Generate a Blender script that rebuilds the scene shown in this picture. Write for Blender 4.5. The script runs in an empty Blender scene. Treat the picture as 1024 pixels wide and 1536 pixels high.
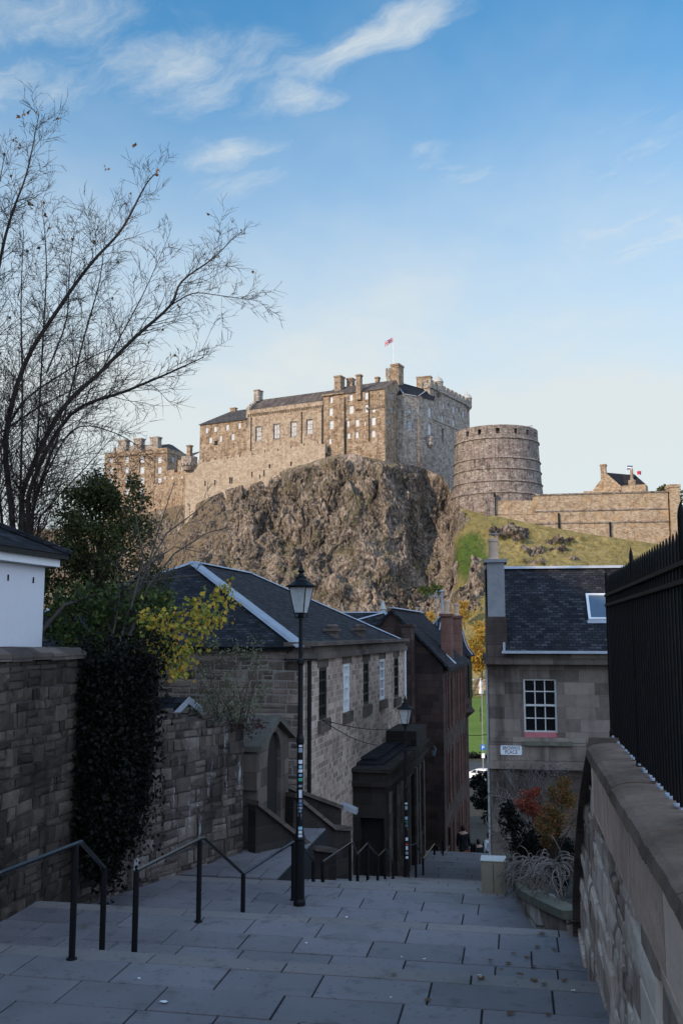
import bpy, math, random
from mathutils import Vector, noise as NZ
C = bpy.context.scene.collection
rnd = random.Random(7)
# ------------------------------------------------------------------ camera
FOC = 1400.0; PIT = math.atan(182/1400); SP, CP = math.sin(PIT), math.cos(PIT)
cam_d = bpy.data.cameras.new('camera'); cam = bpy.data.objects.new('camera', cam_d); C.objects.link(cam)
cam_d.sensor_fit = 'VERTICAL'; cam_d.sensor_height = 36.0; cam_d.lens = 36.0*FOC/1536
cam_d.clip_start = 0.05; cam_d.clip_end = 9000
cam.location = (0, 0, 0); cam.rotation_euler = (math.pi/2 + PIT, 0, 0)
bpy.context.scene.camera = cam
# ------------------------------------------------------------------ light
SUN_EL = math.radians(23); SUN_D = Vector((-0.75, -0.66, 0)).normalized()   # where the sun stands (behind, left)
sd = bpy.data.lights.new('sun', 'SUN'); so = bpy.data.objects.new('sun', sd); C.objects.link(so)
sd.energy = 3.75; sd.angle = math.radians(0.5); sd.color = (1.0, 0.8, 0.56)
to_sun = Vector((SUN_D.x*math.cos(SUN_EL), SUN_D.y*math.cos(SUN_EL), math.sin(SUN_EL)))
so.rotation_euler = to_sun.to_track_quat('Z', 'Y').to_euler(); so.location = (-60, -60, 60)
VS = bpy.context.scene.view_settings
VS.view_transform = 'Standard'; VS.look = 'None'; VS.exposure = 0.22; VS.gamma = 1.0

# ------------------------------------------------------------------ node helper
class NT:
    def __init__(s, tree): s.t = tree; s.n = tree.nodes; s.l = tree.links
    def new(s, typ, ins=None, **props):
        n = s.n.new(typ)
        for k, v in props.items(): setattr(n, k, v)
        for k, v in (ins or {}).items():
            if hasattr(v, 'links') and hasattr(v, 'is_output'): s.l.new(v, n.inputs[k])
            else:
                if isinstance(v, tuple) and len(v) == 3 and n.inputs[k].type == 'RGBA': v = v + (1,)
                n.inputs[k].default_value = v
        return n
    def math(s, op, a, b=0.0, clamp=False): return s.new('ShaderNodeMath', {0: a, 1: b}, operation=op, use_clamp=clamp).outputs[0]
    def vmath(s, op, a, b=(0, 0, 0)): return s.new('ShaderNodeVectorMath', {0: a, 1: b}, operation=op).outputs[0]
    def mix(s, f, a, b, mode='MIX'):
        return s.new('ShaderNodeMix', {0: f, 6: a, 7: b}, data_type='RGBA', blend_type=mode).outputs[2]
    def noise(s, vec, sc, det=4, rough=0.55): return s.new('ShaderNodeTexNoise', {'Vector': vec, 'Scale': sc, 'Detail': det, 'Roughness': rough}).outputs['Fac']
    def ramp(s, f, stops):
        n = s.new('ShaderNodeValToRGB', {0: f}); cr = n.color_ramp
        while len(cr.elements) < len(stops): cr.elements.new(0.5)
        for e, (p, c) in zip(cr.elements, stops):
            e.position = p; e.color = (c + (1,)) if isinstance(c, tuple) else (c, c, c, 1)
        return n.outputs[0]
    def step(s, f, a, b):
        return s.new('ShaderNodeMapRange', {0: f, 1: a, 2: b, 3: 0.0, 4: 1.0}, interpolation_type='SMOOTHSTEP').outputs[0]

# ------------------------------------------------------------------ world: nishita sky with thin cirrus
W = bpy.data.worlds.new('World'); bpy.context.scene.world = W; W.use_nodes = True
w = NT(W.node_tree); w.n.clear()
sky = w.new('ShaderNodeTexSky', sky_type='NISHITA'); sky.sun_disc = False
sky.sun_elevation = SUN_EL; sky.sun_rotation = math.atan2(SUN_D.x, SUN_D.y) % (2*math.pi)
sky.altitude = 50; sky.air_density = 1.0; sky.dust_density = 0.6; sky.ozone_density = 1.6
gen = w.new('ShaderNodeTexCoord').outputs['Generated']
sep = w.new('ShaderNodeSeparateXYZ', {0: gen})
dz = w.math('MAXIMUM', sep.outputs[2], 0.02)
# directions projected on a cloud layer, so streaks get longer and flatter towards the horizon
cl = w.new('ShaderNodeCombineXYZ', {0: w.math('DIVIDE', sep.outputs[0], dz), 1: w.math('DIVIDE', sep.outputs[1], dz), 2: 0.0}).outputs[0]
warp = w.new('ShaderNodeTexNoise', {'Vector': cl, 'Scale': 3.0, 'Detail': 6.0}).outputs['Color']
clw = w.vmath('ADD', cl, w.vmath('MULTIPLY', w.vmath('SUBTRACT', warp, (0.5, 0.5, 0.5)), (0.32, 0.32, 0)))
def puff(cx, cy, rx, ry, ang):
    ca, sa = math.cos(ang), math.sin(ang)
    d = w.vmath('SUBTRACT', clw, (cx, cy, 0)); p = w.new('ShaderNodeSeparateXYZ', {0: d})
    a = w.math('ADD', w.math('MULTIPLY', p.outputs[0], ca/rx), w.math('MULTIPLY', p.outputs[1], sa/rx))
    b = w.math('ADD', w.math('MULTIPLY', p.outputs[0], -sa/ry), w.math('MULTIPLY', p.outputs[1], ca/ry))
    r = w.math('SQRT', w.math('ADD', w.math('MULTIPLY', a, a), w.math('MULTIPLY', b, b)))
    return w.math('SUBTRACT', 1.0, w.step(r, 0.0, 1.0))
sepc = w.new('ShaderNodeSeparateXYZ', {0: clw})
ra = w.math('MULTIPLY', w.math('SUBTRACT', sepc.outputs[0], sepc.outputs[1]), 2.2); rb_ = w.math('MULTIPLY', w.math('ADD', sepc.outputs[0], sepc.outputs[1]), 5.2)
n1 = w.new('ShaderNodeTexNoise', {'Vector': w.new('ShaderNodeCombineXYZ', {0: ra, 1: rb_, 2: 0.0}).outputs[0], 'Scale': 1.5, 'Detail': 10.0, 'Roughness': 0.66}).outputs['Fac']
n2 = w.new('ShaderNodeTexNoise', {'Vector': w.vmath('MULTIPLY', cl, (1.0, 0.6, 1)), 'Scale': 0.9, 'Detail': 5.0, 'Roughness': 0.6}).outputs['Fac']
PUFFS = [(0.06, 1.43, 0.32, 0.13, 2.36, 1.0), (-0.09, 1.62, 0.2, 0.12, 2.7, 0.7), (-0.30, 1.57, 0.42, 0.22, 2.9, 0.62), (-0.6, 1.64, 0.3, 0.18, 0.1, 0.55), (-0.45, 1.42, 0.4, 0.14, 2.9, 0.5),
         (-0.24, 1.86, 0.19, 0.13, 2.3, 0.56), (-0.25, 1.99, 0.16, 0.11, 2.6, 0.48), (0.6, 1.88, 0.4, 0.3, 1.2, 0.3), (0.25, 1.85, 0.26, 0.16, 0.3, 0.36), (0.75, 2.3, 0.5, 0.4, 0.3, 0.32),
         (1.6, -1.0, 1.5, 1.0, 0.4, 0.7), (-1.8, 0.4, 1.2, 0.8, 0.9, 0.7)]
msk = None
for (cx, cy, rx, ry, an, am) in PUFFS:
    v = w.math('MULTIPLY', puff(cx, cy, rx, ry, an), am); msk = v if msk is None else w.math('MAXIMUM', msk, v)
cloud = w.math('MULTIPLY', w.step(w.math('ADD', msk, w.math('MULTIPLY', w.math('SUBTRACT', n1, 0.5), w.math('MULTIPLY', w.step(msk, 0.0, 0.3), 1.6))), 0.05, 1.45), 0.9)
veil = w.math('MULTIPLY', w.step(n2, 0.40, 0.75), 0.2)
low = w.math('MULTIPLY', w.math('SUBTRACT', 1.0, w.step(sep.outputs[2], 0.16, 0.6)), w.math('ADD', 0.88, w.math('MULTIPLY', n2, 0.55)))
cloud = w.math('MINIMUM', w.math('ADD', w.math('MAXIMUM', cloud, veil), w.math('MULTIPLY', low, 0.9)), 0.96)
SKY_GAIN = 0.15; FILL_BANK = 11.0
white = (4.3, 4.6, 4.6, 1)
skycol = w.mix(cloud, w.mix(1.0, sky.outputs[0], (0.5, 1.14, 1.34, 1), 'MULTIPLY'), white)
# unseen cloud bank added behind and right of the viewer as fill light
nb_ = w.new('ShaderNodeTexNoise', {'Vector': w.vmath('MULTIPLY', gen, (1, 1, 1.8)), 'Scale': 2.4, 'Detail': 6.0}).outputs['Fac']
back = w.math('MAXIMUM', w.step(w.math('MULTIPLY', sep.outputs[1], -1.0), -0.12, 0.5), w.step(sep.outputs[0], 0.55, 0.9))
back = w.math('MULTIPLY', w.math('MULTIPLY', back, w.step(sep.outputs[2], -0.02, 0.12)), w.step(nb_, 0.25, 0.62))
skycol = w.mix(back, skycol, (FILL_BANK*0.66, FILL_BANK*0.855, FILL_BANK*1.2, 1))
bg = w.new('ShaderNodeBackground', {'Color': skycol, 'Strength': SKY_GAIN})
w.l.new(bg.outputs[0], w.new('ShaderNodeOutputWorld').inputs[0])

# ------------------------------------------------------------------ pixel helpers (photo pixels, 1024 x 1536)
def ray(px, py):
    cx = (px-512)/FOC; cy = (768-py)/FOC
    return (cx, CP-cy*SP, SP+cy*CP)
def at(px, py, Y):
    r = ray(px, py); t = Y/r[1]; return Vector((r[0]*t, Y, r[2]*t))
def atz(px, py, z):
    r = ray(px, py); t = z/r[2]; return Vector((r[0]*t, r[1]*t, z))
def T(py): r = ray(512, py); return r[2]/r[1]
def kx(px, py): r = ray(px, py); return r[0]/r[1]
class Fr:      # horizontal frame: a to the right, b forward
    def __init__(s, o, deg):
        h = math.radians(deg); s.o = Vector((o[0], o[1], 0)); s.e = Vector((math.cos(h), -math.sin(h), 0)); s.f = Vector((math.sin(h), math.cos(h), 0))
    def p(s, a, b, z): q = s.o + s.e*a + s.f*b; return Vector((q.x, q.y, z))
    def a_at(s, px, py, b=0.0):     # where the line b = const meets a pixel column
        k = kx(px, py); q = s.o + s.f*b
        return (k*q.y - q.x)/(s.e.x - k*s.e.y)
    def b_at(s, px, py, a=0.0):
        k = kx(px, py); q = s.o + s.e*a
        return (k*q.y - q.x)/(s.f.x - k*s.f.y)
WF = Fr((0, 0), 0)
SF = Fr((0, 0), 10.5)          # the stairs
AF = 13.0                      # heading of the buildings on the left

# ------------------------------------------------------------------ mesh builder
class MB:
    def __init__(s): s.v = []; s.f = []; s.m = []; s.cur = 0
    def add(s, vs, fs):
        o = len(s.v); s.v.extend([tuple(q) for q in vs]); s.f.extend([tuple(i+o for i in f) for f in fs]); s.m.extend([s.cur]*len(fs)); return s
    def quad(s, a, b, c, d): return s.add((a, b, c, d), ((0, 1, 2, 3),))
    def poly(s, pts): return s.add(pts, (tuple(range(len(pts))),))
    def hexa(s, p):      # 8 corners: bottom 4 (ccw), top 4
        return s.add(p, ((0, 3, 2, 1), (4, 5, 6, 7), (0, 1, 5, 4), (1, 2, 6, 5), (2, 3, 7, 6), (3, 0, 4, 7)))
    def box(s, fr, a0, a1, b0, b1, z0, z1):
        P = fr.p
        return s.hexa([P(a0, b0, z0), P(a1, b0, z0), P(a1, b1, z0), P(a0, b1, z0), P(a0, b0, z1), P(a1, b0, z1), P(a1, b1, z1), P(a0, b1, z1)])
    def cbox(s, fr, a0, a1, b0, b1, z0, z1, c=0.01):     # box with chamfered top
        P = fr.p; v = [P(a0, b0, z0), P(a1, b0, z0), P(a1, b1, z0), P(a0, b1, z0), P(a0, b0, z1-c), P(a1, b0, z1-c), P(a1, b1, z1-c), P(a0, b1, z1-c),
                       P(a0+c, b0+c, z1), P(a1-c, b0+c, z1), P(a1-c, b1-c, z1), P(a0+c, b1-c, z1)]
        return s.add(v, ((0, 3, 2, 1), (0, 1, 5, 4), (1, 2, 6, 5), (2, 3, 7, 6), (3, 0, 4, 7), (4, 5, 9, 8), (5, 6, 10, 9), (6, 7, 11, 10), (7, 4, 8, 11), (8, 9, 10, 11)))
    def prism(s, pts, z0, z1):      # pts: list of (x, y) ccw from above; z1 number
        n = len(pts); vs = [(p[0], p[1], z0) for p in pts] + [(p[0], p[1], z1) for p in pts]
        fs = [tuple(range(n-1, -1, -1)), tuple(range(n, 2*n))] + [(i, (i+1) % n, n+(i+1) % n, n+i) for i in range(n)]
        return s.add(vs, fs)
    def extr(s, ring, off):         # planar ring extruded by a vector
        n = len(ring); off = Vector(off); vs = [Vector(q) for q in ring] + [Vector(q)+off for q in ring]
        fs = [tuple(range(n)), tuple(range(2*n-1, n-1, -1))] + [((i+1) % n, i, n+i, n+(i+1) % n) for i in range(n)]
        return s.add(vs, fs)
    def tube(s, pts, rad, n=6, cap=True):
        pts = [Vector(q) for q in pts]; N = len(pts)
        if not hasattr(rad, '__len__'): rad = [rad]*N
        vs = []; up = None
        for i, q in enumerate(pts):
            d = (pts[min(i+1, N-1)] - pts[max(i-1, 0)])
            d = d.normalized() if d.length > 1e-9 else Vector((0, 0, 1))
            if up is None: up = Vector((0, 0, 1)) if abs(d.z) < 0.9 else Vector((0, 1, 0))
            x = d.cross(up); x = x.normalized() if x.length > 1e-6 else d.orthogonal().normalized()
            y = x.cross(d); up = y
            for k in range(n):
                a = 2*math.pi*(k+0.5)/n; vs.append(q + (x*math.cos(a) + y*math.sin(a))*rad[i])
        fs = [(i*n+k, i*n+(k+1) % n, (i+1)*n+(k+1) % n, (i+1)*n+k) for i in range(N-1) for k in range(n)]
        if cap and n > 2: fs += [tuple(range(n-1, -1, -1)), tuple(range((N-1)*n, N*n))]
        return s.add(vs, fs)
    def bar(s, a, b, r, n=6): return s.tube([a, b], r, n)
    def lathe(s, c, prof, n=16, rot=0.0, a0=0.0, a1=2*math.pi):     # prof: (r, z) bottom to top
        c = Vector(c); full = abs(a1-a0-2*math.pi) < 1e-6; m = n if full else n+1; vs = []
        for r, z in prof:
            for k in range(m):
                a = rot + a0 + (a1-a0)*k/n; vs.append((c.x+r*math.cos(a), c.y+r*math.sin(a), c.z+z))
        fs = []
        for i in range(len(prof)-1):
            for k in range(n): fs.append((i*m+k, i*m+(k+1) % m, (i+1)*m+(k+1) % m, (i+1)*m+k))
        if full: fs += [tuple(range(n-1, -1, -1)), tuple(range((len(prof)-1)*m, len(prof)*m))]
        return s.add(vs, fs)
    def wall(s, p0, p1, z0, z1, ops=(), dep=0.15, extra=None):
        """face from p0 to p1 (left to right seen from outside) with real recessed openings (s0, s1, za, zb)"""
        p0 = Vector((p0[0], p0[1], 0)); p1 = Vector((p1[0], p1[1], 0)); L = (p1-p0).length; d = (p1-p0)/L; inn = Vector((-d.y, d.x, 0))
        q = lambda a, z, i=0.0: Vector((p0.x+d.x*a+inn.x*i, p0.y+d.y*a+inn.y*i, z))
        xs = sorted({0.0, L} | {o[0] for o in ops} | {o[1] for o in ops}); zs = sorted({z0, z1} | {o[2] for o in ops} | {o[3] for o in ops})
        for i in range(len(xs)-1):
            for j in range(len(zs)-1):
                cx = (xs[i]+xs[i+1])/2; cz = (zs[j]+zs[j+1])/2
                if any(o[0] < cx < o[1] and o[2] < cz < o[3] for o in ops): continue
                s.quad(q(xs[i], zs[j]), q(xs[i+1], zs[j]), q(xs[i+1], zs[j+1]), q(xs[i], zs[j+1]))
        for a, b, c, e in ops:
            s.quad(q(a, c), q(b, c), q(b, c, dep), q(a, c, dep)); s.quad(q(a, e, dep), q(b, e, dep), q(b, e), q(a, e))
            s.quad(q(a, c), q(a, c, dep), q(a, e, dep), q(a, e)); s.quad(q(b, c, dep), q(b, c), q(b, e), q(b, e, dep))
        return s
    def build(s, name, mat, parent=None, smooth=False, loc=None):
        me = bpy.data.meshes.new(name)
        vs = s.v
        if parent is not None: o = parent_world(parent)
        elif loc is not None: o = Vector(loc)
        else:
            n = len(vs); o = Vector((sum(q[0] for q in vs)/n, sum(q[1] for q in vs)/n, min(q[2] for q in vs)))
        me.from_pydata([(q[0]-o.x, q[1]-o.y, q[2]-o.z) for q in vs], [], s.f)
        mats = mat if isinstance(mat, (list, tuple)) else [mat]
        for m in mats: me.materials.append(m)
        if len(mats) > 1: me.polygons.foreach_set('material_index', s.m)
        uv = me.uv_layers.new(name='metres'); buf = [0.0]*(2*len(me.loops)); li = 0
        for fc in s.f:
            a, b, c = (Vector(vs[fc[0]]), Vector(vs[fc[1]]), Vector(vs[fc[2]])); nr = (b-a).cross(c-a)
            if nr.length < 1e-12 and len(fc) > 3: nr = (c-a).cross(Vector(vs[fc[3]])-a)
            nr = nr.normalized() if nr.length > 1e-12 else Vector((0, 0, 1))
            if abs(nr.z) > 0.97: t = Vector((1, 0, 0)); bt = Vector((0, 1, 0))
            else:
                t = Vector((-nr.y, nr.x, 0)).normalized(); bt = nr.cross(t)
            for i in fc:
                q = vs[i]; buf[li] = t.x*q[0]+t.y*q[1]+t.z*q[2]; buf[li+1] = bt.x*q[0]+bt.y*q[1]+bt.z*q[2]; li += 2
        uv.data.foreach_set('uv', buf)
        if smooth: me.polygons.foreach_set('use_smooth', [True]*len(s.f))
        me.update()
        ob = bpy.data.objects.new(name, me); C.objects.link(ob)
        if parent is not None: ob.parent = parent
        else: ob.location = o
        return ob
def parent_world(p):
    o = Vector(p.location)
    while p.parent: p = p.parent; o = o + Vector(p.location)
    return o
def tag(o, label=None, cat=None, group=None, kind=None):
    if label: o['label'] = label
    if cat: o['category'] = cat
    if group: o['group'] = group
    if kind: o['kind'] = kind
    return o
def thing(name, label, cat, loc, group=None):
    o = bpy.data.objects.new(name, None); C.objects.link(o); o.location = Vector(loc); o.empty_display_size = 0.2
    return tag(o, label, cat, group)

# ------------------------------------------------------------------ materials
def new_mat(name):
    m = bpy.data.materials.new(name); m.use_nodes = True; t = NT(m.node_tree); t.n.clear()
    b = t.new('ShaderNodeBsdfPrincipled'); o = t.new('ShaderNodeOutputMaterial'); t.l.new(b.outputs[0], o.inputs[0])
    return m, t, b
def pos(t): return t.new('ShaderNodeNewGeometry').outputs['Position']
def setp(t, b, **kw):
    for k, v in kw.items():
        k = {'col': 'Base Color', 'rough': 'Roughness', 'metal': 'Metallic', 'nor': 'Normal', 'spec': 'Specular IOR Level'}[k]
        if hasattr(v, 'is_output'): t.l.new(v, b.inputs[k])
        else: b.inputs[k].default_value = v + (1,) if isinstance(v, tuple) else v
def bump(t, h, dist=0.02, strength=0.8): return t.new('ShaderNodeBump', {'Height': h, 'Distance': dist, 'Strength': strength}).outputs[0]
def plain(name, col, rough=0.6, metal=0.0, vary=0.25, scale=6.0, bumpd=0.002, spec=0.25):
    m, t, b = new_mat(name); p = pos(t); n = t.noise(p, scale, 6, 0.65); n2 = t.noise(p, scale*9, 3)
    f = t.math('ADD', t.math('MULTIPLY', n, 0.7), t.math('MULTIPLY', n2, 0.3))
    c = t.ramp(f, [(0.25, tuple(x*(1-vary) for x in col)), (0.75, tuple(min(1, x*(1+vary)) for x in col))])
    setp(t, b, col=c, rough=rough, metal=metal, spec=spec, nor=bump(t, f, bumpd*4, 0.5)); return m
def masonry(name, cols, sx, sz, mortar, rubble=0.0, joint=0.03, stain=(0.5, 0.45, 0.42), stain_amt=0.6, streak=0.5, bd=0.03, rough=0.9, patch=None, patch_amt=0.0, fine=7.0):
    """coursed (rubble=0: bricks) or random rubble stone (voronoi cells), with weather stains that have their own shape"""
    m, t, b = new_mat(name); uv = t.new('ShaderNodeTexCoord').outputs['UV']; p = pos(t)
    wn = t.new('ShaderNodeTexNoise', {'Vector': p, 'Scale': 0.9/sx, 'Detail': 1.0}).outputs['Color']
    amt = 0.05*sx if rubble == 0 else rubble*sx*0.3
    uvw = t.vmath('ADD', uv, t.vmath('MULTIPLY', t.vmath('SUBTRACT', wn, (0.5, 0.5, 0.5)), (amt, amt*0.6, 0)))
    if rubble < 0.5:
        br = t.new('ShaderNodeTexBrick', {'Vector': uvw, 'Color1': (0, 0, 0, 1), 'Color2': (1, 1, 1, 1), 'Mortar': (0.5, 0.5, 0.5, 1), 'Scale': 1.0, 'Mortar Size': joint*0.5, 'Mortar Smooth': 0.25, 'Bias': 0.0, 'Brick Width': sx, 'Row Height': sz}, offset=0.5, offset_frequency=2, squash=0.75, squash_frequency=3)
        rv = br.outputs['Color']; mo = br.outputs['Fac']
    else:
        sc = t.vmath('MULTIPLY', uvw, (1/sx, 1/sz, 1))
        ve = t.new('ShaderNodeTexVoronoi', {'Vector': sc, 'Scale': 1.0, 'Randomness': 0.78}, voronoi_dimensions='2D', feature='DISTANCE_TO_EDGE')
        vc = t.new('ShaderNodeTexVoronoi', {'Vector': sc, 'Scale': 1.0, 'Randomness': 0.78}, voronoi_dimensions='2D', feature='F1')
        rv = t.new('ShaderNodeSeparateColor', {0: vc.outputs['Color']}).outputs[0]
        mo = t.math('SUBTRACT', 1.0, t.step(ve.outputs['Distance'], 0.0, joint/sz*1.2))
    nf = t.noise(p, fine, 6, 0.7); nb = t.noise(p, 0.55, 5, 0.6)
    f = t.math('ADD', t.math('MULTIPLY', rv, 0.62), t.math('MULTIPLY', t.math('SUBTRACT', nf, 0.12), 0.5))
    k = len(cols); c = t.ramp(f, [(0.12+0.76*i/(k-1), cc) for i, cc in enumerate(cols)])
    if patch is not None:
        c = t.mix(t.math('MULTIPLY', t.step(t.noise(p, 0.35, 6, 0.68), 0.5, 0.66), patch_amt), c, patch)
    c = t.mix(t.math('MULTIPLY', mo, 0.85), c, mortar)
    sv = t.vmath('MULTIPLY', p, (2.4, 2.4, 0.22))
    st = t.step(t.noise(sv, 0.9, 5, 0.65), 0.45, 0.72)
    c = t.mix(t.math('MULTIPLY', t.math('MULTIPLY', st, streak), 1.0), c, t.mix(1.0, c, stain + (1,), 'MULTIPLY'))
    c = t.mix(t.math('MULTIPLY', t.step(nb, 0.46, 0.68), stain_amt), c, t.mix(1.0, c, stain + (1,), 'MULTIPLY'))
    h = t.math('SUBTRACT', t.math('ADD', t.math('MULTIPLY', rv, 0.35), t.math('MULTIPLY', nf, 0.8)), mo)
    setp(t, b, col=c, rough=rough, spec=0.25, nor=bump(t, h, bd, 0.9)); return m
def slate(name, cols, sx=0.26, sz=0.17, moss=0.25, lead=False, bd=0.02):
    m, t, b = new_mat(name); uv = t.new('ShaderNodeTexCoord').outputs['UV']; p = pos(t)
    br = t.new('ShaderNodeTexBrick', {'Vector': uv, 'Color1': (0, 0, 0, 1), 'Color2': (1, 1, 1, 1), 'Mortar': (0, 0, 0, 1), 'Scale': 1.0, 'Mortar Size': 0.012, 'Mortar Smooth': 0.1, 'Bias': 0.0, 'Brick Width': sx, 'Row Height': sz}, offset=0.5)
    nf = t.noise(p, 5.0, 6, 0.7); nb = t.noise(p, 0.8, 5, 0.65)
    f = t.math('ADD', t.math('MULTIPLY', br.outputs['Color'], 0.55), t.math('MULTIPLY', nf, 0.5))
    k = len(cols); c = t.ramp(f, [(0.12+0.76*i/(k-1), cc) for i, cc in enumerate(cols)])
    c = t.mix(t.math('MULTIPLY', t.step(nb, 0.5, 0.7), moss), c, (0.06, 0.055, 0.045, 1))
    c = t.mix(t.math('MULTIPLY', br.outputs['Fac'], 0.8), c, (0.012, 0.012, 0.014, 1))
    sv = t.new('ShaderNodeSeparateXYZ', {0: uv}).outputs[1]
    saw = t.math('FRACT', t.math('DIVIDE', sv, sz))
    h = t.math('ADD', t.math('MULTIPLY', t.math('SUBTRACT', 1.0, saw), 1.0), t.math('MULTIPLY', br.outputs['Color'], 0.5))
    setp(t, b, col=c, rough=0.8, spec=0.06, nor=bump(t, h, bd, 0.8)); return m
def leafm(name, cols, trans=0.3, spec=0.3):
    m = bpy.data.materials.new(name); m.use_nodes = True; t = NT(m.node_tree); t.n.clear()
    r = t.new('ShaderNodeNewGeometry').outputs['Random Per Island']; k = len(cols)
    c = t.ramp(r, [(i/(k-1), cc) for i, cc in enumerate(cols)])
    d = t.new('ShaderNodeBsdfPrincipled', {'Base Color': c, 'Roughness': 0.6, 'Specular IOR Level': spec}); tr = t.new('ShaderNodeBsdfTranslucent', {'Color': c})
    mx = t.new('ShaderNodeMixShader', {0: trans, 1: d.outputs[0], 2: tr.outputs[0]})
    t.l.new(mx.outputs[0], t.new('ShaderNodeOutputMaterial').inputs[0]); return m
def glassy(name, col, rough=0.08, spec=0.8):
    m, t, b = new_mat(name); n = t.noise(pos(t), 2.0, 2)
    setp(t, b, col=col, rough=rough, spec=spec, nor=bump(t, n, 0.01, 0.15)); return m
def stone_block(name, cols, stain_amt=0.6, streak=0.6, stain=(0.4, 0.37, 0.36), chalk=0.0, fine=7.0, bd=0.02):
    '''single stones laid as geometry: every block its own tone, dirt and run marks over them'''
    m, t, b = new_mat(name); g = t.new('ShaderNodeNewGeometry'); p = g.outputs['Position']; r = g.outputs['Random Per Island']
    nf = t.noise(p, fine, 7, 0.7); nb = t.noise(p, 0.7, 5, 0.6); nm = t.noise(p, 2.6, 5, 0.65)
    f = t.math('ADD', t.math('MULTIPLY', r, 0.55), t.math('ADD', t.math('MULTIPLY', t.math('SUBTRACT', nf, 0.2), 0.4), t.math('MULTIPLY', t.math('SUBTRACT', nm, 0.3), 0.35)))
    k = len(cols); c = t.ramp(f, [(0.1+0.8*i/(k-1), cc) for i, cc in enumerate(cols)])
    st = t.step(t.noise(t.vmath('MULTIPLY', p, (3.2, 3.2, 0.28)), 1.1, 6, 0.68), 0.46, 0.68)
    c = t.mix(t.math('MULTIPLY', st, streak), c, t.mix(1.0, c, stain + (1,), 'MULTIPLY'))
    c = t.mix(t.math('MULTIPLY', t.step(nb, 0.45, 0.66), stain_amt), c, t.mix(1.0, c, stain + (1,), 'MULTIPLY'))
    if chalk: c = t.mix(t.math('MULTIPLY', t.step(t.noise(t.vmath('MULTIPLY', p, (4, 4, 0.7)), 1.3, 6, 0.7), 0.58, 0.7), chalk), c, (0.42, 0.41, 0.43, 1))
    h = t.math('ADD', t.math('MULTIPLY', nf, 0.8), nm)
    setp(t, b, col=c, rough=0.92, spec=0.2, nor=bump(t, h, bd, 0.9)); return m
M = {}
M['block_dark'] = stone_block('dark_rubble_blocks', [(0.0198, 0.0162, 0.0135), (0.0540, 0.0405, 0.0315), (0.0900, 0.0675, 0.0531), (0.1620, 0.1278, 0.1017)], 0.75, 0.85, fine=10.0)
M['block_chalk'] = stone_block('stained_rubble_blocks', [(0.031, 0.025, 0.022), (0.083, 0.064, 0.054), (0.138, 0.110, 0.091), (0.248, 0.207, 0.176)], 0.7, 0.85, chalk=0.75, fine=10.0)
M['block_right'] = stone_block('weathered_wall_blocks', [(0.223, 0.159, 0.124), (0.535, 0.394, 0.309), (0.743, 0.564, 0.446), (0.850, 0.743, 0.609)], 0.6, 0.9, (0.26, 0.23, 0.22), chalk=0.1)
M['block_front'] = stone_block('front_rubble_blocks', [(0.06, 0.045, 0.037), (0.15, 0.112, 0.09), (0.23, 0.173, 0.138), (0.36, 0.28, 0.225)], 0.55, 0.5, fine=9.0)
M['mortar_pale'] = plain('pale_lime_mortar', (0.23, 0.195, 0.17), 0.95, 0, 0.35, 7, 0.01)
M['mortar_dark'] = plain('dirty_lime_mortar', (0.06, 0.05, 0.043), 0.95, 0, 0.4, 9, 0.01)
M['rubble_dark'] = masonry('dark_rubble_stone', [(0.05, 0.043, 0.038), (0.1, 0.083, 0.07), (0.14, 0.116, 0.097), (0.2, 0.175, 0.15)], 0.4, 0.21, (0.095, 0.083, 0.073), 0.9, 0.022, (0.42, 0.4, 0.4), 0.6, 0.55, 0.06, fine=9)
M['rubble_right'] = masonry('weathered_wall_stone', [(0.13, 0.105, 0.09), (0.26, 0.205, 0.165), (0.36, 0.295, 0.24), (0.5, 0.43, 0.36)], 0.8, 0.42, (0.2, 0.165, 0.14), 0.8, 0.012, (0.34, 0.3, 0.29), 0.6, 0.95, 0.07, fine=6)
M['ashlar_parapet'] = masonry('sandstone_parapet', [(0.5175, 0.3450, 0.2518), (0.8337, 0.5750, 0.4312), (0.8500, 0.6900, 0.5324)], 1.25, 0.9, (0.08, 0.065, 0.055), 0.0, 0.014, (0.4, 0.33, 0.32), 0.25, 0.45, 0.02, patch=(0.62, 0.31, 0.22, 1), patch_amt=0.5)
M['coping_stone'] = stone_block('coping_sandstone', [(0.12, 0.08, 0.06), (0.24, 0.162, 0.12), (0.35, 0.243, 0.184)], 0.75, 0.4, fine=11.0, bd=0.03)
M['moss_coping'] = plain('mossy_coping', (0.125, 0.118, 0.085), 0.9, 0, 0.45, 5, 0.01)
M['school_stone'] = masonry('school_coursed_stone', [(0.195, 0.141, 0.109), (0.375, 0.267, 0.203), (0.525, 0.383, 0.292), (0.660, 0.503, 0.398)], 0.24, 0.15, (0.66, 0.54, 0.45), 0.0, 0.026, (0.5, 0.45, 0.44), 0.6, 0.4, 0.03)
M['school_front'] = masonry('school_front_rubble', [(0.098, 0.070, 0.054), (0.188, 0.134, 0.102), (0.263, 0.192, 0.146), (0.330, 0.252, 0.199)], 0.4, 0.19, (0.36, 0.3, 0.26), 0.7, 0.026, (0.5, 0.45, 0.44), 0.6, 0.4, 0.03)
M['dressed_dark'] = masonry('dressed_soot_stone', [(0.0640, 0.0480, 0.0400), (0.1160, 0.0880, 0.0720), (0.1600, 0.1240, 0.1024)], 0.7, 0.32, (0.05, 0.045, 0.042), 0.0, 0.012, (0.5, 0.47, 0.46), 0.6, 0.6, 0.01)
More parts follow.
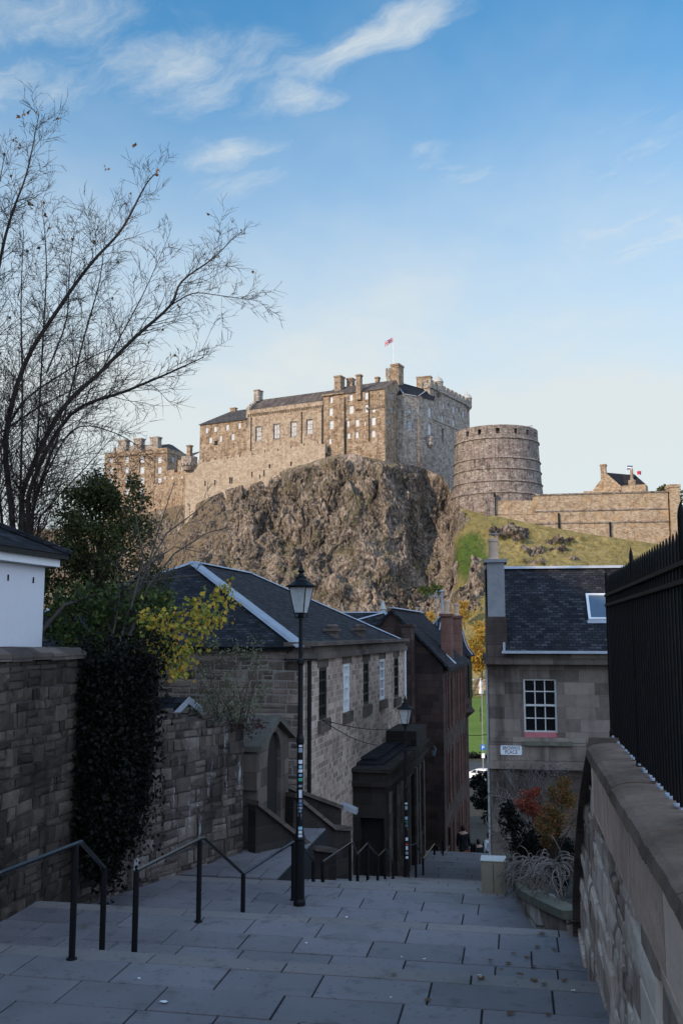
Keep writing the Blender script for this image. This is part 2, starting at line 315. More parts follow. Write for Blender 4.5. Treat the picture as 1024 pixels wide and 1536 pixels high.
M['near_black_stone'] = masonry('near_black_stone', [(0.0160, 0.0120, 0.0100), (0.0290, 0.0220, 0.0180), (0.0400, 0.0310, 0.0255)], 0.7, 0.32, (0.05, 0.045, 0.042), 0.0, 0.012, (0.5, 0.47, 0.46), 0.6, 0.6, 0.01)  # same dressed stone with its colours darkened to near black
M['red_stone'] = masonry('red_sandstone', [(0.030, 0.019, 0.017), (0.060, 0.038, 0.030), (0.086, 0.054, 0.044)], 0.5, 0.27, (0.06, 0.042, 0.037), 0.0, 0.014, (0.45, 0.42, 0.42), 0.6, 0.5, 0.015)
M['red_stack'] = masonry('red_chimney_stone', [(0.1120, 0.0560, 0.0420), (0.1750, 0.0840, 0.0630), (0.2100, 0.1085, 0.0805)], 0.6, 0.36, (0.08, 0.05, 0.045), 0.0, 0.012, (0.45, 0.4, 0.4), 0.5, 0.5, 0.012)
M['house_stone'] = masonry('house_ashlar', [(0.085, 0.067, 0.055), (0.175, 0.138, 0.112), (0.265, 0.212, 0.174)], 0.8, 0.33, (0.23, 0.19, 0.155), 0.0, 0.012, (0.3, 0.27, 0.265), 0.85, 0.9, 0.012)
M['house_trim'] = masonry('house_dressed_trim', [(0.09, 0.07, 0.058), (0.2, 0.157, 0.128), (0.34, 0.275, 0.225)], 1.3, 1.0, (0.06, 0.05, 0.045), 0.0, 0.012, (0.35, 0.32, 0.31), 0.7, 0.7, 0.01)
M['render_grey'] = plain('cement_render', (0.23, 0.23, 0.235), 0.9, 0, 0.3, 2.0, 0.004)
M['slate_blue'] = slate('blue_grey_slate', [(0.010, 0.010, 0.011), (0.023, 0.023, 0.026), (0.036, 0.035, 0.040), (0.072, 0.069, 0.076)], 0.19, 0.125)
M['slate_dark'] = slate('dark_slate', [(0.012, 0.012, 0.013), (0.022, 0.022, 0.026), (0.045, 0.045, 0.051)], 0.25, 0.17)
M['slate_far'] = slate('far_slate', [(0.03, 0.03, 0.034), (0.06, 0.058, 0.06), (0.1, 0.095, 0.095)], 0.7, 0.5)
M['slate_brown'] = slate('brown_lead_roof', [(0.05, 0.042, 0.04), (0.09, 0.075, 0.068), (0.14, 0.118, 0.105)], 0.9, 2.5)
M['lead'] = plain('lead_flashing', (0.36, 0.38, 0.42), 0.55, 0.2, 0.2, 2.5, 0.003)
M['lead_dome'] = plain('lead_dome_sheet', (0.42, 0.4, 0.37), 0.6, 0.1, 0.2, 0.8, 0.01)
M['black_iron'] = plain('black_painted_iron', (0.007, 0.007, 0.0075), 0.5, 0.0, 0.35, 20, 0.0012, 0.2)
def chipped():
    m, t, b = new_mat('chipped_black_iron'); p = pos(t); n = t.noise(p, 60, 4, 0.7); c = t.mix(t.step(t.noise(t.vmath('MULTIPLY', p, (1, 1, 0.6)), 26, 5, 0.75), 0.68, 0.74), (0.006, 0.0055, 0.0055, 1), (0.2, 0.18, 0.17, 1))
    c = t.mix(t.math('MULTIPLY', t.step(t.noise(p, 7, 4), 0.55, 0.7), 0.5), c, (0.02, 0.013, 0.01, 1)); setp(t, b, col=c, rough=0.6, spec=0.15, nor=bump(t, n, 0.004, 0.6)); return m
M['chipped_iron'] = chipped()
M['rail_steel'] = plain('worn_handrail', (0.045, 0.048, 0.055), 0.24, 0.75, 0.3, 14, 0.0006)
M['white_paint'] = plain('white_paint', (0.72, 0.72, 0.72), 0.5, 0, 0.06, 4)
M['white_render'] = plain('white_stucco', (0.6, 0.59, 0.61), 0.85, 0, 0.07, 1.4, 0.003)
M['sash_grey'] = plain('faded_sash_paint', (0.5, 0.48, 0.45), 0.6, 0, 0.2, 6)
M['pink_paint'] = plain('pink_paint', (0.42, 0.13, 0.14), 0.6, 0, 0.25, 5)
M['glass_dark'] = glassy('dark_window_glass', (0.008, 0.009, 0.01), 0.12, 0.35)
M['glass_sky'] = glassy('sky_reflecting_glass', (0.1, 0.13, 0.17), 0.04, 1.0)
M['glass_blind'] = plain('window_with_white_blind', (0.42, 0.43, 0.45), 0.25, 0, 0.35, 0.9)
M['glass_lamp'] = plain('frosted_lamp_glass', (0.5, 0.53, 0.54), 0.25, 0, 0.15, 8)
M['wood_dark'] = plain('dark_door_wood', (0.02, 0.018, 0.016), 0.55, 0, 0.3, 9)
M['pot'] = plain('pale_clay_pot', (0.52, 0.36, 0.25), 0.85, 0, 0.2, 5, 0.006)
M['cabinet'] = plain('olive_cabinet_paint', (0.2, 0.165, 0.115), 0.6, 0, 0.25, 3)
M['castle'] = masonry('castle_rubble_sandstone', [(0.172, 0.116, 0.076), (0.301, 0.215, 0.146), (0.378, 0.288, 0.205), (0.464, 0.370, 0.275)], 0.9, 0.5, (0.38, 0.29, 0.2), 0.8, 0.05, (0.42, 0.34, 0.3), 0.7, 0.75, 0.12, patch=(0.36, 0.2, 0.1, 1), patch_amt=0.5, fine=1.3)
M['castle_hall'] = masonry('castle_hall_stone', [(0.241, 0.172, 0.120), (0.378, 0.292, 0.215), (0.482, 0.387, 0.292)], 0.9, 0.5, (0.44, 0.35, 0.26), 0.0, 0.04, (0.55, 0.47, 0.42), 0.6, 0.75, 0.08, fine=1.3)
M['castle_dark'] = masonry('castle_soot_stone', [(0.22, 0.182, 0.15), (0.34, 0.282, 0.23), (0.44, 0.37, 0.305), (0.56, 0.48, 0.4)], 0.9, 0.5, (0.24, 0.2, 0.165), 0.8, 0.05, (0.45, 0.42, 0.42), 0.7, 0.7, 0.12, fine=1.3)
M['castle_curtain'] = masonry('castle_curtain_stone', [(0.292, 0.219, 0.159), (0.413, 0.327, 0.245), (0.499, 0.404, 0.314)], 0.8, 0.45, (0.5, 0.4, 0.3), 0.8, 0.05, (0.6, 0.52, 0.47), 0.5, 0.45, 0.12, fine=1.3)
M['battery'] = masonry('battery_rubble_stone', [(0.13, 0.1, 0.088), (0.25, 0.2, 0.172), (0.34, 0.285, 0.245), (0.5, 0.43, 0.37)], 0.8, 0.42, (0.27, 0.22, 0.185), 0.8, 0.05, (0.34, 0.31, 0.31), 0.7, 0.95, 0.15, patch=(0.24, 0.155, 0.145, 1), patch_amt=0.6, fine=1.1)
M['forewall'] = masonry('forewall_sandstone', [(0.241, 0.163, 0.103), (0.413, 0.305, 0.206), (0.533, 0.421, 0.310)], 0.9, 0.4, (0.46, 0.36, 0.26), 0.0, 0.06, (0.45, 0.38, 0.35), 0.6, 0.5, 0.12, patch=(0.47, 0.29, 0.14, 1), patch_amt=0.7, fine=1.0)
M['bark'] = plain('bark_brown', (0.05, 0.036, 0.028), 0.9, 0, 0.4, 12, 0.01)
M['bark_grey'] = plain('bark_grey', (0.085, 0.07, 0.058), 0.9, 0, 0.4, 14, 0.01)
M['vine'] = plain('pale_vine_bark', (0.15, 0.12, 0.102), 0.85, 0, 0.55, 18, 0.006)
M['leaf_ever'] = leafm('evergreen_leaves', [(0.0099, 0.0143, 0.0044), (0.0248, 0.0330, 0.0077), (0.0495, 0.0578, 0.0110), (0.0935, 0.0908, 0.0193)], 0.2)
M['leaf_hedge'] = leafm('laurel_leaves', [(0.0180, 0.0330, 0.0084), (0.0480, 0.0720, 0.0150), (0.0900, 0.1140, 0.0240)], 0.25)
M['leaf_yellow'] = leafm('yellow_autumn_leaves', [(0.0935, 0.1360, 0.0255), (0.2805, 0.2720, 0.0382), (0.4930, 0.3485, 0.0425), (0.5440, 0.2890, 0.0425)], 0.3)
M['leaf_grey'] = leafm('grey_green_leaves', [(0.0675, 0.0750, 0.0375), (0.1425, 0.1500, 0.0788), (0.2400, 0.2325, 0.1425)], 0.25)
M['leaf_red'] = leafm('red_autumn_leaves', [(0.1200, 0.0210, 0.0120), (0.2520, 0.0450, 0.0240), (0.3000, 0.0840, 0.0360)], 0.3)
M['leaf_mixed'] = leafm('orange_green_leaves', [(0.0350, 0.0420, 0.0140), (0.0910, 0.0840, 0.0210), (0.2100, 0.0910, 0.0245), (0.2240, 0.0595, 0.0210)], 0.3)
M['leaf_orange'] = leafm('orange_autumn_leaves', [(0.22, 0.2, 0.04), (0.42, 0.26, 0.04), (0.5, 0.24, 0.03), (0.3, 0.27, 0.08)], 0.35)
M['leaf_brown'] = leafm('dry_leaves', [(0.1, 0.06, 0.03), (0.2, 0.09, 0.03), (0.12, 0.08, 0.04)], 0.3)
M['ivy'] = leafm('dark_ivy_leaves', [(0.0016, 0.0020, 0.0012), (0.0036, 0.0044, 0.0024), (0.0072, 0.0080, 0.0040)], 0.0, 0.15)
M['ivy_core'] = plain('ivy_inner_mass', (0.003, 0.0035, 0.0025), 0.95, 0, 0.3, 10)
# paving: per slab tone
def paving(name, dark, light):
    m, t, b = new_mat(name); g = t.new('ShaderNodeNewGeometry'); p = g.outputs['Position']; r = g.outputs['Random Per Island']
    n = t.noise(p, 1.1, 5, 0.65); nf = t.noise(p, 45, 4, 0.7); n3 = t.noise(p, 4.0, 4, 0.6)
    f = t.math('ADD', t.math('ADD', t.math('MULTIPLY', r, 0.16), 0.07), t.math('ADD', t.math('MULTIPLY', n, 0.4), t.math('MULTIPLY', nf, 0.3)))
    c = t.ramp(f, [(0.25, dark), (0.75, light)])
    c = t.mix(t.math('MULTIPLY', t.step(n3, 0.54, 0.7), 0.5), c, (0.055, 0.05, 0.048, 1))
    sp = t.new('ShaderNodeTexVoronoi', {'Vector': p, 'Scale': 9.0}, feature='F1').outputs['Distance']
    c = t.mix(t.math('MULTIPLY', t.math('SUBTRACT', 1.0, t.step(sp, 0.1, 0.2)), 0.45), c, (0.05, 0.046, 0.044, 1))
    c = t.mix(t.math('MULTIPLY', t.step(t.noise(p, 0.7, 4, 0.6), 0.55, 0.72), 0.4), c, (0.075, 0.078, 0.06, 1))
    h = t.math('ADD', t.math('MULTIPLY', nf, 0.5), n3)
    setp(t, b, col=c, rough=t.math('ADD', 0.5, t.math('MULTIPLY', n, 0.3)), spec=0.4, nor=bump(t, h, 0.008, 0.6)); return m
M['slab'] = paving('stone_paving', (0.1, 0.089, 0.093), (0.235, 0.208, 0.215))
M['nosing'] = paving('stone_step_edge', (0.145, 0.122, 0.115), (0.25, 0.216, 0.2))
M['joint'] = plain('dark_joint_mortar', (0.02, 0.02, 0.02), 0.95, 0, 0.3, 10)
def ground_mat(name, stops, sc=0.3, fine=14.0, bd=0.05, rough=0.95):
    m, t, b = new_mat(name); p = pos(t); n = t.noise(p, sc, 6, 0.62); nf = t.noise(p, fine*sc, 5, 0.7)
    f = t.math('ADD', t.math('MULTIPLY', n, 0.6), t.math('MULTIPLY', nf, 0.4))
    setp(t, b, col=t.ramp(f, stops), rough=rough, spec=0.2, nor=bump(t, nf, bd, 0.8)); return m
M['asphalt'] = ground_mat('asphalt', [(0.3, (0.045, 0.047, 0.05)), (0.7, (0.075, 0.077, 0.08))], 0.5, 20, 0.01, 0.8)
M['lawn'] = ground_mat('lawn_grass', [(0.3, (0.06, 0.11, 0.018)), (0.7, (0.13, 0.19, 0.04))], 0.25, 14, 0.08)
M['earth'] = ground_mat('earth', [(0.3, (0.03, 0.025, 0.02)), (0.7, (0.07, 0.06, 0.045))], 0.4, 14, 0.05)
M['field'] = ground_mat('far_ground', [(0.3, (0.06, 0.08, 0.03)), (0.7, (0.12, 0.12, 0.06))], 0.02, 14, 0.05)

# ================================================================== TERRAIN
def tab(t, x):
    if x <= t[0][0]: return t[0][1]
    for (a, va), (b, vb) in zip(t, t[1:]):
        if x <= b: return va + (vb-va)*(x-a)/(b-a)
    return t[-1][1]
YTOP = [(-120, 800), (120, 792), (232, 766), (300, 752), (338, 733), (372, 722), (400, 714), (440, 700), (465, 694), (486, 686), (510, 681), (530, 681), (560, 688), (580, 692), (607, 695), (640, 704), (665, 716), (690, 762), (720, 770), (745, 774), (800, 786), (870, 799), (1000, 818), (1180, 830)]
DTOP = [(-120, 372), (150, 372), (232, 352), (288, 332), (300, 330), (400, 318), (486, 306), (520, 301), (577, 297), (607, 303), (640, 312), (676, 306), (690, 290), (745, 283), (800, 282), (1000, 282), (1180, 285)]
YMID = [(-120, 950), (620, 945), (700, 950), (1180, 950)]
DDM = [(-120, 70), (250, 62), (430, 46), (560, 40), (660, 44), (720, 58), (1180, 62)]
def sm(a, b, x):
    t = min(1, max(0, (x-a)/(b-a))); return t*t*(3-2*t)
def build_terrain():
    xs = []; x = -120.0
    while x < 1180: xs.append(x); x += 1.5 if 210 < x < 760 else (2.0 if 200 < x < 1030 else 8)
    NR = 215; mb = MB(); veg = []; grn = []; scr = []; nc = len(xs)
    for r in range(-3, NR+1):
        for px in xs:
            yt = tab(YTOP, px); dt = tab(DTOP, px); ym = tab(YMID, px); dm = dt - tab(DDM, px)
            p = at(px, yt, dt)
            if r < 0:
                k = {-1: 6, -2: 45, -3: 160}[r]; q = p + Vector((p.x/p.y*k, k, 0.0)); mb.v.append(tuple(q)); veg.append(0.7); grn.append(0.2); scr.append(0.5); continue
            t = r/NR
            if t < 0.78:
                u = t/0.78; cliff = 1 - sm(640, 720, px)
                w_ = u + cliff*0.10*math.sin(u*math.pi)            # steeper near the top
                q = at(px, yt+(ym-yt)*u, dt+(dm-dt)*(u - cliff*0.12*math.sin(u*math.pi)))
                py = yt+(ym-yt)*u
            else:
                u = (t-0.78)/0.22; q = at(px, ym+(1045-ym)*u, dm+(200-dm)*u); py = ym+(1045-ym)*u
            # kinds of cover
            n0 = NZ.noise(q*0.05); n1 = NZ.noise(q*0.16 + Vector((9, 3, 1)))
            right = sm(672, 712, px + 16*n1 + (py-770)*0.10)
            v = right
            low = sm(880, 960, py + 26*n1) ; v = max(v, low*0.8)
            left = (1 - sm(300, 430, px)) * sm(-0.25, 0.35, n1 + 0.3); v = max(v, 0.6*left)
            out = 0.0
            for (ox, oy, rx, ry) in ((838, 822, 20, 6), (800, 826, 22, 8), (775, 812, 16, 5), (800, 842, 20, 5), (715, 872, 16, 34), (760, 800, 34, 11), (860, 838, 12, 4), (830, 812, 30, 4), (700, 905, 20, 24)):
                out = max(out, 1 - sm(0.55, 1.15, math.hypot((px-ox)/rx, (py-oy)/ry) + 0.45*n1))
            v *= 1 - out
            g = (1 - sm(0.5, 1.25, math.hypot((px-703)/34, (py-838)/44) + 0.3*n1)); g = max(g, (1 - sm(0.5, 1.2, math.hypot((px-742)/20, (py-882)/26) + 0.3*n1)))
            g = max(g, 0.6*(1-sm(0.5, 1.1, math.hypot((px-655)/26, (py-905)/20)+0.4*n1)))
            g = max(g, 0.35*(1-sm(0.5, 1.1, math.hypot((px-720)/50, (py-785)/18)+0.4*n1)))
            rock = 1 - v*0.85
            fade = sm(0, 0.05, t)*(1 - sm(0.9, 1.0, t))
            s1 = Vector((q.x*0.055, q.y*0.055, q.z*0.03)); s2 = q*0.14; s3 = q*0.38
            ql = Vector((q.x*0.92+q.z*0.38, q.y, q.z*0.92-q.x*0.38))          # tilted strata
            vd = NZ.voronoi(Vector((ql.x*0.15, ql.y*0.1, ql.z*0.05)))[0]; ve = NZ.voronoi(Vector((ql.x*0.4, ql.y*0.3, ql.z*0.15)) + Vector((7, 3, 5)))[0]; vf = NZ.voronoi(Vector((q.x*0.9, q.y*0.7, q.z*0.5)) + Vector((1, 8, 5)))[0]
            crag = 0.35 + 0.65*sm(-0.15, 0.25, NZ.noise(q*0.045 + Vector((3, 3, 8))))
            a = (min(vd[1]-vd[0], 0.5)*6.5 - 1.8 + (min(ve[1]-ve[0], 0.45)*4.4 - 1.0)*crag + (min(vf[1]-vf[0], 0.5)*1.7 - 0.4)*crag
                 + NZ.fractal(s1, 1.0, 2.1, 4) * 6.0 + 1.1*math.sin(q.z*0.55 + 2.5*NZ.noise(q*0.06)+ql.x*0.12)*crag
                 - abs(NZ.noise(s2)) * 2.2 + NZ.turbulence(s3, 4, True)*1.6 + NZ.turbulence(Vector((q.x*1.1, q.y*1.1, q.z*0.6)), 2, True)*0.9)
            a2 = NZ.noise(q*0.09)*1.0 + NZ.turbulence(q*0.5, 3, False)*0.7 + max(0, NZ.noise(q*0.22+Vector((5, 5, 5)))-0.25)*3.0
            am = (a*rock + a2*(1-rock) + out*2.4) * fade
            sx = NZ.noise(q*0.2 + Vector((30, 0, 0)))*2.0*rock*fade
            d = Vector((0.0, -0.8, 0.42))
            q = q + d*am + Vector((sx, 0, 0)) + Vector((0, 0, NZ.noise(q*0.3 + Vector((0, 50, 0)))*1.2*rock*fade))
            mb.v.append(tuple(q)); veg.append(v); grn.append(g); scr.append(1-sm(560, 690, px))
    for r in range(NR+3):
        for c in range(nc-1):
            i = r*nc + c; mb.f.append((i, i+nc, i+nc+1, i+1)); mb.m.append(0)
    ob = mb.build('castle_rock_hillside', M['rock'], loc=(0, 250, 0))
    for nm, dat in (('veg', veg), ('grn', grn), ('scrub', scr)):
        at_ = ob.data.attributes.new(nm, 'FLOAT', 'POINT'); at_.data.foreach_set('value', dat)
    tag(ob, kind='structure'); return ob
def rock_mat():
    m, t, b = new_mat('craggy_rock_and_grass'); p = pos(t)
    vg = t.new('ShaderNodeAttribute', attribute_name='veg').outputs['Fac']; gr = t.new('ShaderNodeAttribute', attribute_name='grn').outputs['Fac']
    nor = t.new('ShaderNodeNewGeometry').outputs['Normal']; nz = t.new('ShaderNodeSeparateXYZ', {0: nor}).outputs[2]
    pv = t.vmath('MULTIPLY', p, (1, 1, 0.4))
    n = t.noise(pv, 0.13, 8, 0.68); nf = t.noise(p, 0.9, 6, 0.75); nm = t.noise(p, 0.33, 6, 0.7)
    nv = t.noise(t.vmath('MULTIPLY', p, (1, 1, 0.35)), 1.7, 5, 0.75)
    f = t.math('ADD', t.math('MULTIPLY', n, 0.3), t.math('ADD', t.math('MULTIPLY', nf, 0.4), t.math('MULTIPLY', nv, 0.3)))
    rc = t.ramp(f, [(0.39, (0.022, 0.019, 0.018)), (0.465, (0.09, 0.075, 0.065)), (0.52, (0.28, 0.222, 0.182)), (0.6, (0.64, 0.51, 0.42))])
    rc = t.mix(t.math('MULTIPLY', t.step(t.noise(t.vmath('MULTIPLY', p, (1, 1, 0.3)), 0.22, 6, 0.7), 0.63, 0.75), 0.6), rc, (0.42, 0.4, 0.39, 1))
    rc = t.mix(t.math('MULTIPLY', t.math('MULTIPLY', t.step(nz, 0.35, 0.75), t.step(nm, 0.4, 0.56)), 0.8), rc, (0.27, 0.215, 0.115, 1))
    rc = t.mix(t.math('MULTIPLY', t.step(t.noise(p, 0.11, 6, 0.72), 0.52, 0.62), 0.5), rc, (0.17, 0.15, 0.075, 1))
    gc = t.ramp(t.math('ADD', t.math('MULTIPLY', nm, 0.55), t.math('MULTIPLY', nf, 0.45)), [(0.34, (0.11, 0.095, 0.037)), (0.5, (0.3, 0.24, 0.095)), (0.66, (0.46, 0.36, 0.17))])
    gg = t.ramp(nf, [(0.3, (0.04, 0.065, 0.015)), (0.7, (0.14, 0.21, 0.045))])
    sc_ = t.new('ShaderNodeAttribute', attribute_name='scrub').outputs['Fac']
    sg = t.ramp(t.math('ADD', t.math('MULTIPLY', nm, 0.45), t.math('MULTIPLY', nf, 0.55)), [(0.3, (0.06, 0.045, 0.03)), (0.48, (0.2, 0.15, 0.105)), (0.6, (0.27, 0.205, 0.13)), (0.72, (0.19, 0.18, 0.08))])
    gc = t.mix(sc_, gc, sg)
    gc = t.mix(t.math('MULTIPLY', gr, t.step(t.math('ADD', nm, t.math('MULTIPLY', gr, 0.3)), 0.54, 0.72)), gc, gg)
    vm = t.step(t.math('ADD', vg, t.math('MULTIPLY', t.math('SUBTRACT', nm, 0.5), 0.9)), 0.38, 0.6)
    c = t.mix(vm, rc, gc)
    hh = t.math('ADD', t.math('MULTIPLY', n, 1.5), nf)
    setp(t, b, col=c, rough=0.95, spec=0.15, nor=bump(t, hh, 1.6, 1.0)); return m
M['rock'] = rock_mat()
build_terrain()
# street bed: one sheet following the profile of the hill down to the valley
PROF = [(-60, -2.3), (2.9, -2.3), (3.2, -2.9), (5.9, -3.2), (8.8, -3.75), (11.8, -4.3), (15.2, -4.9), (27.4, -7.9), (36, -9.3), (44, -10.9), (60, -13.0), (127, -19.0), (150, -19.55), (155, -19.4)]
def gz(u): return tab(PROF, u)
mb = MB(); us = [-60, -20, 0, 2.9, 5.9, 8.8, 11.8, 15.2, 19, 23, 27.4, 30, 33, 36, 40, 44, 50, 55, 60, 75, 90, 110, 127, 140, 155]
for i in range(len(us)-1):
    for (a0, a1) in ((-160, 200),):
        mb.quad(SF.p(a0, us[i], gz(us[i])-0.06), SF.p(a1, us[i], gz(us[i])-0.06), SF.p(a1, us[i+1], gz(us[i+1])-0.06), SF.p(a0, us[i+1], gz(us[i+1])-0.06))
tag(mb.build('hillside_ground', M['earth'], loc=(0, 40, -10)), kind='structure')
mb = MB()
ru = [43.4, 44, 50, 60, 75, 90, 110, 127, 148]
for i in range(len(ru)-1):
    l0 = -0.8 - 0.02*(ru[i]-36); l1 = -0.8 - 0.02*(ru[i+1]-36)
    mb.quad(SF.p(l0-0.4, ru[i], gz(ru[i])), SF.p(6, ru[i], gz(ru[i])), SF.p(6, ru[i+1], gz(ru[i+1])), SF.p(l1-0.4, ru[i+1], gz(ru[i+1])))
for i in range(6): pass
tag(mb.build('road', M['asphalt'], loc=(5, 80, -14)), kind='structure')
mb = MB(); mb.quad(SF.p(-120, 118, gz(118)+0.02), SF.p(160, 118, gz(118)+0.02), SF.p(160, 149, gz(149)+0.02), SF.p(-120, 149, gz(149)+0.02))
tag(mb.build('cross_road', M['asphalt'], loc=(10, 130, -19)), kind='structure')
mb = MB(); N1 = 24
lz0, lz1 = T(1132)*152, T(1044)*201
for i in range(N1):
    for j in range(12):
        def L(ii, jj):
            x = -120 + 280*ii/N1; y = 152 + 49*jj/12; return Vector((x, y, lz0+(lz1-lz0)*(jj/12) + 0.25*NZ.noise(Vector((x*0.06, y*0.06, 0)))))
        mb.quad(L(i, j), L(i+1, j), L(i+1, j+1), L(i, j+1))
tag(mb.build('lawn', M['lawn'], loc=(20, 170, -18)), kind='structure')
mb = MB(); mb.quad((-4000, -3000, -26), (4000, -3000, -26), (4000, 6000, -26), (-4000, 6000, -26))
tag(mb.build('ground', M['field'], loc=(0, 0, -26)), kind='structure')

# ================================================================== CASTLE
def online(p0, p1, px, py=650):
    k = kx(px, py); d = p1-p0; s = (k*p0.y - p0.x)/(d.x - k*d.y); return s*Vector((d.x, d.y, 0)).length
def xy(px, py, Y): q = at(px, py, Y); return Vector((q.x, q.y, 0))
def pxops(p0, p1, rects, org=(0, 0), sc=1.0):
    out = []; d = (p1-p0).normalized()
    for (x0, x1, y0, y1) in rects:
        a = online(p0, p1, org[0]+x0/sc, org[1]+(y0+y1)/2/sc); b = online(p0, p1, org[0]+x1/sc, org[1]+(y0+y1)/2/sc)
        Y = (p0 + d*((a+b)/2)).y
        out.append((a, b, T(org[1]+y1/sc)*Y, T(org[1]+y0/sc)*Y))
    return out
def lp(p0, p1, s, z, inn=0.0):
    d = (p1-p0).normalized(); i = Vector((-d.y, d.x, 0)); q = p0 + d*s + i*inn; return Vector((q.x, q.y, z))
def obar(mb, p0, p1, s0, s1, i0, i1, z0, z1):     # box in wall coordinates
    P = lambda s, i, z: lp(p0, p1, s, z, i)
    return mb.hexa([P(s0, i0, z0), P(s1, i0, z0), P(s1, i1, z0), P(s0, i1, z0), P(s0, i0, z1), P(s1, i0, z1), P(s1, i1, z1), P(s0, i1, z1)])
def window(parent, p0, p1, op, dep, cols=2, rows=2, bar=0.12, frame='white_paint', pane='glass_blind', name='window'):
    s0, s1, z0, z1 = op; f = MB(); fr = bar
    obar(f, p0, p1, s0, s0+fr, dep-0.1, dep, z0, z1); obar(f, p0, p1, s1-fr, s1, dep-0.1, dep, z0, z1)
    obar(f, p0, p1, s0+fr, s1-fr, dep-0.1, dep, z0, z0+fr); obar(f, p0, p1, s0+fr, s1-fr, dep-0.1, dep, z1-fr, z1)
    for k in range(1, cols):
        x = s0 + (s1-s0)*k/cols; obar(f, p0, p1, x-fr*0.3, x+fr*0.3, dep-0.075, dep, z0+fr, z1-fr)
    for k in range(1, rows):
        z = z0 + (z1-z0)*k/rows; obar(f, p0, p1, s0+fr, s1-fr, dep-0.085, dep-0.003, z-fr*0.3, z+fr*0.3)
    w_ = f.build(name, M[frame], parent)
    pn = MB(); q = lambda s, z: lp(p0, p1, s, z, dep-0.03); pn.quad(q(s0, z0), q(s1, z0), q(s1, z1), q(s0, z1)); pn.build('pane', M[pane], w_)
    return w_
def chimney(mb, c, e, wa, wb, z0, z1, cap=0.35):     # box stack with a projecting cap; c centre xy, e unit dir
    fr = Fr(c, 0); fr.e = Vector((e.x, e.y, 0)); fr.f = Vector((-e.y, e.x, 0))
    mb.box(fr, -wa/2, wa/2, -wb/2, wb/2, z0, z1-cap); mb.box(fr, -wa/2-0.2, wa/2+0.2, -wb/2-0.2, wb/2+0.2, z1-cap, z1)
def merlons(mb, p0, p1, z, h, w_, gap, th, i0=0.0):
    L = (p1-p0).length; n = max(1, int(L/(w_+gap))); st = L/n
    for k in range(n):
        obar(mb, p0, p1, k*st, k*st+st*w_/(w_+gap), i0, i0+th, z, z+h)
FW, FE = xy(300, 650, 334), xy(577, 600, 300)        # the long south-west front
FD = (FE-FW).normalized(); FIN = Vector((-FD.y, FD.x, 0))
def fpt(px, py=620): return FW + FD*online(FW, FE, px, py)
# ---- west block with hipped roof
a, b = FW, fpt(371); ze = T(637)*a.y; zb = T(720)*a.y
root = thing('castle_range', 'small west block of the castle with hipped grey roof left of the great hall', 'building', (a.x, a.y, zb))
ops = pxops(a, b, [(88, 108, 348, 388), (150, 172, 338, 378), (238, 260, 325, 368), (328, 348, 312, 355), (115, 137, 418, 460), (190, 210, 405, 450), (278, 300, 393, 440), (155, 180, 443, 478)], (290, 570), 4.876)
DP = 13
mb = MB(); mb.wall(a, b, zb, ze, ops, 0.35); mb.wall(a+FIN*DP, a, zb, ze); mb.build('wall', M['castle'], root)
for i, o in enumerate(ops): window(root, a, b, o, 0.32, 2, 3, 0.14, 'white_paint' if i < 7 else 'black_iron', 'glass_blind' if i < 7 else 'glass_dark')
zr = T(621)*(a.y+6); r0 = a + FD*((b-a).length*0.45) + FIN*6.5; r1 = b + FIN*6.5; hz = Vector((0, 0, ze)); A2 = a + FIN*13; B2 = b + FIN*13
mb = MB(); o_ = -FIN*0.4 - FD*0.4; V3 = lambda q, z: Vector((q.x, q.y, z))
mb.quad(V3(a+o_, ze), V3(b-FIN*0.4, ze), V3(r1, zr), V3(r0, zr)); mb.poly([V3(A2-FD*0.4, ze), V3(a+o_, ze), V3(r0, zr)]); mb.quad(V3(B2, ze), V3(A2-FD*0.4, ze), V3(r0, zr), V3(r1, zr))
mb.quad(V3(a+o_, ze-0.3), V3(b-FIN*0.4, ze-0.3), V3(b-FIN*0.4, ze), V3(a+o_, ze))
mb.build('roof', M['slate_far'], root)
mb = MB(); c = r0 + FD*1.0; chimney(mb, c, FD, 2.1, 1.3, zr-1, T(612)*c.y); mb.build('chimney', M['castle'], root)
# ---- great hall
a, b = fpt(371), fpt(485); zb = T(690)*a.y; ze = T(624)*fpt(377).y
root = thing('great_hall', 'great hall of the castle with four tall dark mullioned windows and long brown roof', 'building', (a.x, a.y, zb))
ops = pxops(a, b, [(455, 497, 340, 448), (585, 630, 320, 432), (710, 755, 303, 415), (825, 872, 287, 398)], (290, 570), 4.876)
slit = pxops(a, b, [(371, 381, 412, 452), (697, 720, 462, 490)], (290, 570), 4.876)
mb = MB(); mb.wall(a, b, zb, ze, ops, 0.5)
for s in pxops(a, b, [(424, 431, 270, 520), (788, 796, 235, 480), (938, 944, 200, 485)], (290, 570), 4.876): pass
mb.build('wall', M['castle_hall'], root)
for o in ops:
    f = MB(); s0, s1, z0, z1 = o
    obar(f, a, b, s0-0.35, s0, -0.06, 0.2, z0-0.3, z1+0.35); obar(f, a, b, s1, s1+0.35, -0.06, 0.2, z0-0.3, z1+0.35); obar(f, a, b, s0, s1, -0.06, 0.2, z1, z1+0.35); obar(f, a, b, s0, s1, -0.1, 0.2, z0-0.3, z0)
    wn = window(root, a, b, o, 0.48, 2, 3, 0.42, 'castle_dark', 'glass_blind'); f.build('surround', M['castle_dark'], wn)
for (x, y0, y1) in ((377, 626, 676), (452.6, 618, 668), (483, 611, 669)):
    mb = MB(); s = online(a, b, x); Y = lp(a, b, s, 0).y; obar(mb, a, b, s-0.11, s+0.11, -0.3, -0.05, T(y1)*Y, T(y0)*Y); mb.build('drainpipe', M['black_iron'], root)
mb = MB(); L = (b-a).length; nB = 34
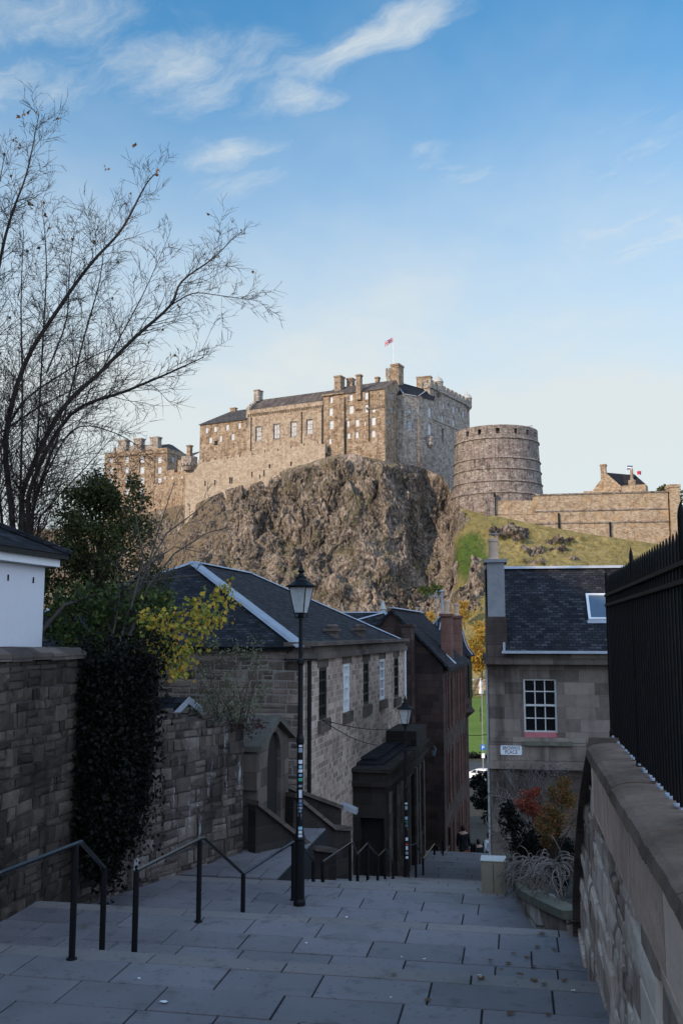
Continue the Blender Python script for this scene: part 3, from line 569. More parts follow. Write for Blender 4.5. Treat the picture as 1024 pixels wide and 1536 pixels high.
for k in range(nB): obar(mb, a, b, (k+0.2)*L/nB, (k+0.7)*L/nB, -0.35, 0.02, ze-0.1, ze+0.55)
obar(mb, a, b, 0, L, -0.5, 0.3, ze+0.55, ze+0.95); obar(mb, a, b, 0, L, -0.4, 0.2, ze+0.95, ze+2.1)
mb.build('corbel_table', M['castle_hall'], root)
mb = MB(); zr = T(596)*(a.y+7); g0 = a + FD*0.8; ez = ze+1.9
ridge0 = g0 + FIN*7; ridge1 = b + FIN*7; zr = T(600)*ridge0.y
mb.quad(V3(g0+FIN*0.2, ez), V3(b+FIN*0.2, ez), V3(ridge1, zr), V3(ridge0, zr)); mb.quad(V3(b+FIN*14, ez), V3(g0+FIN*14, ez), V3(ridge0, zr), V3(ridge1, zr)); mb.build('roof', M['slate_brown'], root)
mb = MB()      # crow-stepped gable
for k in range(7):
    t0, t1 = k/7, (k+1)/7; z1 = ez + (zr-ez)*t1 + 0.7
    for sd_ in (0, 1):
        i0 = 7*t0 if sd_ == 0 else 14-7*t1; i1 = 7*t1 if sd_ == 0 else 14-7*t0
        obar(mb, a, b, -0.5, 0.8, i0, i1, ze-4, z1)
c = a + FD*0.6 + FIN*6.2; chimney(mb, c, FD, 2.0, 3.0, zr-1, T(586)*c.y); mb.build('crow_step_gable', M['castle_dark'], root)
# ---- palace block
a, b = fpt(485), FE; zb = T(700)*b.y - 6; ze = T(583)*b.y; DPp = 17.5
root = thing('palace_block', 'tall sunlit palace block of the castle with rows of white windows above the cliff', 'building', (b.x, b.y, zb))
rects = [(115, 150, 418, 505), (105, 150, 565, 655), (110, 160, 715, 815), (100, 132, 925, 995), (345, 385, 390, 480), (342, 395, 540, 632), (312, 345, 712, 788), (318, 355, 862, 930), (415, 460, 700, 780), (415, 452, 848, 920), (515, 535, 722, 780), (510, 525, 875, 920), (525, 570, 372, 465), (525, 572, 525, 618), (610, 650, 560, 618), (605, 655, 675, 770), (605, 650, 828, 910), (230, 262, 1045, 1110)]
ops = pxops(a, b, rects, (480, 540), 7.877)
ops = [(o[0], o[1], o[2], min(o[3], ze-0.4)) for o in ops]
mb = MB(); mb.wall(a, b, zb, ze, ops, 0.4)
g1 = b + FIN*DPp; gops = pxops(b, g1, [(107, 137, 335, 405), (105, 132, 470, 545), (80, 115, 610, 655)], (570, 540), 6.827)
zap = T(570)*(b.y+7.5); mid = b + FIN*DPp/2
mb.wall(b, g1, zb, ze, gops, 0.4); mb.poly([V3(b, ze), V3(g1, ze), V3(mid, zap)]); mb.wall(a+FIN*DPp, a, zb, ze)
mb.build('wall', M['castle'], root)
for i, o in enumerate(ops): window(root, a, b, o, 0.36, 2, 3, 0.13, 'white_paint' if i < 17 else 'wood_dark', 'glass_blind' if i < 17 else 'glass_dark')
for o in gops: window(root, b, g1, o, 0.36, 2, 3, 0.13, 'white_paint', 'glass_sky')
mb = MB()
# corbelled course, drainpipes, projecting bay on the left part
for (xa, xb, yy) in ((532.5, 577, 611.5),):
    s0, s1 = online(a, b, xa), online(a, b, xb); z = T(yy)*lp(a, b, (s0+s1)/2, 0).y; n = 16
    for k in range(n):
        if k in (4, 5): continue
        obar(mb, a, b, s0+(s1-s0)*(k+0.1)/n, s0+(s1-s0)*(k+0.65)/n, -0.4, 0.02, z-0.5, z+0.2)
mb.build('corbel_table', M['castle'], root); mb = MB()
s0, s1 = online(a, b, 483), online(a, b, 517)
z1 = T(593)*a.y; obar(mb, a, b, s0, s1-0.2, -0.45, 0.02, z1-0.35, z1+0.1); mb.build('string_course', M['castle'], root)
for (x, y0, y1) in ((553.6, 586, 662), (518.6, 632, 682), (483.8, 605, 669)):
    mb = MB(); s = online(a, b, x); Y = lp(a, b, s, 0).y; obar(mb, a, b, s-0.16, s+0.16, -0.35, -0.05, T(y1)*Y, T(y0)*Y); mb.build('drainpipe', M['black_iron'], root)
mb = MB(); s0, s1 = online(a, b, 486), online(a, b, 517); Y = a.y   # shallow bay
obar(mb, a, b, online(a, b, 508), online(a, b, 517.5), -1.0, 0.05, T(690)*Y, T(600)*Y); mb.build('stair_turret', M['castle'], root)
mb = MB(); e0 = -FIN*0.35
rl = a + FIN*DPp/2; rr = mid
mb.quad(V3(a+e0, ze-0.05), V3(b+e0+FD*0.1, ze-0.05), V3(rr+FD*0.1, zap+0.1), V3(rl, zap+0.1)); mb.quad(V3(g1+FD*0.1, ze), V3(a+FIN*DPp, ze), V3(rl, zap+0.1), V3(rr+FD*0.1, zap+0.1)); mb.poly([V3(a+FIN*DPp, ze), V3(a+e0, ze), V3(rl, zap)])
rf = mb.build('roof', M['slate_brown'], root)
def stack(px0, px1, py0, zlow, Y, name='chimney', mat='castle', dep=2.0, par=None):
    p = xy((px0+px1)/2, py0, Y); wd = (px1-px0)/FOC*Y*0.92; mb = MB(); chimney(mb, p, FD, wd, dep, zlow, T(py0)*Y, 0.5); return mb.build(name, M[mat], par)
stack(503, 515, 565, ze-1, 315, par=root, dep=3.2); stack(521, 531, 568, ze-1, 317, par=root, dep=2.4); stack(563, 569, 566, ze, 316, par=root, dep=1.4)
Yp = fpt(538).y - 0.25; stack(534.5, 542.5, 562.5, T(600)*Yp, Yp, par=root, dep=1.6)
# ---- tower house behind with big chimney, bartizan and flagpole
pc = xy(595.5, 560, 318)
root = thing('chimney_tower', 'big square chimney tower rising above the palace roof beside a little round turret', 'tower', (pc.x, pc.y, ze))
mb = MB(); chimney(mb, pc, FD, 3.0, 4.2, ze-6, T(548)*318, 0.7); mb.build('stack', M['castle'], root)
mb = MB(); pt_ = xy(585, 560, 319)
mb.lathe((pt_.x, pt_.y, 0), [(1.25, ze-2), (1.25, T(569)*319), (1.6, T(565)*319), (1.6, T(558)*319)], 14)
for k in range(7):
    an = 2*math.pi*k/7; q = Fr((pt_.x+1.4*math.cos(an), pt_.y+1.4*math.sin(an)), 90-math.degrees(an)); mb.box(q, -0.4, 0.4, -0.22, 0.22, T(558)*319, T(553.5)*319)
mb.build('bartizan', M['castle_dark'], root)
fp = xy(590, 540, 322)
root = thing('flagpole', 'tall white flagpole flying a red white and blue flag above the palace', 'flagpole', (fp.x, fp.y, T(575)*322))
mb = MB(); mb.tube([(fp.x, fp.y, T(580)*322), (fp.x, fp.y, T(505)*322)], [0.12, 0.07], 8); mb.build('pole', M['white_paint'], root)
def flag(parent, px_pole, px_end, y_top, y_bot, Y, cols, rows_=8, colsn=14, droop=3.0):
    """flag mesh with coloured cells and a wave; cols(u, v) gives the material index"""
    p0 = at(px_pole, y_top, Y); p1 = at(px_pole, y_bot, Y); pe = at(px_end, y_top+droop, Y-1.0); mb = MB()
    def P(u, v):
        q = p0.lerp(p1, v) + (pe-p0)*u; return q + Vector((0.0, 0.35*math.sin(u*6.5+v), 0.22*math.sin(u*5+0.7)))
    for i in range(colsn):
        for j in range(rows_):
            mb.cur = cols((i+0.5)/colsn, (j+0.5)/rows_); u0, u1, v0, v1 = i/colsn, (i+1)/colsn, j/rows_, (j+1)/rows_
            mb.quad(P(u0, v0), P(u1, v0), P(u1, v1), P(u0, v1))
    return mb.build('flag', [M['flag_blue'], M['flag_white'], M['flag_red']], parent)
M['flag_blue'] = plain('flag_blue', (0.02, 0.03, 0.16), 0.8); M['flag_white'] = plain('flag_white', (0.75, 0.75, 0.75), 0.8, 0, 0.05); M['flag_red'] = plain('flag_red', (0.5, 0.03, 0.05), 0.8)
def union(u, v):
    if abs(v-0.5) < 0.11 or abs(u-0.5) < 0.07: return 2
    if abs(v-0.5) < 0.19 or abs(u-0.5) < 0.12: return 1
    if abs(v-u) < 0.06 or abs(v-(1-u)) < 0.06: return 2
    if abs(v-u) < 0.13 or abs(v-(1-u)) < 0.13: return 1
    return 0
flag(root, 590, 577, 506, 513, 322, union, 16, 28, 6.0)
# ---- east range
P0 = g1 = None
e0 = b + FIN*9.6; e1 = e0 + FD*2.5; e2 = xy(628, 640, 310.5); e3 = xy(650, 640, 317)
root = thing('castle_range', 'shaded east range of the castle with dark slate roof and one bright sunlit edge', 'building', (e1.x, e1.y, zb))
zE = T(591)*e1.y
o1 = pxops(e1, e2, [(285, 315, 500, 545), (285, 322, 620, 715)], (570, 540), 6.827); o2 = pxops(e2, e3, [(490, 520, 480, 590), (490, 522, 650, 765)], (570, 540), 6.827)
mb = MB(); mb.wall(e0-FD*0.0, e1, zb, zE); mb.wall(e1, e2, zb, zE, o1, 0.4); mb.wall(e2, e3, zb, zE, o2, 0.4)
apx = e0 + FIN*6 - FD*2
mb.build('wall', M['castle_dark'], root)
for o in o1: window(root, e1, e2, o, 0.36, 2, 3, 0.14, 'white_paint', 'glass_sky')
for o in o2: window(root, e2, e3, o, 0.36, 2, 4, 0.14, 'white_paint', 'glass_blind')
mb = MB(); q1 = e0 + FIN*9 - FD*5; zt = T(571)*q1.y; e4 = xy(641, 586, 326); z4 = T(585)*326; e5 = xy(653, 592, 328); z5 = T(593)*328
mb.quad(V3(e1-FIN*0.3+FD*0.3, zE), V3(e2+FD*0.3, zE), V3(e4, z4), V3(q1, zt)); mb.quad(V3(e2+FD*0.3, zE), V3(e3+FD*0.3, zE), V3(e5, z5), V3(e4, z4)); mb.poly([V3(e0-FD*1.5, zE-0.2), V3(e1-FIN*0.3+FD*0.3, zE), V3(q1, zt)])
mb.build('roof', M['slate_dark'], root)
mb = MB()
mb.bar(V3(e1, zE+0.1), V3(q1, zt+0.1), 0.22, 5); mb.bar(V3(e2, zE+0.15), V3(e4, z4+0.15), 0.16, 5); mb.build('lead_strip', M['lead'], root)
mb = MB(); s = online(e1, e2, 627.6); obar(mb, e1, e2, s-0.3, s+0.25, -0.25, 0.3, zb, T(628)*e2.y); mb.build('buttress', M['castle'], root)
mb = MB(); s = online(e2, e3, 643); q = lp(e2, e3, s, 0); mb.lathe((q.x, q.y, 0), [(0.4, T(672)*q.y), (1.5, T(668)*q.y), (1.5, T(657)*q.y), (0.9, T(654)*q.y)], 10); mb.build('bartizan', M['castle_dark'], root)
mb = MB(); chimney(mb, xy(636, 575, 334), Vector((0.95, -0.3, 0)), 5.4, 2.2, zE, T(565.5)*334, 0.4); mb.build('chimney', M['castle'], root)
# ---- royal tower with battlements and two domed turrets
t0, t1 = xy(645, 620, 322.5), xy(703.5, 620, 351); zT = T(584)*xy(664, 584, 331.5).y
root = thing('royal_tower', 'shaded battlemented tower of the castle with two pale domed corner turrets', 'tower', (t0.x, t0.y, zb))
ops = pxops(t0, t1, [(640, 660, 435, 505), (740, 762, 470, 545), (840, 860, 515, 590), (628, 648, 565, 655), (738, 762, 605, 680), (690, 708, 440, 480), (795, 812, 480, 530), (630, 650, 700, 860)], (570, 540), 6.827)
mb = MB(); mb.wall(t0, t1, zb, zT-1.8, ops, 0.4); tin = Vector((-(t1-t0).y, (t1-t0).x, 0)).normalized(); mb.wall(t0+tin*3, t0, zb, zT-1.8); mb.wall(t1, t1+tin*14, zb, zT-1.8); mb.build('wall', M['castle_dark'], root)
for i, o in enumerate(ops): window(root, t0, t1, o, 0.36, 2, 3, 0.16, 'white_paint' if i not in (5, 6, 7) else 'castle_dark', 'glass_blind' if i not in (5, 6, 7) else 'glass_dark')
mb = MB(); L = (t1-t0).length
obar(mb, t0, t1, 0, L+0.3, -0.45, 0.6, zT-1.8, zT-1.2); obar(mb, t0, t1, -0.2, L+0.2, -0.35, 0.4, zT-1.2, zT); merlons(mb, t0, t1, zT, 1.2, 2.0, 1.1, 0.7, -0.35)
t0b = t0 + tin*3; merlons(mb, t0b, t0, zT, 1.2, 2.0, 1.1, 0.7, -0.35); obar(mb, t0b, t0, 0, 3, -0.35, 0.4, zT-1.8, zT); obar(mb, t0, t1, 0, L, -0.25, 0.02, T(628)*t0.y, T(625.5)*t0.y)
mb.build('battlement', M['castle_dark'], root)
for (px, Y, yd, yc) in ((657, 328, 574, 592), (700, 350, 598.5, 614)):
    q = xy(px, 590, Y); rr = 1.75; mb = MB()
    mb.lathe((q.x, q.y, 0), [(0.6, T(yc+3)*Y), (rr, T(yc-2)*Y), (rr, T(yd)*Y)], 14); tu = mb.build('turret', M['castle_dark'], root)
    mb = MB(); z = T(yd)*Y; mb.lathe((q.x, q.y, 0), [(rr+0.2, z), (rr+0.1, z+0.5), (rr*0.8, z+1.3), (rr*0.45, z+1.9), (0.12, z+2.3), (0.08, z+3.2), (0.02, z+3.4)], 14); mb.build('dome', M['lead_dome'], tu, smooth=False)
# ---- half-moon battery
HC = xy(743.5, 640, 300); zt = T(636.5)*286.6; n = 72
root = thing('half_moon_battery', 'huge round tapering battery of banded grey stone with flat top', 'fortification', (HC.x, HC.y, T(775)*286))
bands = [(14.9, T(800)*286), (14.6, T(740)*286), (14.95, T(739)*286), (14.55, T(736.5)*286), (14.25, T(722)*286), (14.6, T(721)*286), (14.15, T(718.5)*286), (14.0, T(703)*286), (14.35, T(702)*286), (13.9, T(699.5)*286), (13.8, T(687)*286), (14.15, T(686)*286), (13.72, T(683.5)*286), (13.45, T(657)*286), (13.85, T(656)*286), (13.75, T(654.5)*286), (13.4, T(653.5)*286), (13.35, T(649)*286), (13.3, T(641)*286), (13.3, zt)]
mb = MB(); m_ = n
for r, z in bands:
    for k in range(n): mb.v.append((HC.x+r*math.cos(2*math.pi*k/n), HC.y+r*math.sin(2*math.pi*k/n), z))
gaps = {47, 52, 57, 61, 43, 65}
for i in range(len(bands)-1):
    for k in range(n):
        if i == 17 and k in gaps: continue
        mb.f.append((i*n+k, i*n+(k+1) % n, (i+1)*n+(k+1) % n, (i+1)*n+k)); mb.m.append(0)
mb.lathe((HC.x, HC.y, 0), [(11.9, zt-3.2), (11.9, zt)], n); 
for k in range(n):
    a0, a1 = 2*math.pi*k/n, 2*math.pi*(k+1)/n
    for (ra, rb, z) in ((13.3, 11.9, zt),):
        mb.quad((HC.x+ra*math.cos(a0), HC.y+ra*math.sin(a0), z), (HC.x+ra*math.cos(a1), HC.y+ra*math.sin(a1), z), (HC.x+rb*math.cos(a1), HC.y+rb*math.sin(a1), z), (HC.x+rb*math.cos(a0), HC.y+rb*math.sin(a0), z))
    if k in gaps:
        zl, zh = bands[17][1], bands[18][1]
        for a in (a0, a1):
            c_, s_ = math.cos(a), math.sin(a); mb.quad((HC.x+13.33*c_, HC.y+13.33*s_, zl), (HC.x+12*c_, HC.y+12*s_, zl), (HC.x+12*c_, HC.y+12*s_, zh), (HC.x+13.33*c_, HC.y+13.33*s_, zh))
mb.build('wall', M['battery'], root)
mb = MB(); q0, q1 = xy(727, 750, 284.8), xy(741, 750, 284.6); obar(mb, q0, q1, 0, (q1-q0).length, -0.9, 3, T(790)*284, T(746)*284); mb.build('buttress', M['battery'], root)
mb = MB(); q0, q1 = xy(740.5, 750, 284), xy(743, 750, 284); obar(mb, q0, q1, 0, (q1-q0).length, -0.2, 1, T(775)*284, T(740)*284); mb.build('drainpipe', M['black_iron'], root)
gn = xy(790, 638, 296)
mb = MB(); fr = Fr(gn, 20); mb.box(fr, -0.7, 0.7, -0.5, 0.5, zt-0.5, zt+0.9); mb.lathe((gn.x, gn.y, 0), [(0.5, zt+0.9), (0.35, zt+1.5)], 8); mb.bar((gn.x-0.3, gn.y, zt+1.3), (gn.x+1.6, gn.y-0.7, zt+1.5), 0.14, 8)
tag(mb.build('saluting_gun', M['castle_dark']), 'tiny dark gun standing on the rim of the round battery', 'gun')
# ---- forewall
w0, w1, w2 = xy(738, 760, 284.5), xy(801, 760, 284), xy(1001, 760, 284)
root = thing('forewall', 'long sunlit sandstone curtain wall with horizontal bands running right from the battery', 'castle wall', (w1.x, w1.y, T(790)*284))
mb = MB(); zz = lambda y: T(y)*284
obar(mb, w0, w1, 0, (w1-w0).length, 0, 2.5, zz(830), zz(750.5))
obar(mb, w0, w1, -0.1, (w1-w0).length, -0.22, 0.02, zz(771.8), zz(769.8)); 
L = (w2-w1).length
P = lambda s, i, z: lp(w1, w2, s, z, i)
mb.hexa([P(0, -0.3, zz(850)), P(L, -0.3, zz(860)), P(L, 2.5, zz(860)), P(0, 2.5, zz(850)), P(0, -0.3, zz(743)), P(L, -0.3, zz(737.5)), P(L, 2.5, zz(737.5)), P(0, 2.5, zz(743))])
mb.build('wall', M['forewall'], root)
mb = MB()
mb.hexa([P(-0.2, -0.55, zz(744)), P(L, -0.55, zz(738.5)), P(L, 2.6, zz(738.5)), P(-0.2, 2.6, zz(744)), P(-0.2, -0.55, zz(741.8)), P(L, -0.55, zz(736.3)), P(L, 2.6, zz(736.3)), P(-0.2, 2.6, zz(741.8))])
for (ya, yb) in ((767.6, 763), (785.8, 782)):
    mb.hexa([P(0, -0.55, zz(ya+0.9)), P(L, -0.55, zz(yb+0.9)), P(L, -0.1, zz(yb+0.9)), P(0, -0.1, zz(ya+0.9)), P(0, -0.55, zz(ya-0.9)), P(L, -0.55, zz(yb-0.9)), P(L, -0.1, zz(yb-0.9)), P(0, -0.1, zz(ya-0.9))])
mb.build('string_course', M['battery'], root)
for (x, ya, yb) in ((833, 770, 800), (908.5, 784, 812)):
    mb = MB(); s = online(w1, w2, x); obar(mb, w1, w2, s-0.25, s+0.25, -0.75, -0.25, zz(yb), zz(ya)); mb.build('drainpipe', M['black_iron'], root)
mb = MB(); s0, s1 = online(w1, w2, 998.5), online(w1, w2, 1012.5); obar(mb, w1, w2, s0, s1, -1.3, 2.8, zz(870), zz(732)); obar(mb, w1, w2, s0-0.25, s1+0.25, -1.5, 3, zz(732), zz(727.5)); mb.build('end_pier', M['forewall'], root)
# ---- gatehouse behind the forewall
Yg = 300; g0, g1 = xy(889, 730, Yg), xy(930, 730, Yg-4); zz = lambda y: T(y)*Yg
root = thing('gatehouse', 'gabled sandstone gatehouse with tall chimney peeping over the curtain wall', 'building', (g0.x, g0.y, zz(750)))
gd = (g1-g0).normalized(); gi = Vector((-gd.y, gd.x, 0)); ap = lp(g0, g1, online(g0, g1, 906), zz(711)); Lg = (g1-g0).length; bk = gi*9 + gd*7
mb = MB(); A, B_ = lp(g0, g1, 0, zz(734)), lp(g0, g1, Lg, zz(731))
mb.poly([lp(g0, g1, 0, zz(770)), lp(g0, g1, Lg, zz(770)), B_, ap, A]); mb.poly([lp(g0, g1, Lg, zz(770)), lp(g0, g1, Lg, zz(770))+bk, B_+bk, B_]); mb.poly([A+bk, B_+bk, ap+bk]); obar(mb, g0, g1, -3.0, Lg-0.3, -1.2, 0.5, zz(770), zz(737)); obar(mb, g0, g1, Lg-0.5, Lg+7.6, 0.4, 5, zz(760), zz(731.5))
mb.build('wall', M['forewall'], root)
mb = MB(); mb.quad(B_+gd*0.3, B_+bk, ap+bk+Vector((0, 0, 0.15)), ap+Vector((0, 0, 0.15))); mb.quad(A+bk, A, ap, ap+bk); s = Lg; mb.quad(lp(g0, g1, s, zz(730), 1.2), lp(g0, g1, s+7.6, zz(731), 1.2), lp(g0, g1, s+3.5, zz(712), 5), lp(g0, g1, s-4.0, zz(712), 5)); mb.build('roof', M['slate_dark'], root)
stack(900, 908.3, 697, zz(722), Yg+0.6, par=root, mat='forewall', dep=1.8)
mb = MB(); q = xy(947.5, 730, 296); mb.lathe((q.x, q.y, 0), [(0.7, zz(736)), (1.25, zz(731)), (1.25, zz(724)), (0.5, zz(722)), (0.45, zz(707)), (0.1, zz(705.5))], 12); mb.build('turret', M['forewall'], root)
for (px, yp, ye, pe, yt, yb_, lab, cf) in ((940, 733, 699, 948, 699.5, 705.5, 'dark flag on the left of the two poles above the gatehouse roof', lambda u, v: 1 if abs(v-0.5) < 0.15 else 0), (955, 733, 706, 961, 707.5, 713, 'small reddish flag on the right pole above the gatehouse roof', lambda u, v: 2 if u < 0.6 else 0)):
    q = xy(px, 720, 303); rt = thing('flagpole', lab, 'flagpole', (q.x, q.y, T(yp)*303), 'flagpoles above the gatehouse')
    mb = MB(); mb.tube([(q.x, q.y, T(yp+4)*303), (q.x, q.y, T(ye)*303)], [0.09, 0.06], 6); mb.build('pole', M['white_paint'], rt); flag(rt, px, pe, yt, yb_, 303, cf, 6, 10, -2.0)
# ---- curtain wall along the cliff under the hall
c0, c1 = FW - FIN*3.2 - FD*3.6, fpt(493) - FIN*2.6; zc0 = T(697)*c0.y; zc1 = T(664)*c1.y; L = (c1-c0).length
root = thing('curtain_wall', 'pale curtain wall with slit openings running along the cliff under the great hall', 'castle wall', (c0.x, c0.y, zc0-20))
def ctop(s): return zc0 + (zc1-zc0)*s/L
ops = pxops(c0, c1, [(82, 92, 738, 778), (153, 163, 730, 772), (262, 274, 712, 758), (277, 288, 712, 758), (424, 434, 670, 710), (482, 490, 690, 728), (512, 522, 658, 705), (551, 563, 615, 648), (709, 720, 597, 630), (790, 800, 620, 652)], (290, 570), 4.876)
mb = MB(); zlo = min(zc0, zc1)-0.6; mb.wall(c0, c1, zc0-26, zlo, ops, 0.7)
nS = 22
for k in range(nS):
    s0, s1 = L*k/nS, L*(k+1)/nS; zt_ = max(ctop(s0), zlo+0.2) + rnd.uniform(-0.25, 0.25)
    obar(mb, c0, c1, s0, s1, 0.001, 1.6, zlo, zt_)
    if k % 2 == 0: obar(mb, c0, c1, s0+0.3, s1-0.5, 0.05, 0.9, zt_, zt_+1.0)
mb.build('wall', M['castle_curtain'], root)
for o in ops:
    mb = MB(); q = lambda s, z: lp(c0, c1, s, z, 0.68); mb.quad(q(o[0], o[2]), q(o[1], o[2]), q(o[1], o[3]), q(o[0], o[3])); mb.build('slit', M['glass_dark'], root)
mb = MB(); q = c0 + FD*1.5; zz = lambda y: T(y)*q.y
mb.lathe((q.x, q.y, 0), [(2.0, zz(706)), (2.9, zz(697)), (2.9, zz(686)), (2.5, zz(685.9)), (2.5, zz(690))], 16); 
for k in range(9):
    an = math.pi*1.05 + k*math.pi/8; fr = Fr((q.x+2.6*math.cos(an), q.y+2.6*math.sin(an)), 90-math.degrees(an)); mb.box(fr, -0.3, 0.3, -0.5, 0.55, zz(700), zz(696))
mb.build('bartizan', M['castle_dark'], root)
# ---- lower west buildings and wall
l0, l1 = xy(232, 720, 356), xy(290, 720, 337)
root = thing('lower_castle_house', 'low sandstone house with thin tall chimney left of the curtain wall', 'building', (l1.x, l1.y, T(760)*337))
zz = lambda y: T(y)*345
ops = pxops(l0, l1, [(730, 745, 335, 395), (752, 765, 335, 395), (725, 748, 443, 465), (575, 590, 450, 475), (645, 655, 450, 475)], (150, 640), 6.02)
mb = MB(); mb.wall(l0, l1, zz(800), zz(722), [o for o in ops if o[3] < zz(722)], 0.4)
L = (l1-l0).length; sA = online(l0, l1, 268); sB = online(l0, l1, 246)
up = [o for o in ops if o[2] > zz(722)]
pA = l0 + (l1-l0).normalized()*sA; pA2 = lp(l0, l1, sA, 0)
mb.wall(pA, l1, zz(722), zz(690), [(o[0]-sA, o[1]-sA, o[2], o[3]) for o in up if o[0] > sA], 0.4); mb.wall(pA+Vector((2, 6, 0)), pA, zz(722), zz(690))
obar(mb, l0, l1, sB, sA-0.01, 0.3, 4, zz(760), zz(708)); obar(mb, l0, l1, online(l0, l1, 250), online(l0, l1, 262), 0.3, 4, zz(708), zz(702.5))
for k in range(4): obar(mb, l0, l1, online(l0, l1, 233+k*4), online(l0, l1, 235.6+k*4), 0.0, 1, zz(722), zz(719))
mb.build('wall', M['castle'], root)
for o in ops: window(root, l0, l1, o, 0.36, 2, 2, 0.14)
mb = MB(); mb.quad(lp(l0, l1, sA-0.3, zz(690), -0.3), lp(l0, l1, L, zz(690), -0.3), lp(l0, l1, L, zz(680), 4), lp(l0, l1, sA-0.3, zz(680), 4)); mb.poly([lp(l0, l1, sA-0.3, zz(690), -0.3), lp(l0, l1, sA-0.3, zz(680), 4), lp(l0, l1, sA-0.3, zz(690), 8)]); mb.build('roof', M['slate_far'], root)
stack(281.5, 288, 668, zz(706), l1.y-1.0, par=root, dep=1.6)
# ---- barracks
n0, n1 = xy(157.5, 700, 400), xy(250.5, 700, 388); zz = lambda y: T(y)*394
root = thing('barracks_block', 'large four storey barracks with three broad chimneys at the far left of the castle', 'building', (n0.x, n0.y, zz(800)))
ops = pxops(n0, n1, [(x0, x1, y0, y1) for (x0, x1) in ((85, 118), (228, 262), (362, 400), (522, 558)) for (y0, y1) in ((268, 325), (362, 422), (456, 516), (556, 612))], (150, 640), 6.02)
nd = (n1-n0).normalized(); ni = Vector((-nd.y, nd.x, 0)); side = n1 + ni*22
sops = [(4, 6, zz(694), zz(686)), (10, 12, zz(694), zz(686))]
mb = MB(); mb.wall(n0, n1, zz(810), zz(683), ops, 0.4); mb.wall(n1, side, zz(810), zz(683), sops, 0.4); L = (n1-n0).length
obar(mb, n0, n1, -0.3, L+0.3, -0.4, 0.5, zz(683), zz(681)); obar(mb, n0, n1, 0, L, -0.1, 0.6, zz(681), zz(675.5)); obar(mb, n1, side, 0, 22, -0.1, 0.6, zz(683), zz(676))
obar(mb, n0, n1, online(n0, n1, 231.5), online(n0, n1, 233.8), -0.35, 0.02, zz(760), zz(684))
mb.build('wall', M['castle'], root)
for o in ops: window(root, n0, n1, o, 0.36, 2, 3, 0.15)
for o in sops: window(root, n1, side, o, 0.36, 2, 3, 0.15, pane='glass_sky')
mb = MB(); za, zr = zz(679), zz(663)
i1 = lambda s, i, z: lp(n0, n1, s, z, i)
mb.quad(i1(0.5, 0.8, za), i1(L-0.5, 0.8, za), i1(L-5, 9, zr), i1(5, 9, zr)); mb.quad(i1(L-0.5, 0.8, za), i1(L-0.5, 20, za), i1(L-5, 12, zr), i1(L-5, 9, zr)); mb.quad(i1(5, 9, zr), i1(L-5, 9, zr), i1(L-5, 12, zr), i1(5, 12, zr)); mb.quad(i1(0.5, 20, za), i1(0.5, 0.8, za), i1(5, 9, zr), i1(5, 12, zr)); mb.build('roof', M['slate_far'], root)
for (x0, x1, yt) in ((176.5, 188.5, 657), (199.5, 211, 657), (224, 236, 657)):
    s0, s1 = online(n0, n1, x0, 660), online(n0, n1, x1, 660); mb = MB(); obar(mb, n0, n1, s0, s1, 0.6, 3.4, zz(681), zz(yt+2)); obar(mb, n0, n1, s0-0.3, s1+0.3, 0.4, 3.6, zz(yt+2), zz(yt)); obar(mb, n0, n1, s0-2.4, s0, 0.8, 3, zz(681), zz(668)); mb.build('chimney', M['castle_dark'], root)
# ================================================================== THE STEPPED STREET
LEFT, RIGHT = -9.0, 0.66
CR = [2.9, 5.9, 8.83, 11.87, 15.3]           # landing ends (u); each is followed by a short flight of three steps
ZL = [-1.65, -2.52, -3.0, -3.48, -3.96]
for k in range(6): CR.append(15.3 + 2.05*(k+1)); ZL.append(-3.96 - 0.485*(k+1))
def slab_rows(mb, u0, u1, z, v0, v1, lens, th=0.08, g=0.0085, ch=0.004, jit=0.004):
    v = v0 + rnd.uniform(-lens[1], 0)
    while v < v1:
        l = rnd.uniform(*lens); a0, a1 = max(v, v0), min(v+l, v1)
        if a1-a0 > 0.12:
            dz = rnd.uniform(-jit, jit); mb.cbox(SF, a0+g, a1-g, u0+g, u1-g, z-th, z+dz, ch)
        v += l
mbS = MB(); mbN = MB(); mbJ = MB()
start = -4.0
for i, (cr, z) in enumerate(zip(CR, ZL)):
    lv = LEFT if i < 5 else -5.2
    rgt = RIGHT if i < 4 else (0.5 if i == 4 else -0.05)
    nos = 0.27 if i < 5 else 0.25
    span = cr - nos - start; nr = max(1, round(span/0.5)); d = span/nr
    for r in range(nr): slab_rows(mbS, start+r*d, start+(r+1)*d, z, lv, rgt, (0.62, 1.05))
    slab_rows(mbN, cr-nos, cr, z, lv, rgt, (1.1, 1.7), 0.16)
    mbJ.box(SF, lv-2, rgt+0.3, start-0.02, cr-0.03, z-0.5, z-0.012)
    zn = ZL[i+1] if i+1 < len(ZL) else -7.35
    nst = 3; st = 0.3; drop = (z-zn)/nst
    if i >= 5: st = 0.28
    for k in range(1, nst):
        slab_rows(mbN, cr+(k-1)*st, cr+k*st, z-drop*k, lv, rgt, (1.1, 1.7), 0.17); mbJ.box(SF, lv-2, rgt+0.3, cr+(k-1)*st-0.02, cr+k*st-0.03, z-drop*k-0.5, z-drop*k-0.012)
    start = cr + (nst-1)*st
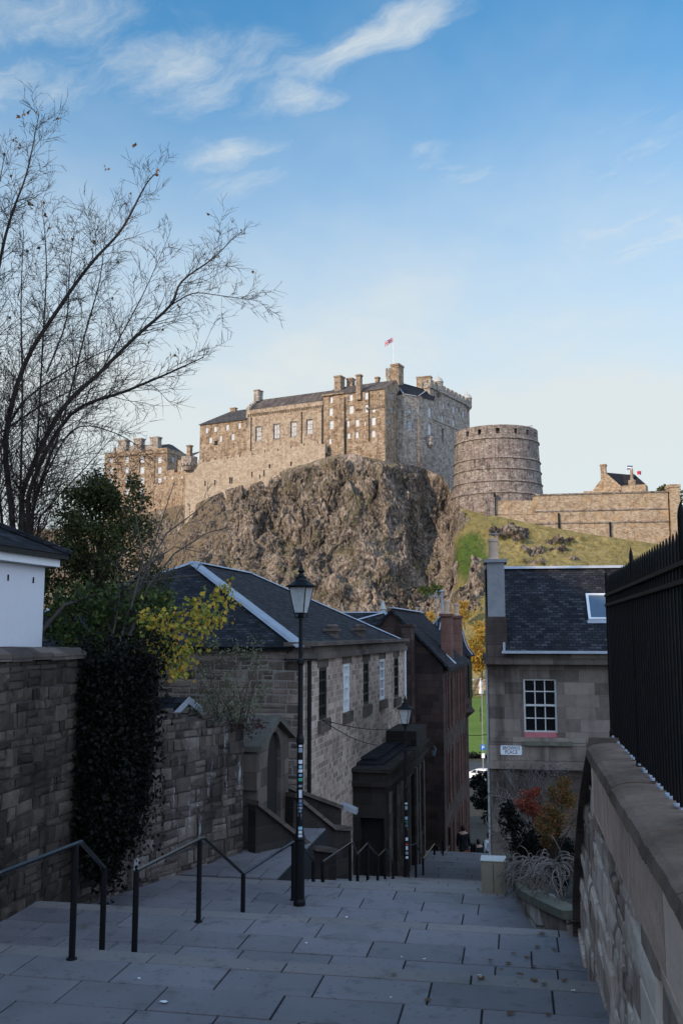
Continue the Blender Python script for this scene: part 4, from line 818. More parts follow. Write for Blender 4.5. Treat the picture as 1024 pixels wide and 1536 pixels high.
# lower sloping street, flights of shallow steps
u = start; z = -7.35
while u < 36:
    slab_rows(mbS, u, u+0.58, z, -4.4, 0.1, (0.7, 1.15)); slab_rows(mbS, u+0.58, u+1.16, z, -4.4, 0.1, (0.7, 1.15)); slab_rows(mbN, u+1.16, u+1.42, z, -4.4, 0.1, (1.1, 1.7), 0.18)
    mbJ.box(SF, -6, 0.6, u-0.02, u+1.40, z-0.5, z-0.012); u += 1.42; z -= 0.16
for k in range(9):
    slab_rows(mbN, u, u+0.32, z, -4.4, 0.1, (1.1, 1.7), 0.2); mbJ.box(SF, -6, 0.6, u-0.02, u+0.29, z-0.5, z-0.012); u += 0.32; z -= 0.17
stair_end = (u, z)
mbJ.box(SF, LEFT-3, -3.9, 12.4, 19.4, -5.2, -3.985)          # level forecourt left of the railings
for r in range(7): slab_rows(mbS, 15.4+r*0.57, 15.4+(r+1)*0.57, -3.96, LEFT, -3.92, (0.7, 1.15))
tag(mbS.build('stepped_street', M['slab'], loc=SF.p(0, 8, -4)), kind='structure')
tag(mbN.build('step_edges', M['nosing'], loc=SF.p(0, 8, -4)), kind='structure')
tag(mbJ.build('street_bed', M['joint'], loc=SF.p(0, 8, -4)), kind='structure')
# scattered dry leaves and litter on the paving
for (lab, nm, mt, spots) in (('dry', 'fallen_leaf', 'leaf_brown', [(780, 1462), (800, 1470), (720, 1467), (735, 1440), (762, 1445), (800, 1450), (815, 1475), (765, 1520), (822, 1522), (770, 1430), (790, 1436), (830, 1425), (750, 1455), (640, 1500), (812, 1400), (131, 1380), (127, 1390), (806, 1420), (845, 1470), (590, 1462)]), ('lit', 'litter_scrap', 'white_paint', [(246, 1503), (636, 1439), (719, 1463), (373, 1454), (859, 1486), (140, 1425), (459, 1415), (394, 1392), (720, 1465), (209, 1468), (602, 1436), (586, 1496), (520, 1376)])):
    for i, (px, py) in enumerate(spots):
        zl = -3.0 if py > 1450 or (px < 420 and py > 1425) else (-3.48 if py > 1385 else -3.96); q = atz(px, py, zl+0.012); mb = MB(); sz = rnd.uniform(0.012, 0.024) if lab == 'lit' else rnd.uniform(0.03, 0.05)
        if px == 246: sz = 0.04
        an = rnd.uniform(0, 6.28); n = 7; ring = []
        for k in range(n):
            t_ = 2*math.pi*k/n; r_ = sz*(0.6+0.4*abs(math.cos(t_*1.5)))*rnd.uniform(0.8, 1.2); ring.append(q + Vector((r_*math.cos(t_+an), 0.75*r_*math.sin(t_+an), rnd.uniform(0, 0.012))))
        for k in range(n): mb.add([q+Vector((0, 0, 0.006)), ring[k], ring[(k+1) % n]], ((0, 1, 2),))
        ob = mb.build(nm, M[mt]); 
        if lab == 'dry': tag(ob, 'small brown fallen leaf lying on the stone paving of the steps', 'leaf', 'fallen leaves on the paving')
        else: tag(ob, 'tiny white scrap of litter lying on the stone paving', 'litter', 'litter scraps on the paving')

# ================================================================== RIGHT WALL AND RAILING
VW = 0.62
def wall_top(u):
    return -0.92 if u < 8.2 else (-0.92 - 0.40*(u-8.2) - 0.035*(u-8.2)**2.6 if u < 11.7 else -3.6)
def laid_stones(fr, a, u0, u1, zlo, zhi, hs, ls, face=1, depth=0.16, prot=0.03, jit=0.012, ch=0.014, gap=0.008):
    '''rubble face built of single stones in wandering courses; face=+1 looks to +a'''
    mb = MB(); z = min(zlo(u0+(u1-u0)*k/8) for k in range(9)); zmax = max(zhi(u0+(u1-u0)*k/8) for k in range(9))
    wob = rnd.uniform(0, 50)
    while z < zmax:
        h = rnd.uniform(*hs); u = u0 - rnd.uniform(0, ls[1])
        while u < u1:
            l = rnd.uniform(*ls)*(1.0 if rnd.random() < 0.85 else 0.5); ua, ub = max(u, u0), min(u+l, u1)
            parts = [(z, z+h)] if (h < 0.2 or rnd.random() < 0.6) else [(z, z+h*0.5), (z+h*0.5, z+h)]
            for (za, zb) in parts:
                um = (ua+ub)/2
                if ub-ua > 0.05 and zb > zlo(um)-0.02 and za < zhi(um)-0.03:
                    zb = min(zb, zhi(um)); pr = rnd.uniform(0, prot); j = lambda: rnd.uniform(-jit, jit)
                    w0 = 0.05*NZ.noise(Vector((ua*0.9, z*2, wob))); w1 = 0.05*NZ.noise(Vector((ub*0.9, z*2, wob)))
                    c = [(ua+gap, za+gap+w0), (ub-gap, za+gap+w1), (ub-gap, zb-gap+w1), (ua+gap, zb-gap+w0)]
                    back = [fr.p(a-face*depth, x, y) for x, y in c]; mid = [fr.p(a+face*(pr-ch), x+j()*0.5, y+j()*0.5) for x, y in c]; cx = sum(q[0] for q in c)/4; cy = sum(q[1] for q in c)/4
                    fx = min(0.35, ch*1.6/max(0.03, (ub-ua)/2)); fy = min(0.35, ch*1.6/max(0.03, (zb-za)/2))
                    frt = [fr.p(a+face*(pr+j()*0.5), x+(cx-x)*fx+j()*0.6, y+(cy-y)*fy+j()*0.6) for x, y in c]; mpt = fr.p(a+face*(pr+abs(j())), cx+j(), cy+j())
                    fs = [(i, (i+1) % 4, 4+(i+1) % 4, 4+i) for i in range(4)] + [(4+i, 4+(i+1) % 4, 8+(i+1) % 4, 8+i) for i in range(4)] + [(8+i, 8+(i+1) % 4, 12) for i in range(4)]
                    if face < 0: fs = [f[::-1] for f in fs]
                    mb.add(back+mid+frt+[mpt], fs)
            u += l
        z += h
    return mb
root = thing('stone_wall', 'weathered sandstone wall with rounded coping descending along the right of the steps', 'wall', SF.p(VW, 6, -3.6))
def rough(fr, mb, u0, u1, v, zfun0, zfun1, du=0.09, dzn=22, amp=0.035, face=-1):
    nu = max(2, int((u1-u0)/du)); rows = []
    for i in range(nu+1):
        u = u0+(u1-u0)*i/nu; col = []
        for j in range(dzn+1):
            z = zfun0(u)+(zfun1(u)-zfun0(u))*j/dzn; q = Vector((0.0, u*1.7, z*3.2))
            dv = (NZ.noise(q)*0.6 + NZ.noise(q*2.9)*0.4 + NZ.noise(q*0.4)*0.8)*amp; col.append(fr.p(v+face*(0.0)+dv, u, z))
        rows.append(col)
    o = len(mb.v)
    for c in rows: mb.v.extend([tuple(q) for q in c])
    m = dzn+1
    for i in range(nu):
        for j in range(dzn): mb.f.append((o+i*m+j, o+i*m+j+1, o+(i+1)*m+j+1, o+(i+1)*m+j)); mb.m.append(0)
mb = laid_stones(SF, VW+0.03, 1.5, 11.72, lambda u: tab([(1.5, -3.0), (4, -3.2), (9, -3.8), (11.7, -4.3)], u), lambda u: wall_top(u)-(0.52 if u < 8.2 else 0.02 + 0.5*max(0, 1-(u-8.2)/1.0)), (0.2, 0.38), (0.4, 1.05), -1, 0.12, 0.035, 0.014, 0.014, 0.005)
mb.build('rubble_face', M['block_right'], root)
mb = MB(); mb.box(SF, VW+0.035, VW+0.42, -3.5, 8.2, -4.6, -1.0)
for k in range(14):
    u0, u1 = 8.2+k*0.25, 8.2+(k+1)*0.25; mb.hexa([SF.p(VW+0.035, u0, -4.6), SF.p(VW+0.40, u0, -4.6), SF.p(VW+0.40, u1, -4.6), SF.p(VW+0.035, u1, -4.6), SF.p(VW+0.035, u0, wall_top(u0)-0.03), SF.p(VW+0.40, u0, wall_top(u0)-0.03), SF.p(VW+0.40, u1, wall_top(u1)-0.03), SF.p(VW+0.035, u1, wall_top(u1)-0.03)])
mb.build('mortar_core', M['mortar_dark'], root)
mb = MB(); rough(SF, mb, -3.5, 8.28, VW-0.03, lambda u: -1.46, lambda u: -1.02, 0.12, 6, 0.012); mb.quad(SF.p(VW-0.03, 8.28, -1.46), SF.p(VW+0.45, 8.28, -1.46), SF.p(VW+0.45, 8.28, -1.02), SF.p(VW-0.03, 8.28, -1.02)); mb.quad(SF.p(VW-0.03, -3.5, -1.46), SF.p(VW-0.03, 8.28, -1.46), SF.p(VW+0.08, 8.28, -1.46), SF.p(VW+0.08, -3.5, -1.46))
mb.build('parapet', M['ashlar_parapet'], root)
u = -3.5; k = 0
while u < 8.25:      # rounded coping stones, each its own length
    l = min(rnd.uniform(0.42, 0.62), 8.3-u); mb = MB(); ns = 10; ring = []
    for j in range(ns+1):
        a = math.pi*j/ns; ring.append((VW+0.2-0.27*math.cos(a)*1.0, -1.03 + 0.105*math.sin(a)**0.38 if 0 < j < ns else -1.03))
    m_ = 16; dz = rnd.uniform(-0.008, 0.008)
    vs = []; 
    for i in range(m_+1):
        uu = u+0.003+(l-0.006)*i/m_; e = 0.005 if i in (0, m_) else 0.0
        for (v_, z_) in ring: q = SF.p(VW+0.2+(v_-VW-0.2)*(1-e*2), uu, z_-e+dz+0.012*NZ.noise(Vector((v_*5, uu*5, 3)))+(0.0055*math.sin(uu*70+2*NZ.noise(Vector((uu*4, 1, 1)))+v_*6)*max(0.0, NZ.noise(Vector((uu*2.5, v_*3, 9)))+0.55))); vs.append(q)
    R = ns+1; fs = [(i*R+j, i*R+j+1, (i+1)*R+j+1, (i+1)*R+j) for i in range(m_) for j in range(ns)] + [tuple(range(R-1, -1, -1)), tuple(range(m_*R, (m_+1)*R))]
    fs += [((i+1)*R, (i+1)*R+R-1, i*R+R-1, i*R) for i in range(m_)]
    mb.add(vs, fs)
    if u+l > 1.0: mb.build('coping_stone', M['coping_stone'], root)
    u += l; k += 1
mb = MB(); pu = [8.3+0.2*i for i in range(18)]      # sloped coping of the descending end
for u0, u1 in zip(pu, pu[1:]):
    z0, z1 = wall_top(u0), wall_top(u1)
    mb.hexa([SF.p(VW-0.06, u0, z0-0.03), SF.p(VW+0.46, u0, z0-0.03), SF.p(VW+0.46, u1, z1-0.03), SF.p(VW-0.06, u1, z1-0.03), SF.p(VW-0.04, u0, z0+0.09), SF.p(VW+0.44, u0, z0+0.09), SF.p(VW+0.44, u1, z1+0.09), SF.p(VW-0.04, u1, z1+0.09)])
mb.build('sloped_coping', M['dressed_dark'], root)
# upper garden behind the wall, so that its back is solid ground
mb = MB(); mb.box(SF, VW+0.45, 14, -3.4, 8.2, -4.5, -1.3); tag(mb.build('upper_ground', M['earth']), kind='structure')
# railing
VR = 0.83
root = thing('iron_railing', 'tall black iron railing standing on the rounded coping of the right wall', 'railing', SF.p(VR, 5, -0.92))
first = None; u = 1.7
def bar_mesh(z1, r, tip=True):
    mb = MB(); fr = Fr((0, 0), 10.5)
    n = 8; mb.lathe((0, 0, 0), [(r*0.9, 0), (r*0.9, z1-0.06), (r*0.55, z1-0.015), (r*0.1, z1)], n, 0.3); return mb
k = 0
while u < 8.85:
    if first is None:
        o = SF.p(VR, u, -0.905); mb = bar_mesh(1.43, 0.011); mb.v = [(q[0]+o.x, q[1]+o.y, q[2]+o.z) for q in mb.v]; first = mb.build('bar', M['chipped_iron'], root); ref = o
        mb = MB(); mb.lathe((o.x, o.y, o.z-0.01), [(0.024, 0), (0.022, 0.01), (0.016, 0.016)], 8); lead = mb.build('lead_socket', M['lead'], root)
    else:
        dlt = SF.p(VR, u, -0.905) - ref
        c = first.copy(); C.objects.link(c); c.parent = root; c.location = dlt
        if k % 3 != 1:
            c = lead.copy(); C.objects.link(c); c.parent = root; c.location = dlt + Vector((rnd.uniform(-0.008, 0.008),)*2 + (0,)); s = rnd.uniform(0.5, 0.95); 
    u += 0.112; k += 1
for z in (0.255, 0.345):
    mb = MB(); mb.box(SF, VR-0.024, VR+0.024, 1.5, 8.95, z-0.012, z+0.012); mb.build('rail', M['chipped_iron'], root)
for (u, z1, r) in ((8.93, 0.58, 0.016), (7.02, 0.62, 0.015), (4.9, 0.66, 0.02), (3.1, 0.66, 0.02)):
    mb = MB(); q = SF.p(VR, u, -0.93); mb.lathe(q, [(r*1.5, 0), (r*1.5, 0.05), (r, 0.07), (r, 0.93+z1-0.07), (r*0.8, 0.93+z1-0.04), (r*0.15, 0.93+z1)], 10); mb.build('standard', M['chipped_iron'], root)

# ================================================================== LOW GARDEN WALL with mossy coping
root = thing('garden_wall', 'low curved garden wall with mossy green coping below the gnarled creeper', 'wall', SF.p(0.4, 13, -4.2))
gw = [at(846, 1366, 11.5), at(826, 1357, 12.2), at(800, 1345, 13.1), at(781, 1334, 14.0), at(771, 1320, 15.2), at(765, 1306, 16.8), at(761, 1296, 18.4), at(757, 1287, 20.5), at(752, 1279, 23.0)]
def ribbon(mb, pts, w0, w1, dz0, dz1):
    n = len(pts); L_ = []; R_ = []
    for i, p in enumerate(pts):
        d = pts[min(i+1, n-1)]-pts[max(i-1, 0)]; d.z = 0; d.normalize(); s = Vector((d.y, -d.x, 0)); L_.append(p+s*w0); R_.append(p+s*w1)
    for i in range(n-1):
        zz_ = lambda q, a: Vector((q.x, q.y, q.z+a))
        mb.hexa([zz_(L_[i], dz0), zz_(R_[i], dz0), zz_(R_[i+1], dz0), zz_(L_[i+1], dz0), zz_(L_[i], dz1), zz_(R_[i], dz1), zz_(R_[i+1], dz1), zz_(L_[i+1], dz1)])
mb = MB(); ribbon(mb, gw, 0.02, 0.24, -1.3, -0.1); mb.build('wall_body', M['rubble_right'], root)
mb = MB(); ribbon(mb, gw, -0.03, 0.26, -0.1, 0.0); mb.build('coping', M['moss_coping'], root)
mb = MB(); pts = []
mb.poly([SF.p(0.55, 11.4, -3.25), SF.p(7, 11.4, -2.6), SF.p(7, 25.9, -4.2), SF.p(0.4, 25.9, -6.2), Vector(gw[6])+Vector((0.3, 0, -0.2)), Vector(gw[3])+Vector((0.3, 0, -0.2))])
tag(mb.build('garden_bed', M['earth']), kind='structure')
# ================================================================== CABINET
q = at(740, 1337, 14.95); fr = Fr((q.x, q.y), 10.5); z = -3.965
root = thing('utility_cabinet', 'small olive street cabinet with a pale lid standing beside the garden wall', 'cabinet', (q.x, q.y, z))
mb = MB(); mb.cbox(fr, -0.185, 0.185, 0, 0.22, z, z+0.48, 0.008); mb.build('body', M['cabinet'], root)
mb = MB(); mb.hexa([fr.p(-0.195, -0.012, z+0.482), fr.p(0.195, -0.012, z+0.482), fr.p(0.195, 0.23, z+0.482), fr.p(-0.195, 0.23, z+0.482), fr.p(-0.195, -0.012, z+0.495), fr.p(0.195, -0.012, z+0.495), fr.p(0.19, 0.23, z+0.52), fr.p(-0.19, 0.23, z+0.52)]); mb.build('lid', M['sash_grey'], root)
mb = MB(); mb.box(fr, -0.004, 0.004, -0.004, -0.0005, z+0.03, z+0.45); mb.build('door_seam', M['wood_dark'], root)

# ================================================================== HANDRAILS
def zl(u):
    for c, z in zip(CR, ZL):
        if u <= c: return z
    return -6.9
def rail_run(label, pts, posts, r=0.021, group=None):
    """pts: polyline of the top rail; posts: list of (point, ground z)"""
    b0 = pts[0]; rt = thing('handrail', label, 'handrail', (b0.x, b0.y, min(p[1] for p in posts)), group)
    mb = MB(); mb.tube(pts, r, 10); mb.build('top_rail', M['rail_steel'], rt, smooth=False)
    for (p, g) in posts:
        mb = MB(); mb.lathe((p.x, p.y, g), [(0.05, 0), (0.05, 0.012), (0.031, 0.02), (0.031, p.z-g-0.005)], 10); mb.build('post', M['black_iron'], rt)
A = at(-60, 1330, 7.0); A2 = at(0, 1310, 8.0); B = at(114, 1266, 9.12); Cc = at(157, 1302, 10.1)
Azz = at(122, 1263, 9.2)
rail_run('nearest handrail at the lower left, its bright rail rising to a tall post', [at(-120, 1353, 6.6), A2, B, Azz, Cc], [(A, -2.52), (B, -3.0), (Cc, -3.48)])
D0 = at(205, 1306, 10.05); D1 = at(300, 1258.5, 11.9); D1b = at(306, 1257, 12.0); D2 = at(365, 1311, 13.1); D3 = at(440, 1263, 14.6)
rail_run('second handrail climbing past a tall post and dropping to the foot of the lamp post', [D0, D1, D1b, D2, D3], [(D0, -3.48), (D1, -3.48), (D2, -3.96), (D3, -3.96)])
E_ = [(470, 1291, 16.2, None), ]
def vpost(label, runs, group=None):
    pts = [at(x, y, Y) for (x, y, Y, p) in runs]; rail_run(label, pts, [(at(x, y, Y), zl(SF.b_at(x, y, 0) if False else (at(x, y, Y).x*math.sin(math.radians(10.5))+at(x, y, Y).y*math.cos(math.radians(10.5))))-0.0) for (x, y, Y, p) in runs if p], 0.018, group)
vpost('third handrail just beyond the first lamp post, one short post and one tall', [(448, 1262, 15.0, 0), (470, 1291, 16.3, 1)])
vpost('fourth handrail with one thin bright rail in front of the dark porch', [(484, 1293, 16.5, 1), (525, 1265, 18.0, 1), (529, 1264, 18.1, 0), (536, 1283, 18.9, 1)])
vpost('fifth handrail, a short one behind the dark porch doorway', [(536, 1281, 19.1, 0), (551, 1265, 20.2, 1), (566, 1283, 21.2, 1)])
vpost('sixth handrail, small angled one just left of the second lamp post', [(566, 1285, 21.4, 0), (577, 1274, 22.5, 1), (580, 1274, 22.6, 0), (589, 1294, 23.6, 1)])
vpost('seventh handrail just right of the second lamp post', [(612, 1270, 26.2, 0), (623, 1266, 26.5, 1), (634, 1288, 28, 1), (651, 1266, 30.5, 1)])
vpost('eighth handrail, the farthest, low in the dark foot of the street', [(655, 1268, 31.0, 1), (664, 1283, 32.5, 1), (674, 1268, 34.5, 1)])

# ================================================================== LAMP POSTS
def lamp(label, base, hgt, lean, sc=1.0, stickers=()):
    rt = thing('street_lamp', label, 'street lamp', base, 'old street lamps beside the steps')
    b = Vector(base); mb = MB(); zt = hgt
    mb.lathe(b, [(0.088*sc, -0.4), (0.088*sc, 0.06), (0.074*sc, 0.1), (0.072*sc, 0.92), (0.085*sc, 0.95), (0.065*sc, 1.02), (0.05*sc, 1.1), (0.046*sc, 2.3), (0.06*sc, 2.34), (0.06*sc, 2.4), (0.042*sc, 2.46), (0.036*sc, zt-1.45), (0.055*sc, zt-1.42), (0.055*sc, zt-1.37), (0.034*sc, zt-1.33), (0.03*sc, zt-0.74), (0.05*sc, zt-0.7)], 14); mb.build('post', M['black_iron'], rt, smooth=False)
    mb = MB(); fr = Fr((b.x, b.y), 10.5); z = b.z+zt-1.36; mb.tube([fr.p(-0.24, 0, z), fr.p(0.24, 0, z)], 0.014, 8); mb.lathe(fr.p(-0.24, 0, z-0.016), [(0.02, 0), (0.02, 0.032)], 8); mb.lathe(fr.p(0.24, 0, z-0.016), [(0.02, 0), (0.02, 0.032)], 8); mb.build('ladder_bar', M['black_iron'], rt)
    zb_, zt_ = b.z+zt-0.66, b.z+zt-0.26; rb, rtp = 0.088, 0.166; fr = Fr((b.x, b.y), 22)
    cor = lambda r, z, k: fr.p(r*math.cos(math.pi/4+k*math.pi/2), r*math.sin(math.pi/4+k*math.pi/2), z)
    mb = MB(); rb *= 1.2; rtp *= 1.2
    for k in range(4):
        mb.bar(cor(rb, zb_, k), cor(rtp, zt_, k), 0.009, 5); mb.bar(cor(rb, zb_, k), cor(rb, zb_, k+1), 0.01, 5); mb.bar(cor(rtp, zt_, k), cor(rtp, zt_, k+1), 0.012, 5)
        mb.tube([fr.p(0, 0, zb_-0.07), cor(0.1, zb_-0.06, k), cor(rb, zb_, k)], 0.009, 5)
    mb.lathe((b.x, b.y, zb_-0.09), [(0.05, 0), (0.035, 0.03), (0.03, 0.08)], 10); mb.build('lantern_frame', M['black_iron'], rt)
    for k in range(4):
        mb = MB(); q = [cor(rb, zb_, k), cor(rb, zb_, k+1), cor(rtp, zt_, k+1), cor(rtp, zt_, k)]; mb.quad(*q); mb.build('glass_pane', M['glass_clear'], rt)
    mb = MB(); mb.lathe((b.x, b.y, zb_), [(0.055, 0), (0.06, 0.03), (0.05, 0.15), (0.02, 0.2)], 10); mb.build('bulb', M['glass_lamp'], rt)
    mb = MB(); mb.lathe((b.x, b.y, zt_), [(rtp*1.16, 0), (rtp*1.18, 0.02), (rtp*0.92, 0.045), (rtp*0.5, 0.1), (rtp*0.42, 0.14), (rtp*0.45, 0.155), (rtp*0.26, 0.17), (rtp*0.18, 0.215), (rtp*0.3, 0.24), (rtp*0.18, 0.27), (0.012, 0.34), (0.004, 0.38)], 12); mb.build('lantern_roof', M['black_iron'], rt)
    for (zs, hs, ws, mt) in stickers:
        mb = MB(); r = 0.0485*sc if zs > 1.1 else 0.09*sc; 
        if zs < 1.1: r = 0.0745*sc
        nn = 4; a0 = -math.pi/2 - ws/2/r + 0.15; pts = []
        for i in range(nn):
            q0 = a0 + ws/r*i/nn; q1 = a0 + ws/r*(i+1)/nn
            mb.quad((b.x+r*math.cos(q0), b.y+r*math.sin(q0), b.z+zs), (b.x+r*math.cos(q1), b.y+r*math.sin(q1), b.z+zs), (b.x+r*math.cos(q1), b.y+r*math.sin(q1), b.z+zs+hs), (b.x+r*math.cos(q0), b.y+r*math.sin(q0), b.z+zs+hs))
        mb.build('sticker', M[mt], rt)
    return rt
def clear_glass():
    m = bpy.data.materials.new('lantern_glass'); m.use_nodes = True; t = NT(m.node_tree); t.n.clear()
    n = t.noise(pos(t), 9, 4); d = t.new('ShaderNodeBsdfDiffuse', {'Color': (0.62, 0.63, 0.63, 1)}); tr = t.new('ShaderNodeBsdfTransparent', {'Color': (0.9, 0.93, 0.93, 1)}); gl = t.new('ShaderNodeBsdfGlossy', {'Color': (1, 1, 1, 1), 'Roughness': 0.05})
    a = t.new('ShaderNodeMixShader', {0: t.math('ADD', 0.4, t.math('MULTIPLY', n, 0.5)), 1: tr.outputs[0], 2: d.outputs[0]}); b_ = t.new('ShaderNodeMixShader', {0: 0.16, 1: a.outputs[0], 2: gl.outputs[0]})
    t.l.new(b_.outputs[0], t.new('ShaderNodeOutputMaterial').inputs[0]); return m
M['glass_clear'] = clear_glass()
for nm, cc in (('st_white', (0.6, 0.62, 0.66)), ('st_blue', (0.2, 0.36, 0.6)), ('st_green', (0.06, 0.35, 0.22)), ('st_grey', (0.25, 0.28, 0.33)), ('st_red', (0.4, 0.06, 0.05)), ('st_cyan', (0.3, 0.5, 0.6))): M[nm] = plain('sticker_'+nm[3:], cc, 0.5, 0, 0.5, 60)
lb = at(449, 1345, 14.35); zb = -3.965
def zpx(py, Y): return T(py)*Y - zb
st = []
for (y0, y1, mt) in ((1111, 1120, 'st_white'), (1121, 1128, 'st_grey'), (1139, 1145, 'st_white'), (1147, 1152, 'st_cyan'), (1153, 1158, 'st_white'), (1160, 1164, 'st_blue'), (1166, 1171, 'st_green'), (1176, 1180, 'st_grey'), (1184, 1196, 'st_white'), (1198, 1203, 'st_grey'), (1204, 1208, 'st_blue'), (1209, 1213, 'st_white'), (1214, 1218, 'st_cyan'), (1219, 1224, 'st_white'), (1225, 1230, 'st_blue'), (1232, 1237, 'st_white'), (1238, 1243, 'st_cyan'), (1244, 1249, 'st_white'), (1250, 1255, 'st_white')):
    st.append((zpx(y1, lb.y), (y1-y0-0.8)/FOC*lb.y, rnd.uniform(0.045, 0.07), mt))
lamp('tall black lamp post nearest the camera, its lantern against the cliff', (lb.x, lb.y, zb), T(855)*lb.y - zb, 0, 1.0, st)
l2 = at(609.5, 1318, 26.2); z2 = T(1318)*26.2
st2 = []
for (y0, y1, mt) in ((1203, 1206, 'st_white'), (1208, 1214, 'st_grey'), (1224, 1229, 'st_cyan'), (1230, 1235, 'st_green'), (1236, 1241, 'st_cyan'), (1242, 1245, 'st_white'), (1249, 1254, 'st_blue'), (1255, 1260, 'st_white'), (1264, 1267, 'st_red'), (1268, 1274, 'st_white'), (1276, 1281, 'st_grey'), (1283, 1287, 'st_white')):
    st2.append((T(y1)*26.2-z2, (y1-y0-0.8)/FOC*26.2, rnd.uniform(0.06, 0.09), mt))
lamp('second black lamp post farther down the steps beside the flat roofed porch', (l2.x, l2.y, z2), T(1049)*26.2 - z2, 0, 1.0, st2)
# lantern on a wall bracket farther down
q = at(650, 1128, 37.0); q.z += 0.1; root = thing('wall_lantern', 'small lantern on a wall bracket on the dark red building', 'lantern', q)
mb = MB(); mb.tube([q+Vector((-0.5, 0.3, 0.25)), q+Vector((-0.2, 0, 0.35)), q+Vector((0, 0, 0.1))], 0.025, 6); mb.build('bracket', M['black_iron'], root)
mb = MB(); mb.lathe(q-Vector((0, 0, 0.24)), [(0.06, 0), (0.1, 0.24)], 6); mb.build('glass', M['glass_sky'], root)
mb = MB(); mb.lathe(q, [(0.13, 0), (0.08, 0.08), (0.02, 0.16)], 6); mb.build('cap', M['black_iron'], root)
# ================================================================== LEFT BOUNDARY WALLS
def rough_wall(name, label, pa, pb, zb, zt0, zt1, mat, th=0.5, amp=0.05, cope=None, jag=0.06):
    """rubble wall whose right face runs from pa to pb (near to far)"""
    d = (pb-pa); L = d.length; h = math.degrees(math.atan2(d.x, d.y)); fr = Fr((pa.x, pa.y), h)
    rt = thing(name, label, 'wall', (pa.x+d.x/2, pa.y+d.y/2, zb)); top = lambda u: zt0+(zt1-zt0)*u/L
    tj = lambda u: top(u)+jag*NZ.noise(Vector((u*2.1, 5, 1)))
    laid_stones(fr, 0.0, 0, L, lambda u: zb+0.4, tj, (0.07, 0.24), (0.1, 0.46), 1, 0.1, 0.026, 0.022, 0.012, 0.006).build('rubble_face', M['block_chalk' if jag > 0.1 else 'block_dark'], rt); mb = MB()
    n = max(2, int(L/0.5))
    for k in range(n):
        u0, u1 = L*k/n, L*(k+1)/n
        mb.hexa([fr.p(-th, u0, zb), fr.p(-0.012, u0, zb), fr.p(-0.012, u1, zb), fr.p(-th, u1, zb), fr.p(-th, u0, top(u0)-0.01), fr.p(-0.012, u0, top(u0)-0.01), fr.p(-0.012, u1, top(u1)-0.01), fr.p(-th, u1, top(u1)-0.01)])
    mb.build('mortar_core', M['mortar_dark'], rt)
    if cope:
        mb = MB()
        for k in range(n):
            u0, u1 = L*k/n+0.01, L*(k+1)/n-0.01; o_ = rnd.uniform(-0.01, 0.015)
            ring0 = [(-th-0.08, 0.0), (0.07, 0.0), (0.07, 0.09), (-0.05, 0.16), (-th+0.02, 0.17), (-th-0.08, 0.1)]
            mb.extr([fr.p(a, u0, top(u0)+z+o_) for a, z in ring0], fr.f*(u1-u0)+Vector((0, 0, top(u1)-top(u0))))
        mb.build('coping', M[cope], rt)
    return rt, fr, L
pa, pb = SF.p(-6.25, -2.5, 0), None
k_ = SF.b_at(118, 1150, -6.25); pb = SF.p(-6.25, k_, 0)
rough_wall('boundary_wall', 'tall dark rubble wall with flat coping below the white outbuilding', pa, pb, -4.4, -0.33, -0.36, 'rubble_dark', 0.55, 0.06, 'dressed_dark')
w2a = at(108, 1200, 14.05); w2b = at(365, 1200, 17.7); w2a.z = w2b.z = 0
rough_wall('boundary_wall', 'lower stained rubble wall with painted scrawls between the ivy and the arched doorway', w2a, w2b, -4.6, T(1046)*14.6, T(1088)*17.6, 'rubble_dark', 0.45, 0.06, None, 0.12)
# chalky streaks and paint stains on that wall are rendered joints: small flat dressed stones set in it
# ================================================================== WHITE OUTBUILDING
p0, p1 = at(-90, 850, 12.0), at(68, 850, 14.4); p0.z = p1.z = 0; ze = T(838)*14.6
root = thing('outbuilding', 'white rendered outbuilding with low dark hipped roof behind the tall left wall', 'building', (p1.x, p1.y, -1.2))
inn = Vector((-(p1-p0).y, (p1-p0).x, 0)).normalized(); L = (p1-p0).length
mb = MB(); mb.wall(p0, p1, -1.2, ze-0.02); mb.wall(p1, p1+inn*4, -1.2, ze-0.02); mb.wall(p0+inn*4, p0, -1.2, ze-0.02); mb.build('wall', M['white_render'], root)
mb = MB(); obar(mb, p0, p1, -0.16, L+0.16, -0.16, 4.16, ze-0.14, ze); mb.build('fascia', M['white_paint'], root)
mb = MB(); obar(mb, p0, p1, -0.22, L+0.24, -0.26, -0.16, ze-0.02, ze+0.07); obar(mb, p0, p1, L+0.16, L+0.26, -0.16, 4.2, ze-0.02, ze+0.07); mb.build('gutter', M['black_iron'], root)
mb = MB(); zr = ze+1.15; q = lambda s, i, z: lp(p0, p1, s, z, i); e = 0.28
mb.quad(q(-e, -e, ze+0.05), q(L+e, -e, ze+0.05), q(L-1.9, 2, zr), q(1.9, 2, zr)); mb.poly([q(L+e, -e, ze+0.05), q(L+e, 4+e, ze+0.05), q(L-1.9, 2, zr)]); mb.quad(q(L+e, 4+e, ze+0.05), q(-e, 4+e, ze+0.05), q(1.9, 2, zr), q(L-1.9, 2, zr)); mb.build('roof', M['slate_dark'], root)
mb = MB(); mb.tube([q(L+e, -e, ze+0.08), q(L-1.9, 2, zr+0.03), q(1.9, 2, zr+0.03)], 0.05, 6); mb.build('ridge_tiles', M['slate_dark'], root)
for i, px in enumerate((12, 50)):
    s = online(p0, p1, px, 865); mb = MB(); z = T(872)*13.6; obar(mb, p0, p1, s-0.006, s+0.006, -0.02, 0.01, z, z+0.09); mb.build('wall_bracket', M['black_iron'], root)
